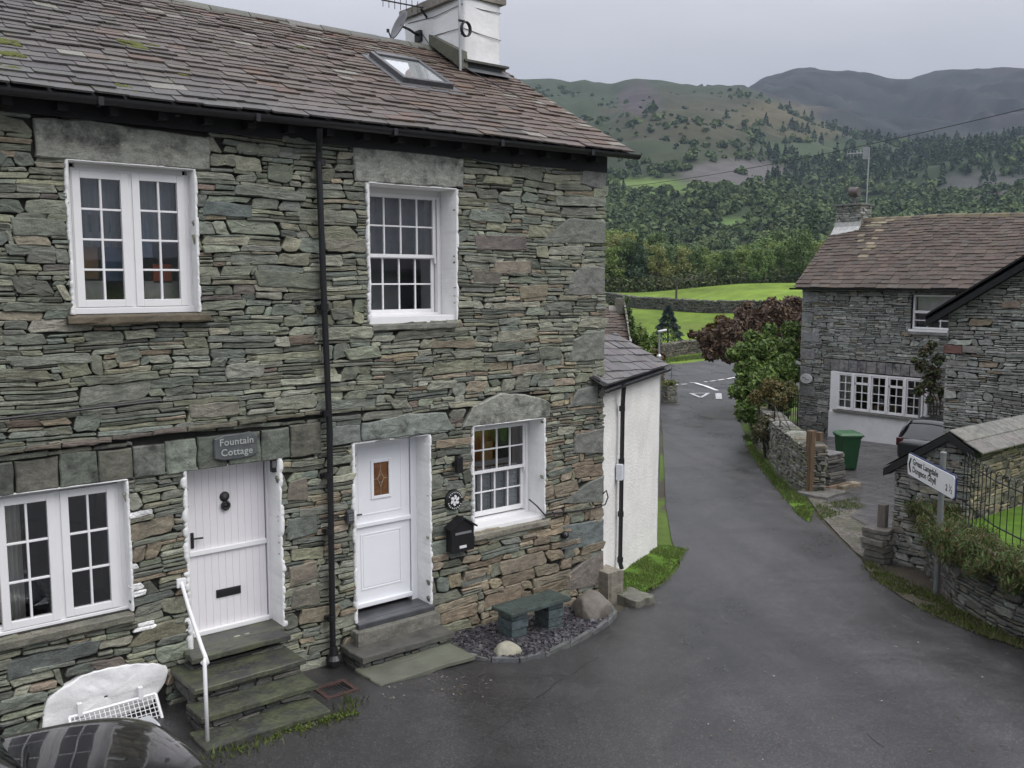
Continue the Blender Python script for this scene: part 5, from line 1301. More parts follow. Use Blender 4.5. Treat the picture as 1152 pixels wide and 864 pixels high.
b = MB(); b.lathe([(.06, 0), (.06, .30)], (29.8, ym, zt+.04), 12); b.lathe([(0, -.17), (.15, -.17), (.17, -.1), (.17, .1), (.15, .17), (0, .17)], (29.8, ym, zt+.48), 18, 'y'); b.build('cowl', simple('weathered_cowl', (.12, .105, .10), .55, .3, 6, metal=.3), ck)
am = thing('television_aerial', 'tall thin mast with stubby aerial on the right house chimney', 'aerial', (29.8, yk1, 7))
a0 = Vector(on_axis(974, 240, 0, 29.9)); a1_ = Vector(on_axis(978, 166, 0, 29.9))
b = MB(); b.tube([a0-Vector((0, 0, .3)), a1_], .022, 6); b.build('mast', M['steel'], am)
b = MB(); c_ = Vector(on_axis(976, 172, 0, 29.9)); e_ = Vector(on_axis(953, 173, 0, 29.9)); b.tube([c_, e_], .018, 5)
for k in range(7): p = c_.lerp(e_, k/6); b.tube([p-Vector((0, 0, .1)), p+Vector((0, 0, .1))], .01, 4)
b.box(c_.x-.03, c_.x+.03, c_.y-.03, c_.y+.16, c_.z-.2, c_.z+.2); b.build('boom', M['alu'], am)
# bay window
b = MB(); D0 = -.16
b.box(-7.2, -3.9, D0, .3, -.7, .33, MR); b.box(-7.2, -6.95, D0+.05, .3, .33, 1.64, MR); b.box(-4.0, -3.9, D0+.05, .3, .33, 1.64, MR); bay = b.build('bay_wall', M['limewash'], rh)
b = MB(); b.box(-7.0, -3.88, D0-.1, .1, .335, .39, MR, (.17, .165, .15)); b.build('sill', M['sill'], bay)
bw_ = MB(); U0, U1, V0, V1 = -6.94, -4.02, .41, 1.63; ring(bw_, U0, U1, V0, V1, .05, D0+.02, D0+.12, MR); lw = (U1-U0)/5
for i in range(1, 5): bw_.box(U0+lw*i-.035, U0+lw*i+.035, D0+.0, D0+.12, V0+.05, V1-.05, MR)
win = bw_.build('window', M['white'], rh)
for i in range(5):
    a, c = U0+lw*i+.045, U0+lw*(i+1)-.045; m2 = MB(); top = V1-.06
    if i in (1, 3): m2.box(a, c, D0+.03, D0+.1, 1.27, 1.34, MR)
    ring(m2, a, c, V0+.05, top, .035, D0+.03, D0+.09, MR)
    m2.box((a+c)/2-.011, (a+c)/2+.011, D0+.04, D0+.08, V0+.08, top-.03, MR)
    for k in range(1, 4): v = V0+.05+(top-V0-.05)*k/4; m2.box(a+.03, c-.03, D0+.042, D0+.078, v-.011, v+.011, MR)
    s = m2.build('casement', M['white'], win); pane(s, a+.03, c-.03, V0+.07, top-.02, D0+.07, MR)
def room_m(Mf, u0, u1, v0, v1, d0, d1, mat):
    mb = MB(); mb.quad(Mf(u0, d1, v0), Mf(u1, d1, v0), Mf(u1, d1, v1), Mf(u0, d1, v1)); mb.quad(Mf(u0, d0, v0), Mf(u0, d1, v0), Mf(u0, d1, v1), Mf(u0, d0, v1)); mb.quad(Mf(u1, d0, v0), Mf(u1, d1, v0), Mf(u1, d1, v1), Mf(u1, d0, v1)); mb.quad(Mf(u0, d0, v1), Mf(u1, d0, v1), Mf(u1, d1, v1), Mf(u0, d1, v1)); mb.quad(Mf(u0, d0, v0), Mf(u1, d0, v0), Mf(u1, d1, v0), Mf(u0, d1, v0))
    return mb.build('room', mat, rh, recalc=False)
room_m(MR, -7.4, -3.7, .2, 1.9, .32, 2.0, M['dark']); room_m(MR, -4.8, -3.0, 2.9, 4.3, .3, 1.2, M['greyroom'])
def drape_m(Mf, u0, u1, v0, v1, d, win, name='curtain'):
    mb = MB(); mb.loft([[Mf(u0+(u1-u0)*i/20, d+.02*math.sin(i*1.9), v) for i in range(21)] for v in (v0, v1)], cap=False, closed=False); mb.build(name, M['curtain'], win, smooth=True, recalc=False)
drape_m(MR, -6.92, -6.38, .4, 1.6, .0, win)
b = MB()
for (a, c, z0, z1, col) in ((-5.75, -5.5, .42, .62, (.45, .25, .08)), (-5.2, -4.95, .42, .66, (.4, .32, .12)), (-5.6, -5.45, .62, .85, (.5, .5, .48)), (-4.7, -4.4, .42, .6, (.2, .2, .22))): b.box(a, c, .1, .18, z0, z1, MR, col)
b.build('window_clutter', simple('things_in_bay', (1, 1, 1), .7, .1, 5, attr=True), win)
m = MB(); ring(m, -4.58, -3.27, 3.14, 4.18, .055, .08, .2, MR); m.box(-4.53, -3.32, .07, .19, 3.62, 3.70, MR)
for k in (1, 2): uu = -4.53+1.21*k/3; m.box(uu-.012, uu+.012, .1, .16, 3.19, 3.62, MR)
m.box(-4.53, -3.32, .102, .158, 3.39, 3.415, MR); m.box(-4.64, -3.22, -.06, .1, 3.06, 3.13, MR); wu = m.build('window', M['white'], rh)
pane(wu, -4.53, -3.32, 3.19, 3.63, .14, MR); pane(wu, -4.53, -3.32, 3.69, 4.13, .12, MR); drape_m(MR, -4.5, -3.35, 3.68, 4.15, .22, wu)
b = MB(); b.box(-4.66, -3.2, -.07, .15, 2.97, 3.06, MR, (.2, .2, .19)); b.build('sill', M['sill'], wu)
# projecting gabled wing
XW = 22.5; MW = lambda u, d, v: (XW+d, -u, v); yw = on_axis(1065, 400, 0, XW)[1]; e0 = on_axis(1048, 352, 0, XW-.3); sl_ = .634
zw = e0[2]-.12-(e0[1]-yw)*-sl_; apx = -3.4; za = zw+(yw-apx)*sl_
wg = rh
b = MB(); cvx = [(-yw, -.8), (-(2*apx-yw), -.8), (-(2*apx-yw), zw), (-apx, za), (-yw, zw)]
b.prism(cvx, lambda u, v: MW(u, .03, v), lambda u, v: MW(u, 4.9, v)); wb = b.build('wing_wall', M['mortar'], wg)
b = MB(); hs = []
for (px, py, w, h, c) in ((1072, 393, .45, .20, (.17, .085, .07)), (1091, 393, .34, .17, (.24, .22, .2)), (1138, 343, .4, .16, (.26, .2, .16))):
    q = on_axis(px, py, 0, XW); u = -q[1]; feature(b, [(u-w/2, q[2]-h/2), (u+w/2, q[2]-h/2), (u+w/2, q[2]+h/2), (u-w/2, q[2]+h/2)], MW, 440+px, .03, .012, c); hs.append((u-w/2, u+w/2, q[2]-h/2, q[2]+h/2))
rubble(b, -yw, 4.6, -.6, za, hs, MW, pal_grey, 57, bh=(.07, .18), sw=(.2, .6), split=.5, conv=cvx, gap=.009, relief=.03)
rubble(b, XW, 27.5, -.6, zw, [], lambda u, d, v: (u, yw-d, v), pal_grey, 58, bh=(.1, .2), sw=(.2, .6))
b.build('stone_facing', M['stone'], wb, recalc=False)
b = MB(); k = 1/math.hypot(1, sl_)
for sgn, yy in ((1, yw+.4), (-1, 2*apx-yw-.4)):
    P = lambda t, h, x: (x, yy+(apx-yy)*t, za+.10-sl_*abs(apx-yy)*(1-t)+h)
    b.prism([(0, -.24), (1, -.24), (1, 0), (0, 0)], lambda t, h: P(t, h, XW-.34), lambda t, h: P(t, h, XW-.27))
    b.prism([(0, -.20), (1, -.20), (1, -.1), (0, -.1)], lambda t, h: P(t, h, XW-.27), lambda t, h: P(t, h, XW+.02))
    b.prism([(0, 0.001), (1, 0.001), (1, .05), (0, .05)], lambda t, h: P(t, h, XW-.4), lambda t, h: P(t, h, XW-.2))
b.build('barge_board', M['blackmatt'], wb)
b = MB(); b.cur = (.1, .085, .085)
for yy in (yw+.42, 2*apx-yw-.42): b.add([(XW-.34, yy, za+.14-sl_*abs(apx-yy)), (28.5, yy, za+.14-sl_*abs(apx-yy)), (28.5, apx, za+.14), (XW-.34, apx, za+.14), (XW-.34, yy, za+.02-sl_*abs(apx-yy)), (28.5, yy, za+.02-sl_*abs(apx-yy)), (28.5, apx, za+.02), (XW-.34, apx, za+.02)], [(0, 1, 2, 3), (4, 5, 6, 7), (0, 1, 5, 4), (0, 3, 7, 4)])
b.build('wing_roof', M['slate'], rh, recalc=False)
# oval plaque and drain pipe
q = on_axis(907, 426, 0, XR-.03); b = MB(); b.lathe([(0, -.03), (.2, -.028), (.21, -.01), (.21, 0)], (0, 0, 0), 24, 'x'); b.v = [(q[0]+x, q[1]+y*1.15, q[2]+z*.8) for x, y, z in b.v]
op = b.build('oval_plaque', simple('white_plaque', (.7, .7, .7), .5)); tag(op, 'white oval name plaque at the left corner of the house across the lane', 'plaque')
b = MB(); pts = [(q[0]-.032, q[1]+.13-.026*i, q[2]+.02*math.sin(i*1.9)+(.03 if i < 5 else -.02)) for i in range(11)]; b.tube(pts, .008, 4); b.build('script_lettering', M['iron'], op)
# ------------------------------------------------------------------ dry stone walls
def path_fn(pts):
    P = [Vector((p[0], p[1], 0)) for p in pts]; D = [0]
    for a, c in zip(P, P[1:]): D.append(D[-1]+(c-a).length)
    def f(u, d, v, zoff=None):
        u_ = min(max(u, 0), D[-1])
        for i in range(len(P)-1):
            if u_ <= D[i+1] or i == len(P)-2: break
        t = (u-D[i])/(D[i+1]-D[i]); p = P[i].lerp(P[i+1], t); 
        def nn(j): e = (P[min(j+1, len(P)-1)]-P[max(j-1, 0)]).normalized(); return Vector((-e.y, e.x, 0))
        n = nn(i).lerp(nn(i+1), min(1, max(0, t))).normalized(); q = p+n*d
        return (q.x, q.y, H(p.x, p.y)+v)
    return f, D[-1]
def drywall(name, pts, h, th, seed, label, pal=pal_wall, bh=(.07, .16), sw=(.14, .42), side=1, cope=True, both=True, gap=.01, htab=None, cat='wall'):
    f, L = path_fn(pts); hh = (lambda u: lerp_tab(htab, u)) if htab else (lambda u: h)
    root = thing(name, label, cat, (pts[0][0], pts[0][1], H(*pts[0][:2])))
    b = MB(); n = max(2, int(L/.5)); b.cur = (.04, .04, .036)
    b.loft([[f(L*i/n, th*.06, -.3), f(L*i/n, th*.94, -.3), f(L*i/n, th*.94, hh(L*i/n)-.04), f(L*i/n, th*.06, hh(L*i/n)-.04)] for i in range(n+1)]); b.build('core', M['mortar'], root)
    b = MB(); hm = max(hh(L*i/20) for i in range(21)); kp = lambda u, v: v < hh(u)-.02
    rubble(b, 0, L, -.12, hm, [], lambda u, d, v: f(u, d, v), pal, seed, bh=bh, sw=sw, relief=.05, gap=gap, split=.5, warp_a=.05, keep=kp, bev=.014)
    if both: rubble(b, 0, L, -.12, hm, [], lambda u, d, v: f(u, th-d, v), pal, seed+1, bh=bh, sw=sw, relief=.05, gap=gap, split=.5, warp_a=.05, keep=kp)
    for uu, sg in ((0, 1), (L, -1)): rubble(b, 0, th, -.12, hh(uu), [], lambda u, d, v: f(uu+sg*d, u, v), pal, seed+2, bh=bh, sw=(.15, .4), relief=.04, gap=gap)
    b.build('stones', M['stone'], root, recalc=False)
    if cope:
        b = MB(); rg = random.Random(seed+5); u = 0
        while u < L-.05:
            w = min(rg.uniform(.08, .3)*(bh[1]/.16), L-u); z = hh(u+w/2)-.05; hz = rg.uniform(.06, .16)*(bh[1]/.16); o = rg.uniform(-.03, .03); lean = rg.uniform(-.04, .04)
            rings = []
            for (vz, k) in ((0, .95), (hz*.6, 1), (hz, .7)):
                rings.append([f(u+w*.04+(w*.92)*(.5+(p-.5)*k)+lean*vz/hz, th*.5+o+(q_-.5)*th*1.05*k, z+vz+rg.uniform(-.01, .01)) for p, q_ in ((0, 0), (.5, -.02), (1, 0), (1, 1), (.5, 1.02), (0, 1))])
            b.loft(rings, col=pal(u, z, rg, .1)); u += w
        b.build('coping', M['stone'], root)
    return root, f, L
gq = lambda *ps: [gp(*p)[:2] for p in ps]
wpts = gq((904, 557), (893, 548), (873, 528), (857, 506), (847, 488), (838, 470))
wpts[0] = (wpts[0][0], wpts[0][1]); wpts = wpts[::-1]
drywall('dry_stone_wall', wpts, 1.1, .5, 61, 'tumbledown dry stone wall from the wooden post along the lane to the shrub', htab=[(0, .75), (3, .9), (8, 1.15), (20, 1.2)], bh=(.06, .14), sw=(.12, .34), side=1)
pp = gp(910, 557); pd = Vector((hx, hy, 0))
gpst = thing('gate_post', 'two weathered brown timber posts at the end of the dry stone wall', 'post', (pp[0], pp[1], pp[2]))
M['oldwood'] = simple('weathered_timber', (.13, .085, .05), .85, .4, 3, .4, 40, .006, stretch=(12, 12, 1))
b = MB(); b.box(pp[0]-.08, pp[0]+.08, pp[1]-.08, pp[1]+.08, pp[2]-.1, pp[2]+1.55); b.build('post', M['oldwood'], gpst, bevel=.012)
b = MB(); b.box(pp[0]+.42, pp[0]+.54, pp[1]+.02, pp[1]+.14, pp[2]-.1, pp[2]+1.45); b.build('post', M['oldwood'], gpst, bevel=.01)
pr_ = gp(926, 550); d1 = Vector((.80, -.60, 0))
pier = thing('stone_pier', 'short stack of flat stones between the timber post and green bin', 'pier', (pr_[0], pr_[1], pr_[2]))
b = MB(); rp2 = random.Random(5); z = pr_[2]-.1
while z < pr_[2]+.85:
    h = rp2.uniform(.05, .12); slab(b, pr_[0]-.2+rp2.uniform(-.05, .05), pr_[0]+.55+rp2.uniform(-.06, .06), pr_[1]-.25+rp2.uniform(-.05, .05), pr_[1]+.3+rp2.uniform(-.04, .04), z, z+h-.012, 500+int(z*40), vary(rp2.choice([(.14, .14, .13), (.09, .09, .085), (.2, .19, .17)]), rp2), .04, 4); z += h
b.build('stack', M['sill'], pier, bevel=.01)
b = MB()
for i, (px, py, w, d, h, c) in enumerate(((926, 558, 1.0, .7, .10, (.15, .145, .13)), (940, 551, .9, .3, .14, (.27, .19, .13)), (953, 550, .8, .25, .12, (.32, .27, .19)), (932, 545, .6, .3, .2, (.2, .14, .1)))):
    q = gp(px, py); slab(b, q[0]-w/2, q[0]+w/2, q[1]-d/2, q[1]+d/2, q[2]-.05, q[2]+h, 520+i, c, .05, 5)
tag(b.build('loose_slabs', M['sill'], bevel=.015), 'brown and grey flat slabs lying at the foot of the timber post', 'slabs')
# ------------------------------------------------------------------ wheelie bin
def wheelie():
    g = gp(947, 531); r = thing('wheelie_bin', 'green wheelie bin standing on the slate yard by the timber post', 'bin', g)
    x, y, z = g[0]+.25, g[1], g[2]; fw = Vector((-hx, -hy, 0)); sd = Vector((RV[0], RV[1], 0))
    M_ = lambda a, d, v: tuple(Vector((x, y, z+v))+sd*a+fw*d)
    green = simple('green_plastic', (.018, .072, .027), .42, .08, 4)
    b = MB(); rings = []
    for v, w, d0, d1 in ((.06, .20, -.16, .18), (.12, .215, -.2, .20), (.5, .245, -.24, .24), (.92, .275, -.29, .29), (.925, .30, -.31, .31), (.97, .30, -.31, .31)):
        rings.append([M_(a, d, v) for a, d in ((-w, d0), (-w+.03, d1-.0), (0, d1+.015), (w-.03, d1), (w, d0), (0, d0))])
    b.loft(rings); b.build('body', green, r, bevel=.012)
    b = MB(); b.loft([[M_(a, d, v) for a, d in ((-w, d0), (-w, d1), (w, d1), (w, d0))] for v, w, d0, d1 in ((.965, .315, -.33, .33), (1.0, .315, -.33, .335), (1.05, .27, -.3, .28), (1.065, .2, -.25, .2))]); b.build('lid', simple('green_lid', (.04, .12, .05), .4, .08, 4), r, bevel=.01)
    b = MB(); b.tube([M_(-.26, -.37, .95), M_(.26, -.37, .95)], .018, 8); b.build('handle', green, r)
    for s in (-1, 1):
        b = MB(); c = Vector(M_(s*.24, -.2, .10)); b.tube([c-sd*.03*s, c+sd*.04*s], .10, 14); b.build('wheel', M['black'], r)
    b = MB(); b.box(-.05, .05, .19, .215, .12, .22, M_); b.build('front_grip', M['blackmatt'], r, bevel=.01)
wheelie()
# ------------------------------------------------------------------ garden shed at the bend and the road wall
XS = 15.3; MS = lambda u, d, v: (XS+d, -u, v)
sh = thing('stone_shed', 'low stone shed with black sloping verge behind the direction sign', 'shed', (15.5, -2.7, -.4))
yA, zA = on_axis(998, 525, 0, XS-.1)[1:]; yB, zB = on_axis(1068, 487, 0, XS-.1)[1:]; yC, zC = on_axis(1095, 508, 0, XS-.1)[1:]
cvx = [(-yA+.1, -.7), (-yC-.06, -.7), (-yC-.06, zC-.08), (-yB, zB-.08), (-yA+.1, zA-.02)]
b = MB(); b.prism(cvx, lambda u, v: MS(u, .03, v), lambda u, v: MS(u, 6.5, v)); sw_ = b.build('wall', M['mortar'], sh)
def pal_shed(u, v, r, h): return vary(r.choice([(.23, .235, .21), (.29, .29, .26), (.18, .18, .165), (.235, .215, .17)]), r, .25)
b = MB(); rubble(b, -yA+.1, -yC-.06, -.5, zB, [], MS, pal_shed, 63, bh=(.06, .14), sw=(.12, .4), conv=cvx, relief=.04)
def pal_yel(u, v, r, h): return vary(r.choice([(.2, .175, .11), (.17, .16, .115), (.23, .2, .13), (.12, .115, .09)]), r, .25)
rubble(b, XS, XS+6.5, -.2, zC-.08, [], lambda u, d, v: (u, yC+.06+d, v), pal_yel, 64, bh=(.07, .16), sw=(.15, .5), relief=.04); b.build('stone_facing', M['stone'], sw_, recalc=False)
b = MB(); P = lambda y, z, x, h: (x, y, z+h)
for (ya, za_, yb, zb) in ((yA+.05, zA-.03, yB, zB), (yB, zB, yC-.02, zC)):
    b.prism([(0, -.13), (1, -.13), (1, 0), (0, 0)], lambda t, h: (XS-.14, ya+(yb-ya)*t, za_+(zb-za_)*t+h), lambda t, h: (XS+.15, ya+(yb-ya)*t, za_+(zb-za_)*t+h))
b.build('verge', simple('black_felt_verge', (.012, .012, .012), .8, .3, 8, .6, 25, .02), sh)
b = MB(); b.cur = (.06, .06, .06); b.quad((XS-.1, yA+.06, zA+.01), (XS+6.6, yA+.06, zA+.01), (XS+6.6, yB, zB+.02), (XS-.1, yB, zB+.02)); rs_ = b.build('roof', M['slate'], sh, recalc=False)
b = MB(); rg = random.Random(8); sp = math.hypot(yC-.22-yB, zC-.1-zB)
for row, (t0, t1) in enumerate(((.48, 1.12), (0, .58))):
    x = XS-.1-rg.uniform(0, .3)
    while x < XS+6.6:
        w = rg.uniform(.42, .62); a0, a1 = max(x, XS-.12), x+w-.012; h = .035+.02*row
        b.add([(a, yB+(yC-.1-yB)*t*1.0, zB+(zC-zB)*t*1.0+hh) for hh in (h-.03, h) for a, t in ((a0, t0), (a1, t0), (a1, t1), (a0, t1))], [(0, 1, 2, 3), (4, 5, 6, 7), (0, 1, 5, 4), (1, 2, 6, 5), (2, 3, 7, 6), (3, 0, 4, 7)], vary((.17, .165, .15), rg, .12)); x += w
b.build('slate_covering', M['sill'], rs_, recalc=True, bevel=.01)
rpts = gq((1046, 664), (1075, 683), (1105, 700), (1152, 724)); e = Vector((rpts[-1][0]-rpts[-2][0], rpts[-1][1]-rpts[-2][1])).normalized(); rpts.append((rpts[-1][0]+e.x*2.5, rpts[-1][1]+e.y*2.5)); rpts[0] = (XS-.02, on_axis(1040, 655, 0, XS)[1])
def pal_dark(u, v, r, h): return vary(r.choice([(.11, .115, .10), (.15, .155, .135), (.085, .088, .08), (.13, .12, .095)]), r, .25)
_, rf_, RL_ = drywall('road_wall', rpts, 1.08, .5, 66, 'dark dry stone garden wall below the drooping hedge by the direction sign', pal=pal_dark, bh=(.07, .15), sw=(.18, .55), cope=False, both=False)
gpt = thing('gate_post', 'grey wooden gate post in front of the stone shed corner', 'post', gp(991, 632))
q = gp(991, 632); b = MB(); b.box(q[0]-.07, q[0]+.07, q[1]-.07, q[1]+.07, q[2]-.1, q[2]+1.05); b.build('post', simple('grey_timber', (.12, .105, .09), .85, .3, 4, .4, 30, stretch=(10, 10, 1)), gpt, bevel=.012)
b = MB(); z = q[2]-.1
while z < q[2]+.62:
    h = rg.uniform(.06, .12); slab(b, q[0]-.28+rg.uniform(-.04, .04), q[0]+.12, q[1]-.2, q[1]+.22+rg.uniform(-.04, .04), z, z+h-.01, 540+int(z*50), vary((.12, .115, .10), rg, .3), .04, 4); z += h
b.build('stone_packing', M['sill'], gpt, bevel=.01)
# lawn behind the road wall
lp = [rf_(u, .35, 0)[:2] for u in np.linspace(.1, RL_, 8)]
poly = lp+[(lp[-1][0]+4, lp[-1][1]-1), (XS+7, -9), (XS+7, yC+.05), (XS+.05, yC+.05)]
M['grass'] = simple('short_grass', (.085, .16, .02), .9, .3, 3, .6, 40, .03, spec=.2)
patch_sheet('lawn', poly, M['grass'], 1.0, res=.5)
# hooped iron railing
rl = thing('iron_railing', 'black hooped iron railing above the hedge in front of the shed', 'railing', rf_(RL_*.3, .45, 1.0))
b1, b2 = MB(), MB(); u = .1; zt_ = lambda u: 1.86-.0*u
while u < RL_+.1:
    x0, x1 = rf_(u, .42, .95), rf_(u+.2, .42, .95); zt2 = 1.70
    pts = [(x0[0], x0[1], x0[2]), (x0[0], x0[1], zt2)]+[tuple(Vector((x0[0], x0[1], zt2)).lerp(Vector((x1[0], x1[1], zt2)), .5-.5*math.cos(math.pi*k/6))+Vector((0, 0, .12*math.sin(math.pi*k/6)))) for k in range(1, 6)]+[(x1[0], x1[1], zt2), (x1[0], x1[1], x1[2])]
    b1.tube(pts, .007, 5); u += .2 if int(u*10) % 2 else .2
b1.build('hoop', M['iron'], rl)
b2.tube([tuple(Vector(rf_(u, .42, 0)[:2]+(1.66,))) for u in np.linspace(0, RL_+.1, 10)], .013, 6); b2.tube([tuple(Vector(rf_(u, .42, 0)[:2]+(1.0,))) for u in np.linspace(0, RL_+.1, 10)], .013, 6); b2.build('rail', M['iron'], rl)
# ------------------------------------------------------------------ direction sign
def sign():
    g = gp(1053, 669); r = thing('direction_sign', 'white arrow direction sign for Great Langdale on a grey post', 'sign', g)
    top = on_axis(1060, 510, 1, g[1]); ps = simple('grey_post', (.19, .2, .2), .5, .12, 5, metal=.2)
    b = MB(); b.tube([(g[0], g[1], g[2]-.1), (g[0], g[1], top[2])], .045, 14); b.lathe([(.05, 0), (.05, .04), (.04, .05), (0, .05)], (g[0], g[1], top[2]-.03), 14); b.build('post', ps, r)
    az = R_(3.5); e = Vector((hx*math.cos(az)+RV[0]*math.sin(az), hy*math.cos(az)+RV[1]*math.sin(az), 0)); n = Vector((-e.y, e.x, 0))   # n: towards the lane
    base = Vector((g[0], g[1], 0))+n*.07
    def px_of(p): v = p-Vector(CAM); z = v.dot(Vector(FV)); return 576+FPX*v.dot(Vector(RV))/z, 432-FPX*v.dot(Vector(UV))/z, z
    ts = [i*.01-2 for i in range(400)]; z0 = 1.68
    tl = min(ts, key=lambda t: abs(px_of(base+e*t+Vector((0, 0, z0)))[0]-1022.5)); tr = min(ts, key=lambda t: abs(px_of(base+e*t+Vector((0, 0, z0)))[0]-1075))
    zl = [z for z in [i*.005 for i in range(200, 500)]]; zt = min(zl, key=lambda z: abs(px_of(base+e*tr+Vector((0, 0, z)))[1]-536.5)); zb = min(zl, key=lambda z: abs(px_of(base+e*tr+Vector((0, 0, z)))[1]-562))
    Lg = tl-tr; hgt = zt-zb
    P = lambda u, d, v: tuple(base+e*(tl-u)+n*d+Vector((0, 0, zb+v)))      # u from the arrow tip towards us
    k = hgt*.22
    out = [(0, hgt*.5), (k*.55, hgt-.0), (Lg-.03, hgt), (Lg, hgt-.03), (Lg, .03), (Lg-.03, 0), (k*.55, 0)]
    b = MB(); b.prism([(a+(.0 if a > .1 else -.0), c) for a, c in out], lambda u, v: P(u, .0, v), lambda u, v: P(u, .018, v)); pl_ = b.build('panel', simple('sign_white', (.78, .79, .80), .4, .04, 3), r)
    cx, cz = Lg/2, hgt/2; b = MB(); b.prism([(cx+(a-cx)*1.02, cz+(c-cz)*1.12) for a, c in out], lambda u, v: P(u, -.02, v), lambda u, v: P(u, -.002, v)); b.build('blue_backing', simple('sign_blue', (.012, .022, .10), .5, .1, 4), r)
    b = MB(); t = .045; ink = simple('sign_black', (.01, .01, .01), .5)
    b.add([P(u, .0195, v) for u, v in ((.05, cz), (.13, hgt-.05), (.13+t*1.3, hgt-.05), (.05+t*1.7, cz), (.13+t*1.3, .05), (.13, .05))], [(0, 1, 2, 3), (0, 3, 4, 5)]); b.build('chevron', ink, r, recalc=False)
    s = hgt*.40
    def put(b, txt, u0, v0, size, wmax=None, sx=1):
        V, F = text_mesh(txt, size, .004, 1.0); w = max(v[0] for v in V); kx = (wmax/w if wmax else 1)*sx; b.add([P(u0+x*kx, .0195, v0+y) for x, y, _ in V], F)
    for txt, v0, w in (('Great Langdale', hgt*.60, Lg*.56), ('Dungeon Ghyll', hgt*.22, Lg*.52)): b = MB(); put(b, txt, .24, v0, s, w); b.build('lettering', ink, r, recalc=False)
    b = MB(); put(b, '2', Lg-.30, hgt*.22, s, None, 1.1); put(b, '1', Lg-.165, hgt*.42, s*.55); put(b, '2', Lg-.10, hgt*.20, s*.55)
    b.add([P(u, .0196, v) for u, v in ((Lg-.165, hgt*.26), (Lg-.15, hgt*.24), (Lg-.07, hgt*.52), (Lg-.085, hgt*.54))], [(0, 1, 2, 3)]); b.build('distance', ink, r, recalc=False)
    b = MB()
    for v in (.08, hgt-.1): b.box(-tr+0, 0, 0, 0, 0, 0) if False else b.tube([Vector((g[0], g[1], zb+v))+n*.0-e*.06, Vector((g[0], g[1], zb+v))+n*.05], .02, 6)
    b.build('clip', ps, r)
sign()
q = gp(1062, 668); b = MB(); slab(b, q[0]-.07, q[0]+.09, q[1]-.06, q[1]+.08, q[2]-.05, q[2]+.3, 560, (.26, .22, .2), .03, 3); tag(b.build('stone_wedge', M['sill'], bevel=.03), 'small pinkish upright stone against the foot of the sign post', 'stone')
# gate and hand rails by the far corner
gt = thing('iron_gate', 'black iron gate at the left corner of the house across the lane', 'gate', at(886, 490, 29))
b = MB(); A_, B_ = at(879, 500, 28.5), at(896, 502, 28.5); z0, z1 = -.1, 1.15
for k in range(8):
    p = A_.lerp(B_, k/7); b.tube([(p.x, p.y, z0), (p.x, p.y, z1)], .022 if k in (0, 7) else .012, 6)
for z in (z0+.05, z1-.08): b.tube([(A_.x, A_.y, z), (B_.x, B_.y, z)], .016, 6)
b.build('gate_leaf', M['iron'], gt)
hr2 = thing('step_railing', 'curved black handrails climbing the steps by the dry stone wall', 'railing', at(880, 510, 25))
pa, pb, pc = at(871, 478, 26), at(877, 492, 25), at(888, 506, 24)
b = MB()
for p, z1 in ((pa, 1.1), (pb, .85), (pc, .78)): b.tube([(p.x, p.y, -.7), (p.x, p.y, z1)], .02, 6)
b.build('upright', M['iron'], hr2)
b = MB()
for dz in (0, -.35): b.tube([(pa.x-.3, pa.y+.25, 1.3+dz), (pa.x, pa.y, 1.1+dz), (pb.x, pb.y, .85+dz), (pc.x, pc.y, .78+dz), (pc.x+.5, pc.y+.6, 1.1+dz)], .016, 6)
b.build('rail', M['iron'], hr2)
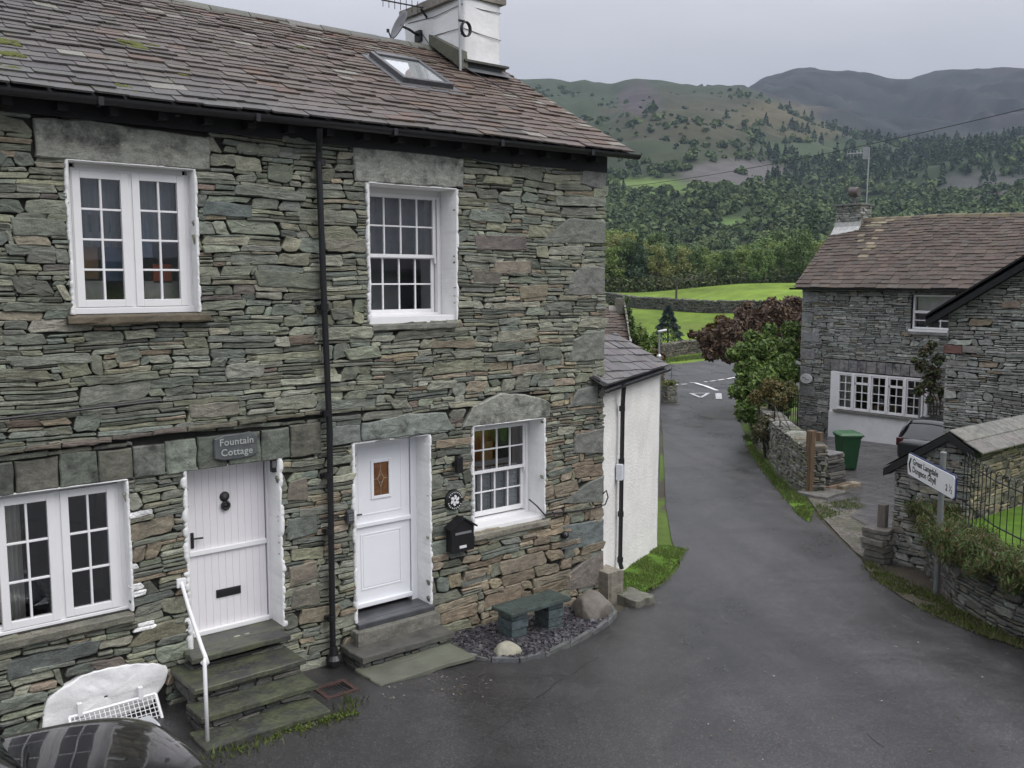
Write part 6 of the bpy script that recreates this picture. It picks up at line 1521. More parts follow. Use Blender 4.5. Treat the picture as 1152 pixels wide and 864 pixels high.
# ------------------------------------------------------------------ cars
def carpaint(name, col):
    t = NT(name); t.col(col); t.rough(.28); t.b.inputs['Metallic'].default_value = 0.0; t.b.inputs['Coat Weight'].default_value = 1; t.b.inputs['Coat Roughness'].default_value = .02
    return t.mat
M['carglass'] = simple('car_glass', (.012, .014, .016), .04, .0, 1, spec=.9)
M['tyre'] = simple('tyre', (.015, .015, .015), .85, .2, 10)
M['lamp'] = simple('head_lamp', (.5, .52, .54), .08, .05, 3, coat=1)
M['tail'] = simple('tail_lamp', (.06, .004, .005), .15, .1, 4, coat=1)
def car(label, loc, ang, paint, sc=1.0):
    root = thing('parked_car', label, 'car', loc, 'parked cars'); ca, sa = math.cos(ang), math.sin(ang)
    T = lambda x, y, z: (loc[0]+sc*(ca*x-sa*y), loc[1]+sc*(sa*x+ca*y), loc[2]+sc*z)
    # stations from nose (x = 0) backwards: x, half width, sill z, shoulder z, top z, shoulder inset
    st_ = [(.03, .52, .34, .56, .64, .9), (-.06, .72, .24, .66, .74, .92), (-.22, .83, .19, .74, .82, .92), (-.5, .885, .18, .80, .885, .92), (-.85, .89, .18, .845, .93, .93), (-1.2, .89, .18, .87, .965, .93), (-1.45, .89, .18, .885, .985, .92),
           (-2.2, .89, .18, .90, .96, .9), (-3.0, .89, .18, .92, .97, .9), (-3.7, .88, .19, .93, .98, .9), (-4.0, .84, .22, .93, .97, .9), (-4.14, .76, .30, .86, .90, .9), (-4.18, .66, .42, .74, .80, .9)]
    def ringp(x, w, z0, zs, zt, k):
        half = [(0, z0), (w*.8, z0), (w*.97, z0+.08), (w, (z0+zs)/2), (w*.985, zs-.07), (w*.95, zs), (w*k*.9, zs+(zt-zs)*.62), (w*.5, zt-.004), (w*.25, zt)]
        return [T(x, y, z) for y, z in half]+[T(x, 0, zt+.004)]+[T(x, -y, z) for y, z in half[:0:-1]]
    b = MB(); b.loft([ringp(*s) for s in st_]); body = b.build('body', paint, root, smooth=True); m = body.modifiers.new('s', 'SUBSURF'); m.levels = 2; m.render_levels = 2
    def cab(x0, x1, x2, x3, zr, grow=0, zb=.93):     # windscreen foot, roof front, roof rear, rear foot
        rings = []
        for x, w, z in ((x0, .78, zb), (x0-.35*(x0-x1), .74, zb+.33*(zr-zb)), (x1+.12, .66, zr-.10), (x1-.15, .62, zr-.01), ((x1+x2)/2, .62, zr), (x2, .61, zr-.03), (x2-.2, .64, zr-.14), (x3, .74, zb)):
            rings.append([T(x, y, zz) for y, zz in ((.84, zb-.05), (.80, zb+.02), (w+.02+grow, max(zb+.02, z-.05)), (w-.08, z), (0, z+.03), (-w+.08, z), (-w-.02-grow, max(zb+.02, z-.05)), (-.80, zb+.02), (-.84, zb-.05))])
        return rings
    R1 = cab(-1.25, -2.0, -3.55, -4.02, 1.46); b = MB(); b.loft(R1, cap=False, closed=False); gl = b.build('windows', M['carglass'], root, smooth=True)
    b = MB(); xs = (-1.93, -2.2, -2.9, -3.5, -3.72); ws = (.60, .63, .635, .62, .58); zs_ = (1.40, 1.468, 1.482, 1.455, 1.38)
    b.loft([[T(x, y, z) for y, z in ((w+.03, z0-.05), (w-.03, z0), (w*.5, z0+.022), (0, z0+.03), (-w*.5, z0+.022), (-w+.03, z0), (-w-.03, z0-.05), (-w+.05, z0-.06), (0, z0-.03), (w-.05, z0-.06))] for x, w, z0 in zip(xs, ws, zs_)]); b.build('roof', paint, root, smooth=True)
    for s in (-1, 1):
        for (p0, p1, p2) in (((-1.22, .80, .95), (-1.6, .73, 1.18), (-1.97, .65, 1.43)), ((-3.98, .77, .95), (-3.85, .72, 1.2), (-3.62, .64, 1.40)), ((-2.75, .83, .95), (-2.76, .76, 1.2), (-2.78, .66, 1.43))):
            b = MB(); b.tube([T(x, s*y, z) for x, y, z in (p0, p1, p2)], .042, 6); b.build('pillar', paint, root, smooth=True)
        b = MB(); b.lathe([(0, -.11), (.09, -.10), (.115, -.02), (.10, .05), (.05, .08), (0, .085)], (0, 0, 0), 14, 'x'); b.v = [T(-1.62+x*.7, s*(.98+y), 1.02+z*.75) for x, y, z in b.v]; mi = b.build('door_mirror', paint, root, smooth=True); b = MB(); b.tube([T(-1.6, s*.80, .96), T(-1.62, s*.93, 1.0)], .025, 6); b.build('mirror_arm', M['blackmatt'], mi)
        for x in (-.80, -3.35):
            b = MB(); b.lathe([(.18, -.11), (.29, -.11), (.315, -.08), (.32, 0), (.315, .08), (.29, .11), (.18, .11)], (0, 0, 0), 28, 'y'); b.v = [T(x+p, s*.80+q_, .32+r_) for p, q_, r_ in b.v]; wh = b.build('wheel', M['tyre'], root, smooth=True)
            b = MB(); b.lathe([(0, -.05), (.06, -.06), (.19, -.03), (.205, -.09), (.205, .09), (.19, .03), (.06, .06), (0, .05)], (0, 0, 0), 20, 'y'); b.v = [T(x+p, s*.82+q_, .32+r_) for p, q_, r_ in b.v]; b.build('rim', M['alu'], wh)
        b = MB(); b.loft([[T(-.10+dx, s*(y), z) for y, z in ((.52, .60), (.76, .62), (.80, .70), (.56, .70))] for dx in (.06, -.15)]); b.build('headlight', M['lamp'], root, bevel=.015)
        b = MB(); b.loft([[T(-4.02+dx, s*y, z) for y, z in ((.58, .72), (.80, .72), (.80, .96), (.62, .96))] for dx in (-.12, .1)]); b.build('tail_light', M['tail'], root, bevel=.02)
    b = MB()
    for i in range(9):
        z = .40+i*.028; b.tube([T(-.06-.10*abs(t)**2.2, t*.62, z) for t in np.linspace(-1, 1, 13)], .0085, 5)
    b.tube([T(-.07-.10*abs(t)**2.2, t*.64, .385) for t in np.linspace(-1, 1, 13)], .014, 5); b.tube([T(-.09-.10*abs(t)**2.2, t*.64, .66) for t in np.linspace(-1, 1, 13)], .014, 5)
    b.build('grille', simple('chrome_grille', (.6, .6, .62), .15, .05, 3, metal=1), root, smooth=True)
    b = MB(); b.box(.0, .0, 0, 0, 0, 0); b = MB(); b.loft([[T(x, y, z) for y, z in ((-.26, .45), (.26, .45), (.26, .56), (-.26, .56))] for x in (-4.2, -4.16)]); b.build('number_plate', simple('plate_yellow', (.6, .42, .03), .5), root)
    for x0, yy in ((-1.16, .28), (-1.18, -.30)):
        b = MB(); b.tube([T(x0, yy, .99), T(x0-.10, yy-.3, 1.02), T(x0-.16, yy-.56, 1.05)], .012, 5); b.build('wiper', M['blackmatt'], root)
    return root
gzc = H(2, -2.3)+.03
car('glossy black car parked under the lower left window in the foreground', (2.52, -2.52, gzc-.05), R_(3), carpaint('black_car_paint', (.004, .004, .005)))
car('dark grey hatchback parked tail out between the house and its wing', (27.28, 1.97, H(24, 2)+.04), R_(0), carpaint('grey_car_paint', (.022, .023, .026)), .93)
# ------------------------------------------------------------------ planting near the lane
def clumps(spec):                             # (px, py, s, radius in photo px) -> centres, radii
    C = []; R = []
    for px, py, s, r in spec: C.append(tuple(at(px, py, s))); R.append(r/FPX*s)
    return C, R
def shrub(name, label, cat, spec, n, size, cols, seed, base, stems=5, mat='leaf', aspect=.5, droop=0, squash=.85, group=None, shell=.5):
    C, R = clumps(spec); root = thing(name, label, cat, base, group)
    V, F, c = leaves(C, R, n, size, seed, squash, shell, cols, droop, aspect); np_build('foliage', V, F, M[mat], c, root)
    rg = random.Random(seed); b = MB(); bz = Vector(base)
    for i in range(stems):
        t = Vector(C[rg.randrange(len(C))]); p0 = bz+Vector((rg.uniform(-.2, .2), rg.uniform(-.2, .2), -.1)); mid = p0.lerp(t, .5)+Vector((rg.uniform(-.2, .2), rg.uniform(-.2, .2), rg.uniform(0, .2)))
        b.tube([p0, mid, t], [.045, .03, .012], 6)
    if stems: b.build('stem', M['bark'], root)
    return root
GRN = [(.10, .16, .03), (.13, .20, .036), (.075, .125, .026), (.165, .225, .045), (.10, .155, .032)]
b0 = gp(868, 505)
shrub('green_shrub', 'tall bright green leafy shrub over the dry stone wall by the house corner', 'shrub',
      [(842, 415, 31, 17), (858, 392, 31.5, 20), (836, 395, 31, 12), (855, 430, 30.5, 24), (875, 415, 31, 22), (880, 445, 30, 18), (850, 462, 30, 20), (862, 485, 29.5, 16), (832, 440, 30.5, 12), (885, 395, 32.5, 18), (890, 372, 33, 12), (893, 420, 32, 12), (866, 372, 32, 9), (826, 398, 31, 9), (846, 378, 31.5, 8), (870, 460, 29.8, 18)],
      17000, .085, GRN+[(.10, .14, .03), (.03, .055, .014)], 71, (at(866, 480, 31).x, at(866, 480, 31).y, -.6), 9)
shrub('ochre_shrub', 'low yellowish brown shrub in front of the tall green shrub', 'shrub', [(868, 437, 28.6, 13), (885, 440, 28.6, 13), (852, 447, 28.6, 10), (875, 450, 28.4, 13)], 4200, .05,
      [(.13, .11, .03), (.10, .10, .03), (.16, .11, .03), (.07, .085, .025)], 72, (at(870, 470, 28.8).x, at(870, 470, 28.8).y, -.5), 4)
shrub('clipped_shrub', 'rounded olive shrub beside the curved black handrails', 'shrub', [(866, 478, 27, 15), (857, 486, 26.8, 12), (875, 487, 27, 11)], 4200, .038,
      [(.085, .085, .03), (.07, .065, .028), (.10, .09, .04)], 73, (at(866, 490, 27).x, at(866, 490, 27).y, -.55), 4)
RED = [(.092, .056, .034), (.112, .07, .038), (.07, .044, .03), (.11, .09, .036), (.08, .052, .034), (.052, .038, .026), (.07, .07, .026)]
shrub('copper_beech', 'dark copper leaved beech hedge spreading beyond the tall green shrub', 'tree',
      [(800, 382, 44, 14), (822, 375, 44, 18), (845, 365, 45, 20), (868, 356, 45, 20), (890, 352, 46, 20), (850, 385, 44, 16), (815, 390, 43.5, 12), (880, 375, 45, 20), (790, 378, 44, 7), (835, 352, 45, 9), (900, 365, 45, 20), (778, 376, 44, 5), (842, 344, 45, 6), (868, 341, 45.5, 7), (893, 340, 46, 8), (800, 398, 43.5, 9), (820, 400, 43.5, 10), (840, 402, 43.5, 12)], 18000, .12, RED, 74, (at(840, 400, 45).x, at(840, 400, 45).y, H(*at(840, 400, 45)[:2])+.6), 0)
shrub('golden_shrub', 'yellow tinged shrub at the left of the copper beech', 'shrub', [(812, 362, 46, 9), (822, 366, 46, 8), (800, 370, 46, 7), (793, 385, 44, 6)], 1600, .12, [(.15, .12, .025), (.11, .10, .02), (.12, .07, .02)], 75, (at(815, 392, 46).x, at(815, 392, 46).y, -1.1), 0)
shrub('garden_bush', 'mid green bush behind the roof of the white outbuilding', 'bush', [(702, 372, 40, 14), (715, 378, 41, 14), (698, 392, 40, 14), (722, 392, 41, 14), (736, 384, 43, 9), (690, 385, 40, 10), (700, 412, 40, 15), (722, 414, 41, 14), (710, 436, 40, 15), (694, 432, 40, 12), (726, 434, 41, 12)], 9500, .11, GRN, 76, (at(712, 405, 41).x, at(712, 405, 41).y, -1), 5)
shrub('young_tree', 'thin light green sapling rising left of the garden bush', 'tree', [(704, 350, 38, 6), (703, 337, 38, 4), (706, 361, 38, 8), (700, 356, 38, 6)], 1300, .09, [(.08, .14, .03), (.06, .11, .025)], 77, (at(705, 400, 38).x, at(705, 400, 38).y, -.9), 3)
shrub('dark_cypress', 'narrow dark cypress close against the cottage corner', 'tree', [(689, 352, 30, 6), (690, 362, 30, 7), (688, 342, 30, 4), (690, 374, 30, 7), (690, 388, 30, 8), (690, 404, 30, 8), (690, 424, 30, 8), (690, 444, 30, 8), (690, 462, 30, 8)], 5200, .05, [(.03, .05, .015), (.04, .06, .02)], 78, (at(690, 400, 30).x, at(690, 400, 30).y, -.6), 2)
shrub('russet_bush', 'low russet bush by the street lamp', 'bush', [(734, 398, 44, 8), (728, 402, 43, 7), (743, 402, 45, 7), (734, 414, 44, 9), (740, 426, 44, 8), (730, 428, 44, 8)], 2800, .08, [(.12, .07, .03), (.09, .08, .03), (.14, .09, .04)], 79, (at(735, 408, 44).x, at(735, 408, 44).y, -1.1), 3)
def conifer(px, py0, py1, s, w):
    p = at(px, py0, s); g = H(p.x, p.y); h = p.z-g
    root = thing('fir_tree', 'small dark blue green fir standing before the near field wall', 'tree', (p.x, p.y, g)); rg = np.random.default_rng(5)
    n = 5200; t = rg.random(n)**.75; a = rg.random(n)*6.283; rad = w*(1-t)**.9*(.55+.45*rg.random(n)**.5)*(1+.22*np.sin(t*40+a*2)); z = g+.15+h*t*(.97)-rad*.25
    pos = np.stack([p.x+rad*np.cos(a), p.y+rad*np.sin(a), z], 1); d = np.stack([np.cos(a), np.sin(a), -.35+0*a], 1)+rg.normal(size=(n, 3))*.25
    u = np.cross(d, rg.normal(size=(n, 3))); u /= np.linalg.norm(u, axis=1)[:, None]; s_ = .10*rg.uniform(.6, 1.4, n)[:, None]
    V = np.stack([pos-u*s_*.4, pos+d*s_*1.5, pos+u*s_*.4, pos-d*s_*.6], 1).reshape(-1, 3); c = np.array([(.028, .05, .045), (.04, .065, .055), (.022, .04, .035)])[rg.integers(0, 3, n)]
    np_build('foliage', V, np.arange(4*n).reshape(n, 4), M['leaf'], np.repeat(c, 4, 0), root); b = MB(); b.tube([(p.x, p.y, g-.1), (p.x, p.y, g+h*.9)], [.09, .02], 6); b.build('trunk', M['bark'], root)
conifer(752, 344, 395, 80, 1.75)
# drooping hedge on the road wall
C = []; Rr = []; rg = random.Random(3); u = -.35
while u < RL_+.3:
    for k in range(5):
        q = rf_(u, rg.uniform(-.24, .35), rg.uniform(.80, 1.18)); C.append(q); Rr.append(rg.uniform(.10, .22))
    u += .2
hd = thing('creeping_hedge', 'shaggy green and brown conifer hedge drooping over the road wall', 'hedge', rf_(1.5, .2, .9))
V, F, c = leaves(C, Rr, 48000, .032, 81, .9, .2, [(.07, .115, .03), (.09, .14, .034), (.14, .10, .045), (.06, .095, .027), (.08, .09, .032), (.07, .115, .028), (.15, .155, .045)], .55, .22); np_build('foliage', V, F, M['leaf'], c, hd)
b = MB()
for i in range(12): q = Vector(rf_(RL_*i/12, .25, .95)); e = Vector(C[rg.randrange(len(C))]); e = q.lerp(e, min(1, .5/max(.01, (e-q).length))); b.tube([q, e], [.02, .008], 5)
b.build('stem', M['bark'], hd)
# climber at the inner corner of the house, with its drain pipe
cl_ = thing('climbing_rose', 'straggling leafy climber beside the bay window', 'climber', (27.2, 3.55, -.4))
C, R = clumps([(px, py, 27.35, r) for px, py, r in ((1040, 395, 7), (1048, 388, 6), (1036, 412, 8), (1050, 420, 9), (1043, 432, 9), (1056, 405, 7), (1034, 440, 6), (1057, 440, 6), (1028, 405, 4), (1046, 450, 5))])
V, F, c = leaves(C, R, 1500, .07, 83, 1, .2, [(.06, .09, .03), (.09, .10, .04), (.10, .07, .04), (.05, .07, .03)]); np_build('foliage', V, F, M['leaf'], c, cl_)
b = MB(); z0 = H(27, 3.5)
for k in range(4): p = Vector(C[k*2]); b.tube([(27.25, 3.45+.05*k, z0), (27.2, 3.4+.1*k, 1.0), p], [.025, .018, .008], 5)
b.build('stem', M['bark'], cl_)
q = at(1048, 455, 28.8); b = MB(); b.tube([(27.40, q.y, z0-.1), (27.40, q.y, 1.2)], .05, 8); tag(b.build('drain_pipe', M['alu']), 'grey drain pipe right of the bay window', 'pipe')
# ------------------------------------------------------------------ grass blades and weeds
def blades(name, pts, n, h, cols, seed, lift=0, zf=None):
    rg = np.random.default_rng(seed); P = np.array(scatter_in(pts, n, seed)); P = P+rg.normal(size=P.shape)*.05; P = P[np.array([fbm(x*1.7, y*1.7, seed, 3)+.45+.3*rg.random() > 0.2 for x, y in P])]; n = len(P); Z = np.array([(zf(x, y) if zf else H(x, y))+lift for x, y in P])
    base = np.column_stack([P, Z]); a = rg.random(n)*6.283; hh = h*rg.uniform(.4, 1.3, n); w = .006+.004*rg.random(n); w *= 1+hh*4
    d = np.stack([np.cos(a), np.sin(a), 0*a], 1); ln = rg.normal(size=(n, 3))*.35; ln[:, 2] = 1; tip = base+ln*hh[:, None]
    V = np.stack([base-d*w[:, None], base+d*w[:, None], tip], 1).reshape(-1, 3); c = np.array(cols)[rg.integers(0, len(cols), n)]*rg.uniform(.7, 1.3, (n, 1))
    o = np_build(name, V, np.arange(3*n).reshape(n, 3), M['leaf'], np.repeat(c, 3, 0)); o['kind'] = 'stuff'; return o
GR = [(.065, .12, .018), (.085, .15, .022), (.055, .10, .02), (.11, .145, .035), (.12, .12, .045)]
bank = [tuple(ML(u, d, 0)[:2]) for u, d in ((-.05, -.0), (LL+.05, .05), (LL+.25, -.1), (LL+.2, -.5))]+GX((759, 640), (746, 656), (722, 672), (703, 676))
def bank_z(x, y):
    p = Vector((x, y, 0))-A2; u = p.dot(dl); do = max(0, -p.dot(nl)); return max(0, .22*(1-.8*max(0, u)/LL))*max(0, 1-do/1.0)**1.6
patch_sheet('grass_bank', bank, M['grass'], .02, bump=.02, res=.1, raise_fn=bank_z)
blades('bank_grass', bank, 9000, .04, [tuple(1.55*q for q in c) for c in GR], 91, 0, lambda x, y: H(x, y)+.02+bank_z(x, y))
vg = gq((905, 562), (885, 549), (866, 529), (850, 508), (842, 490), (837, 492), (845, 512), (858, 530), (878, 556), (897, 580), (910, 590), (915, 575))
patch_sheet('grass_verge', vg, M['grass'], .035, bump=.02, res=.15); blades('verge_grass', vg, 7000, .055, GR+[(.15, .13, .05)], 92, .03)
vg3 = gq((918, 568), (945, 566), (962, 562), (972, 573), (945, 580), (922, 588)); blades('verge_grass', vg3, 1800, .05, GR+[(.14, .13, .05)], 95, .03)
vg2 = gq((978, 628), (985, 640), (1000, 648), (1046, 668), (1080, 690), (1110, 706), (1152, 727), (1152, 733), (1095, 714), (1052, 695), (1015, 674), (985, 654), (972, 640))
patch_sheet('wall_foot_verge', vg2, gravel_mat('litter', (.05, .042, .03), (.12, .09, .06), 30), .03, bump=.02, res=.1); blades('wall_foot_weeds', vg2, 5200, .05, [(.07, .11, .02), (.10, .13, .025), (.12, .10, .04), (.06, .09, .02)], 93, .03)
blades('wall_foot_weeds', [(x, y) for x, y in ((3.0, -1.45), (4.4, -1.42), (4.75, -1.05), (4.85, -1.3), (4.45, -1.62), (3.0, -1.68))], 420, .06, [(.08, .12, .02), (.11, .14, .03), (.06, .08, .02)], 94, .02)
C = [(rc.uniform(3.3, 4.6), -1.5+rc.uniform(-.06, .04), H(3.8, -1.5)+.03) for _ in range(26)]; V, F, c = leaves(C, [.05]*26, 700, .018, 96, .5, .2, [(.09, .13, .025), (.12, .15, .03)])
setkind(np_build('step_foot_weeds', V, F, M['leaf'], c), 'stuff')
fl = rc
def litter():
    rg = np.random.default_rng(6); n = 420; P = []
    for i in range(n):
        k = rg.integers(0, 4); 
        p = gp(*[(rg.uniform(430, 560), rg.uniform(760, 790)), (rg.uniform(960, 1130), rg.uniform(640, 715)), (rg.uniform(700, 1150), rg.uniform(600, 860)), (rg.uniform(880, 960), rg.uniform(560, 640))][k]); P.append((p[0], p[1], p[2]+.034))
    P = np.array(P); a = rg.random(n)*6.283; s = rg.uniform(.006, .02, n)[:, None]; d = np.stack([np.cos(a), np.sin(a), 0*a], 1)*s; e = np.stack([-np.sin(a), np.cos(a), .3+0*a], 1)*s*.6
    V = np.stack([P-d, P-e*np.array([1, 1, 0]), P+d, P+e], 1).reshape(-1, 3); c = np.array([(.2, .15, .08), (.3, .28, .24), (.09, .1, .03), (.12, .06, .03), (.45, .45, .42)])[rg.integers(0, 5, n)]
    setkind(np_build('fallen_leaves', V, np.arange(4*n).reshape(n, 4), M['leaf'], np.repeat(c, 4, 0)), 'stuff')
litter()
# ------------------------------------------------------------------ fields, walls and poles
def ext(p, q, L): e = Vector((q[0]-p[0], q[1]-p[1])).normalized(); return (q[0]+e.x*L, q[1]+e.y*L)
fw = gq((690, 342.5), (745, 349), (800, 352.5), (850, 353), (905, 354)); fw = [ext(fw[1], fw[0], 25)]+fw+[ext(fw[-2], fw[-1], 40)]
drywall('field_wall', fw, 1.35, .6, 67, 'far dry stone wall crossing between the two bright green fields', bh=(.12, .26), sw=(.25, .7), both=False, gap=.02, pal=lambda u, v, r, h: vary(r.choice([(.10, .10, .085), (.075, .075, .065), (.13, .125, .105)]), r))
fw2 = gq((742, 404), (765, 400), (790, 397), (815, 395), (835, 393)); fw2 = [ext(fw2[1], fw2[0], 12)]+fw2+[ext(fw2[-2], fw2[-1], 25)]
drywall('field_wall', fw2, 1.05, .5, 68, 'near dry stone wall at the foot of the lower field beyond the road', bh=(.1, .22), sw=(.2, .6), both=False, gap=.018, pal=lambda u, v, r, h: vary(r.choice([(.12, .11, .085), (.09, .085, .065), (.14, .12, .09)]), r))
vgf = gq((745, 409), (790, 404), (830, 400), (835, 394.5), (790, 398.5), (745, 405)); blades('verge_grass', vgf, 3500, .25, GR, 97)
p = gp(750.5, 452); lp_ = thing('stone_pillar', 'low stone pillar topped with yellow green plants at the road junction', 'pillar', p)
b = MB(); b.cur = (.05, .05, .045); b.box(p[0]-.3, p[0]+.3, p[1]-.3, p[1]+.3, p[2]-.2, p[2]+.72); b.cur = None
for ax in range(4):
    ca_, sa_ = math.cos(ax*math.pi/2), math.sin(ax*math.pi/2)
    rubble(b, -.33, .33, -.1, .78, [], lambda u, d, v: (p[0]+ca_*u-sa_*(-.33+d), p[1]+sa_*u+ca_*(-.33+d), p[2]+v), pal_wall, 200+ax, bh=(.08, .16), sw=(.15, .35))
b.build('stones', M['stone'], lp_, recalc=False); V, F, c = leaves([(p[0], p[1], p[2]+.85), (p[0]+.15, p[1]-.15, p[2]+.9)], [.32, .25], 900, .05, 98, .5, .2, [(.16, .16, .03), (.10, .13, .03)]); np_build('planting', V, F, M['leaf'], c, lp_)
p = gp(755, 446); b = MB(); b.tube([(p[0], p[1], p[2]-.1), (p[0], p[1], p[2]+1.45)], .035, 8); tag(b.build('marker_post', M['steel']), 'thin grey post standing beside the low pillar at the junction', 'post')
# street lamp
lq = at(741.5, 403, 21.5); lz = at(741.5, 374, 21.5).z
lm = thing('street_lamp', 'slim grey street lamp rising behind the white outbuilding roof', 'street lamp', (lq.x, lq.y, H(lq.x, lq.y)))
b = MB(); b.tube([(lq.x, lq.y, H(lq.x, lq.y)-.1), (lq.x, lq.y, lq.z+.05), (lq.x, lq.y, lq.z+.1), (lq.x, lq.y, lz)], [.06, .06, .026, .02], 10); b.build('column', M['steel'], lm)
b = MB(); e = Vector(RV); f_ = Vector((hx, hy, 0)); c0_ = Vector((lq.x, lq.y, lz)); b.loft([[c0_+e*(-.04+.2*t)+f_*(.6*w*math.cos(k))+Vector((0, 0, .02+.04*t+.028*math.sin(k))) for k in [j*.785 for j in range(8)]] for t, w in ((0, .04), (.3, .09), (.8, .1), (1, .05))]); b.build('lantern', simple('pale_lantern', (.6, .62, .62), .4), lm, smooth=True)
# power pole and lines
pq_ = gp(760.5, 350); ptop = at(760.5, 314, (Vector(pq_)-Vector(CAM)).dot(Vector(FV)))
up_ = thing('utility_pole', 'wooden utility pole standing by the wall between the fields', 'pole', pq_)
b = MB(); b.tube([(pq_[0], pq_[1], pq_[2]-.3), (pq_[0], pq_[1], ptop.z)], [.15, .11], 8); b.build('pole', M['bark'], up_)
b = MB(); b.box(pq_[0]-.1, pq_[0]+.1, pq_[1]-.6, pq_[1]+.6, ptop.z-.35, ptop.z-.22); b.build('cross_arm', M['bark'], up_)
def wire(p, q, sag, label, r=.014):
    b = MB(); b.tube([p.lerp(q, i/24)-Vector((0, 0, sag*4*(i/24)*(1-i/24))) for i in range(25)], r, 5); tag(b.build('overhead_wire', M['iron'], smooth=True), label, 'wire')
wire(at(1420, 55, 34), at(655, 214, 95), .9, 'long overhead wire crossing the hillside above the right house', .022)
wire(at(640, 283, 50), ptop, .3, 'overhead wire running from behind the cottage to the utility pole', .02)
wire(ptop, at(1000, 300, 170), .5, 'overhead wire leading right from the utility pole to the wood', .02)
# ------------------------------------------------------------------ the wood behind the field
M['farleaf'] = leaf_mat('tree_leaf', .3)
def tree_proto(kind, seed):
    rg = random.Random(seed); h = 11.0; root = thing('broadleaf_tree' if kind < 4 else 'pine_tree', '', 'tree', (0, 0, 0), 'trees of the wood behind the fields')
    C = []; R = []
    if kind < 4:
        w = (4.2, 3.6, 4.8, 3.0)[kind]
        for k in range(26):
            a = rg.uniform(0, 6.283); t = rg.random(); r = w*math.sqrt(rg.random())*.75; z = 2.2+(h-3.2)*t; r *= (1.05-abs(t-.35)*1.1); C.append((r*math.cos(a), r*math.sin(a), z)); R.append(rg.uniform(.9, 1.7))
        cols = [[(.06, .085, .02), (.075, .10, .025), (.05, .07, .018)], [(.035, .055, .018), (.045, .065, .02), (.028, .045, .015)], [(.08, .085, .028), (.065, .075, .025), (.095, .10, .03)], [(.05, .08, .022), (.065, .10, .028), (.04, .06, .018)]][kind]
    else:
        for k in range(18): t = k/17; a = rg.uniform(0, 6.283); r = 1.2*(1-t); C.append((r*math.cos(a), r*math.sin(a), 2+(h+2-2)*t)); R.append(1.75*(1-t)+.45)
        cols = [(.022, .038, .018), (.03, .048, .022), (.018, .03, .016)]
    cols = [tuple(q*2.9 for q in c) for c in cols]; V, F, c = leaves(C, R, 4200, .25, seed, .8, .4, cols); np_build('crown', V, F, M['farleaf'], c, root)
    b = MB(); b.tube([(0, 0, -.5), (.1, 0, 3), (.0, .1, h*.75)], [.28, .2, .06], 7)
    for k in range(6): e = C[rg.randrange(len(C))]; b.tube([(0, 0, rg.uniform(2, 5)), (e[0]*.5, e[1]*.5, e[2]*.85), e], [.12, .08, .03], 5)
    b.build('trunk', M['bark'], root); return root
LAB = ['olive green broadleaf tree at the wood edge behind the upper field', 'dark green broadleaf tree in the wood behind the upper field', 'brownish green spreading tree in the wood behind the upper field', 'fresh green narrow tree in the wood behind the upper field', 'dark pointed pine in the wood behind the upper field']
protos = [tree_proto(k, 900+k) for k in range(5)]; used = set()
rt_ = random.Random(17); spots = []
for row, (s, px0, px1, step) in enumerate(((160, 640, 1010, 13), (172, 630, 1060, 15), (186, 620, 1120, 18), (204, 620, 1180, 21))):
    px = px0
    while px < px1:
        ss = s+rt_.uniform(-5, 5); r = (px+rt_.uniform(-4, 4)-576)/FPX*ss; x, y = sr_to_xy(ss, r); left_ = px < 775
        k = rt_.choice((4, 0, 1, 2, 1, 2)) if (px < 790 and row < 2) else rt_.choice((0, 1, 2, 3, 0, 3, 4 if row > 2 else 0))
        top = lerp_tab([(640, 252), (700, 258), (745, 262), (770, 275), (800, 285), (830, 280), (870, 268), (905, 262), (1000, 262), (1180, 265)], px)+rt_.uniform(-6, 14)-row*3
        hgt = CAM[2]+ss*(316-top)/FPX-H(x, y); spots.append((k, x, y, max(.55, hgt/11.8))); px += step*rt_.uniform(.8, 1.25)
for k, x, y, sc in spots:
    o = protos[k] if k not in used else copy_tree(protos[k]); used.add(k); o['label'] = LAB[k]
    o.location = (x, y, H(x, y)); o.rotation_euler = (0, 0, rt_.uniform(0, 6.28)); o.scale = (sc*rt_.uniform(.9, 1.15), sc*rt_.uniform(.9, 1.15), sc)
for k, o in enumerate(protos):
    if k not in used:
        for c in list(o.children): bpy.data.objects.remove(c)
        bpy.data.objects.remove(o)
# understorey
V, F, c = leaves([sr_to_xy(s, (px-576)/FPX*s)+(H(*sr_to_xy(s, (px-576)/FPX*s))+1.0,) for s in (158, 166) for px in range(620, 1030, 7)], [2.0]*118, 11000, .3, 85, .9, .3, [(.08, .11, .035), (.10, .13, .04), (.08, .08, .04)])
setkind(np_build('undergrowth', V, F, M['farleaf'], c), 'stuff')
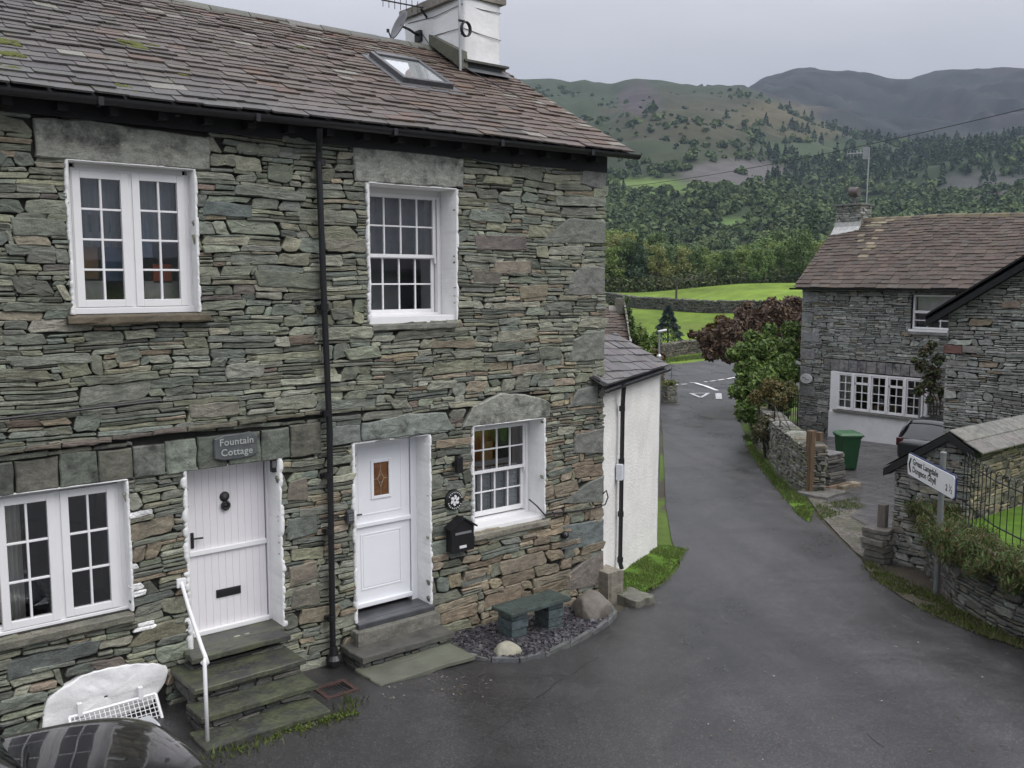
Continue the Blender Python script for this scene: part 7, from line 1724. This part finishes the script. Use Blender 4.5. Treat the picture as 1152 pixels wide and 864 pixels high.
# ------------------------------------------------------------------ wooded fellside: one mass
def woodland():
    rg = np.random.default_rng(11); Vs = []; Cs = []; cnt = 0
    rho = 222.
    while rho < 1500:
        gap = 6.2+rho*.0052; a = -17.0
        while a < 47:
            a2 = a+math.degrees(gap/rho)*rg.uniform(.5, 1.5); r1 = rho+rg.uniform(-.5, .5)*gap; a = a2
            if r1 > RHO1-70: continue
            s, r = r1*math.cos(R_(a2)), r1*math.sin(R_(a2)); x, y = sr_to_xy(s, r); z = H(x, y)
            px = 576+FPX*r/s; py = 316-FPX*(z-CAM[2])/s
            n = fbm(x*.006, y*.006, 21, 4)+.4*fbm(x*.03, y*.03, 22, 2)
            dens = sstep(165, 222, py)*1.3 if px < 830 else sstep(118, 180, py)*1.25
            if 830 <= px < 960 and py < 178: dens *= .5
            if r1 < 330: dens = 1.2
            def inp(cx, cy, rx, ry): return ((px-cx)/rx)**2+((py-cy)/ry)**2 < 1+.7*n
            if inp(735, 211, 62, 9) or inp(815, 200, 58, 14) or (inp(1100, 212, 50, 12) and rg.random() < .6) or inp(822, 250, 20, 5) or inp(930, 174, 80, 6):
                if rg.random() > .06: continue
            small = False
            if rg.random() > dens+.4*n:
                if py < 108 or rg.random() > .20+.7*n: continue
                small = True
            con = (not small) and ((px > 850 and py < 210 and rg.random() < .75) or rg.random() < .05)
            R = rg.uniform(2.0, 4.2)*(1+r1*.0003)*(rg.uniform(.25, .6) if small else 1)
            hz = R*(1.9 if con else rg.uniform(.75, 1.05)); wd = R*(.55 if con else 1)
            m = 190 if r1 < 420 else (120 if r1 < 750 else 70)
            if small: m = 16
            d = rg.normal(size=(m, 3)); d /= np.linalg.norm(d, axis=1)[:, None]; d[:, 2] = np.abs(d[:, 2])*1.0-.25*(rg.random(m) < .35)
            k = .72+.33*rg.random(m); k *= 1+.22*np.sin(d[:, 0]*4+cnt)*np.cos(d[:, 1]*5+cnt*1.3)
            pos = d*k[:, None]*np.array([wd, wd, hz])
            if con: pos[:, :2] *= np.clip(1.15-pos[:, 2:3]/hz, .08, 1.2)
            pos += np.array([x, y, z+hz*(.25 if not con else .3)])
            nr = d*.8+rg.normal(size=(m, 3))*.55; nr /= np.linalg.norm(nr, axis=1)[:, None]
            t = np.cross(nr, rg.normal(size=(m, 3))); t /= np.linalg.norm(t, axis=1)[:, None]; b_ = np.cross(nr, t)
            q = (R*(.26 if m > 150 else .32 if m > 100 else .42 if m > 20 else .8)*rg.uniform(.6, 1.3, m))[:, None]
            if con: q = q*.62
            V = np.stack([pos-t*q, pos-b_*q*.8, pos+t*q, pos+b_*q*.8], 1).reshape(-1, 3)
            col = np.array([(.052, .078, .044), (.06, .086, .048), (.047, .07, .042)][rg.integers(0, 3)] if con else [(.082, .118, .055), (.094, .132, .058), (.074, .107, .052), (.105, .138, .058), (.082, .112, .056)][rg.integers(0, 5)])*rg.uniform(.88, 1.15)*(.8 if small else 1)
            c = col[None]*rg.uniform(.85, 1.15, (m, 1)); Vs.append(V); Cs.append(np.repeat(c, 4, 0)); cnt += 1
        rho += gap*.88
    V = np.concatenate(Vs); t = NT('woodland_leaf'); t.col(t.attr()); t.rough(.9); t.b.inputs['Specular IOR Level'].default_value = .1
    setkind(np_build('hillside_woodland', V, np.arange(len(V)).reshape(-1, 4), t.mat, np.concatenate(Cs)), 'stuff'); print('woodland crowns', cnt)
woodland()
# the house opposite, seen only in the window panes
def opposite():
    r = thing('white_house', 'white gabled house across the lane behind the viewpoint', 'house', (19, -19, 0)); x0, x1, y0, y1, z0 = 15.5, 25, -24, -16.5, 0
    b = MB(); b.prism([(y0, z0-.5), (y1, z0-.5), (y1, 5.2), ((y0+y1)/2, 8.0), (y0, 5.2)], lambda y, z: (x0, y, z), lambda y, z: (x1, y, z)); b.build('wall', M['render'], r)
    for s, ya in ((1, y1+.4), (-1, y0-.4)):
        b = MB(); ym_ = (y0+y1)/2; b.cur = (.08, .078, .082); b.add([(x0-.3, ya, 5.0), (x1+.3, ya, 5.0), (x1+.3, ym_, 8.2), (x0-.3, ym_, 8.2), (x0-.3, ya, 4.85), (x1+.3, ya, 4.85), (x1+.3, ym_, 8.05), (x0-.3, ym_, 8.05)], [(0, 1, 2, 3), (4, 5, 6, 7), (0, 1, 5, 4), (1, 2, 6, 5), (3, 0, 4, 7)]); b.build('roof', M['slate'], r)
    for yy in (-22.3, -18.6):
        for zz in (1.2, 3.6): b = MB(); ring(b, yy-.5, yy+.5, zz, zz+1.3, .07, -.03, .05, lambda u, d, v: (x0+d, u, v)); w_ = b.build('window', M['blackmatt'], r); b = MB(); b.box(yy-.43, yy+.43, -.02, -.01, zz+.07, zz+1.23, lambda u, d, v: (x0+d, u, v)); b.build('pane', M['carglass'], w_)
    for xx in (17.5, 20.5, 23.3):
        for zz in (1.2, 3.5): b = MB(); ring(b, xx-.5, xx+.5, zz, zz+1.3, .07, -.05, .03, lambda u, d, v: (u, y1-d, v)); w_ = b.build('window', M['blackmatt'], r); b = MB(); b.box(xx-.43, xx+.43, y1, y1+.02, zz+.07, zz+1.23); b.build('pane', M['carglass'], w_)
opposite()
# ------------------------------------------------------------------ damp air
def haze():
    b = MB(); b.box(-3200, 3200, -3200, 3200, -3.2, 720)
    t = bpy.data.materials.new('damp_air'); t.use_nodes = True; n = t.node_tree.nodes; n.clear()
    v = n.new('ShaderNodeVolumePrincipled'); v.inputs['Density'].default_value = HAZE; v.inputs['Color'].default_value = (.40, .48, .62, 1); v.inputs['Anisotropy'].default_value = .2
    o = n.new('ShaderNodeOutputMaterial'); t.node_tree.links.new(v.outputs[0], o.inputs['Volume'])
    setkind(b.build('haze', t), 'stuff')
HAZE = .00019
haze()
# ------------------------------------------------------------------ camera, light, air
cam = bpy.data.cameras.new('camera'); co = bpy.data.objects.new('camera', cam); COL.objects.link(co); SC.camera = co
cam.sensor_width = 36; cam.sensor_fit = 'HORIZONTAL'; cam.lens = 36*FPX/1152; cam.clip_start = .1; cam.clip_end = 12000
co.matrix_world = Matrix(((RV[0], UV[0], -FV[0], CAM[0]), (RV[1], UV[1], -FV[1], CAM[1]), (RV[2], UV[2], -FV[2], CAM[2]), (0, 0, 0, 1)))
SUN_EL, SUN_AZ = R_(52), R_(-70)      # azimuth measured from +x; the glow of the overcast lies behind the camera's left shoulder
w = bpy.data.worlds.new('World'); SC.world = w; w.use_nodes = True
nt = w.node_tree; N = nt.nodes; L = nt.links
bg = N['Background']; bg.inputs['Strength'].default_value = .1
sky = N.new('ShaderNodeTexSky'); sky.sky_type = 'NISHITA'; sky.sun_disc = False; sky.sun_elevation = SUN_EL; sky.sun_rotation = math.pi/2-SUN_AZ
sky.air_density = 1; sky.dust_density = 4
bw = N.new('ShaderNodeRGBToBW'); L.new(sky.outputs[0], bw.inputs[0])
tc = N.new('ShaderNodeTexCoord'); sep = N.new('ShaderNodeSeparateXYZ'); L.new(tc.outputs['Generated'], sep.inputs[0])
mr = N.new('ShaderNodeMapRange'); L.new(sep.outputs[2], mr.inputs[0]); mr.inputs[1].default_value = 0.02; mr.inputs[2].default_value = .85; mr.inputs[3].default_value = SKY_LO; mr.inputs[4].default_value = SKY_HI
mp = N.new('ShaderNodeMapping'); mp.inputs['Scale'].default_value = (1, 1, 3.2); L.new(tc.outputs['Generated'], mp.inputs[0])
nz = N.new('ShaderNodeTexNoise'); nz.inputs['Scale'].default_value = 2.6; nz.inputs['Detail'].default_value = 5; nz.inputs['Roughness'].default_value = .5; L.new(mp.outputs[0], nz.inputs[0])
m2 = N.new('ShaderNodeMapRange'); L.new(nz.outputs[0], m2.inputs[0]); m2.inputs[1].default_value = .3; m2.inputs[2].default_value = .7; m2.inputs[3].default_value = .90; m2.inputs[4].default_value = 1.10
mu = N.new('ShaderNodeMath'); mu.operation = 'MULTIPLY'; L.new(mr.outputs[0], mu.inputs[0]); L.new(m2.outputs[0], mu.inputs[1])
cl = N.new('ShaderNodeMix'); cl.data_type = 'RGBA'; cl.blend_type = 'MULTIPLY'; cl.inputs[0].default_value = 1; cl.inputs[7].default_value = (.965, .97, 1.04, 1)
cc = N.new('ShaderNodeCombineColor')
for i in range(3): L.new(mu.outputs[0], cc.inputs[i])
L.new(cc.outputs[0], cl.inputs[6])
mx = N.new('ShaderNodeMix'); mx.data_type = 'RGBA'; mx.inputs[0].default_value = .93; L.new(bw.outputs[0], mx.inputs[6]); L.new(cl.outputs[2], mx.inputs[7])
L.new(mx.outputs[2], bg.inputs[0])
sun = bpy.data.lights.new('sun', 'SUN'); so = bpy.data.objects.new('sun', sun); COL.objects.link(so)
sun.energy = SUN_E; sun.angle = R_(50); sun.color = (1, .97, .93)
dv = Vector((math.cos(SUN_EL)*math.cos(SUN_AZ), math.cos(SUN_EL)*math.sin(SUN_AZ), math.sin(SUN_EL)))
so.rotation_euler = dv.to_track_quat('Z', 'Y').to_euler(); so.location = (0, -30, 40)
vs = SC.view_settings; SC.display_settings.display_device = 'sRGB'; vs.view_transform = 'Standard'; vs.look = 'None'; vs.exposure = EXPO; vs.gamma = 1; vs.use_curve_mapping = False
SC.cycles.max_bounces = 8; SC.cycles.diffuse_bounces = 3; SC.cycles.glossy_bounces = 4; SC.cycles.transparent_max_bounces = 12; SC.cycles.volume_bounces = 1
SC.cycles.use_denoising = True
SC.cycles.use_adaptive_sampling = True
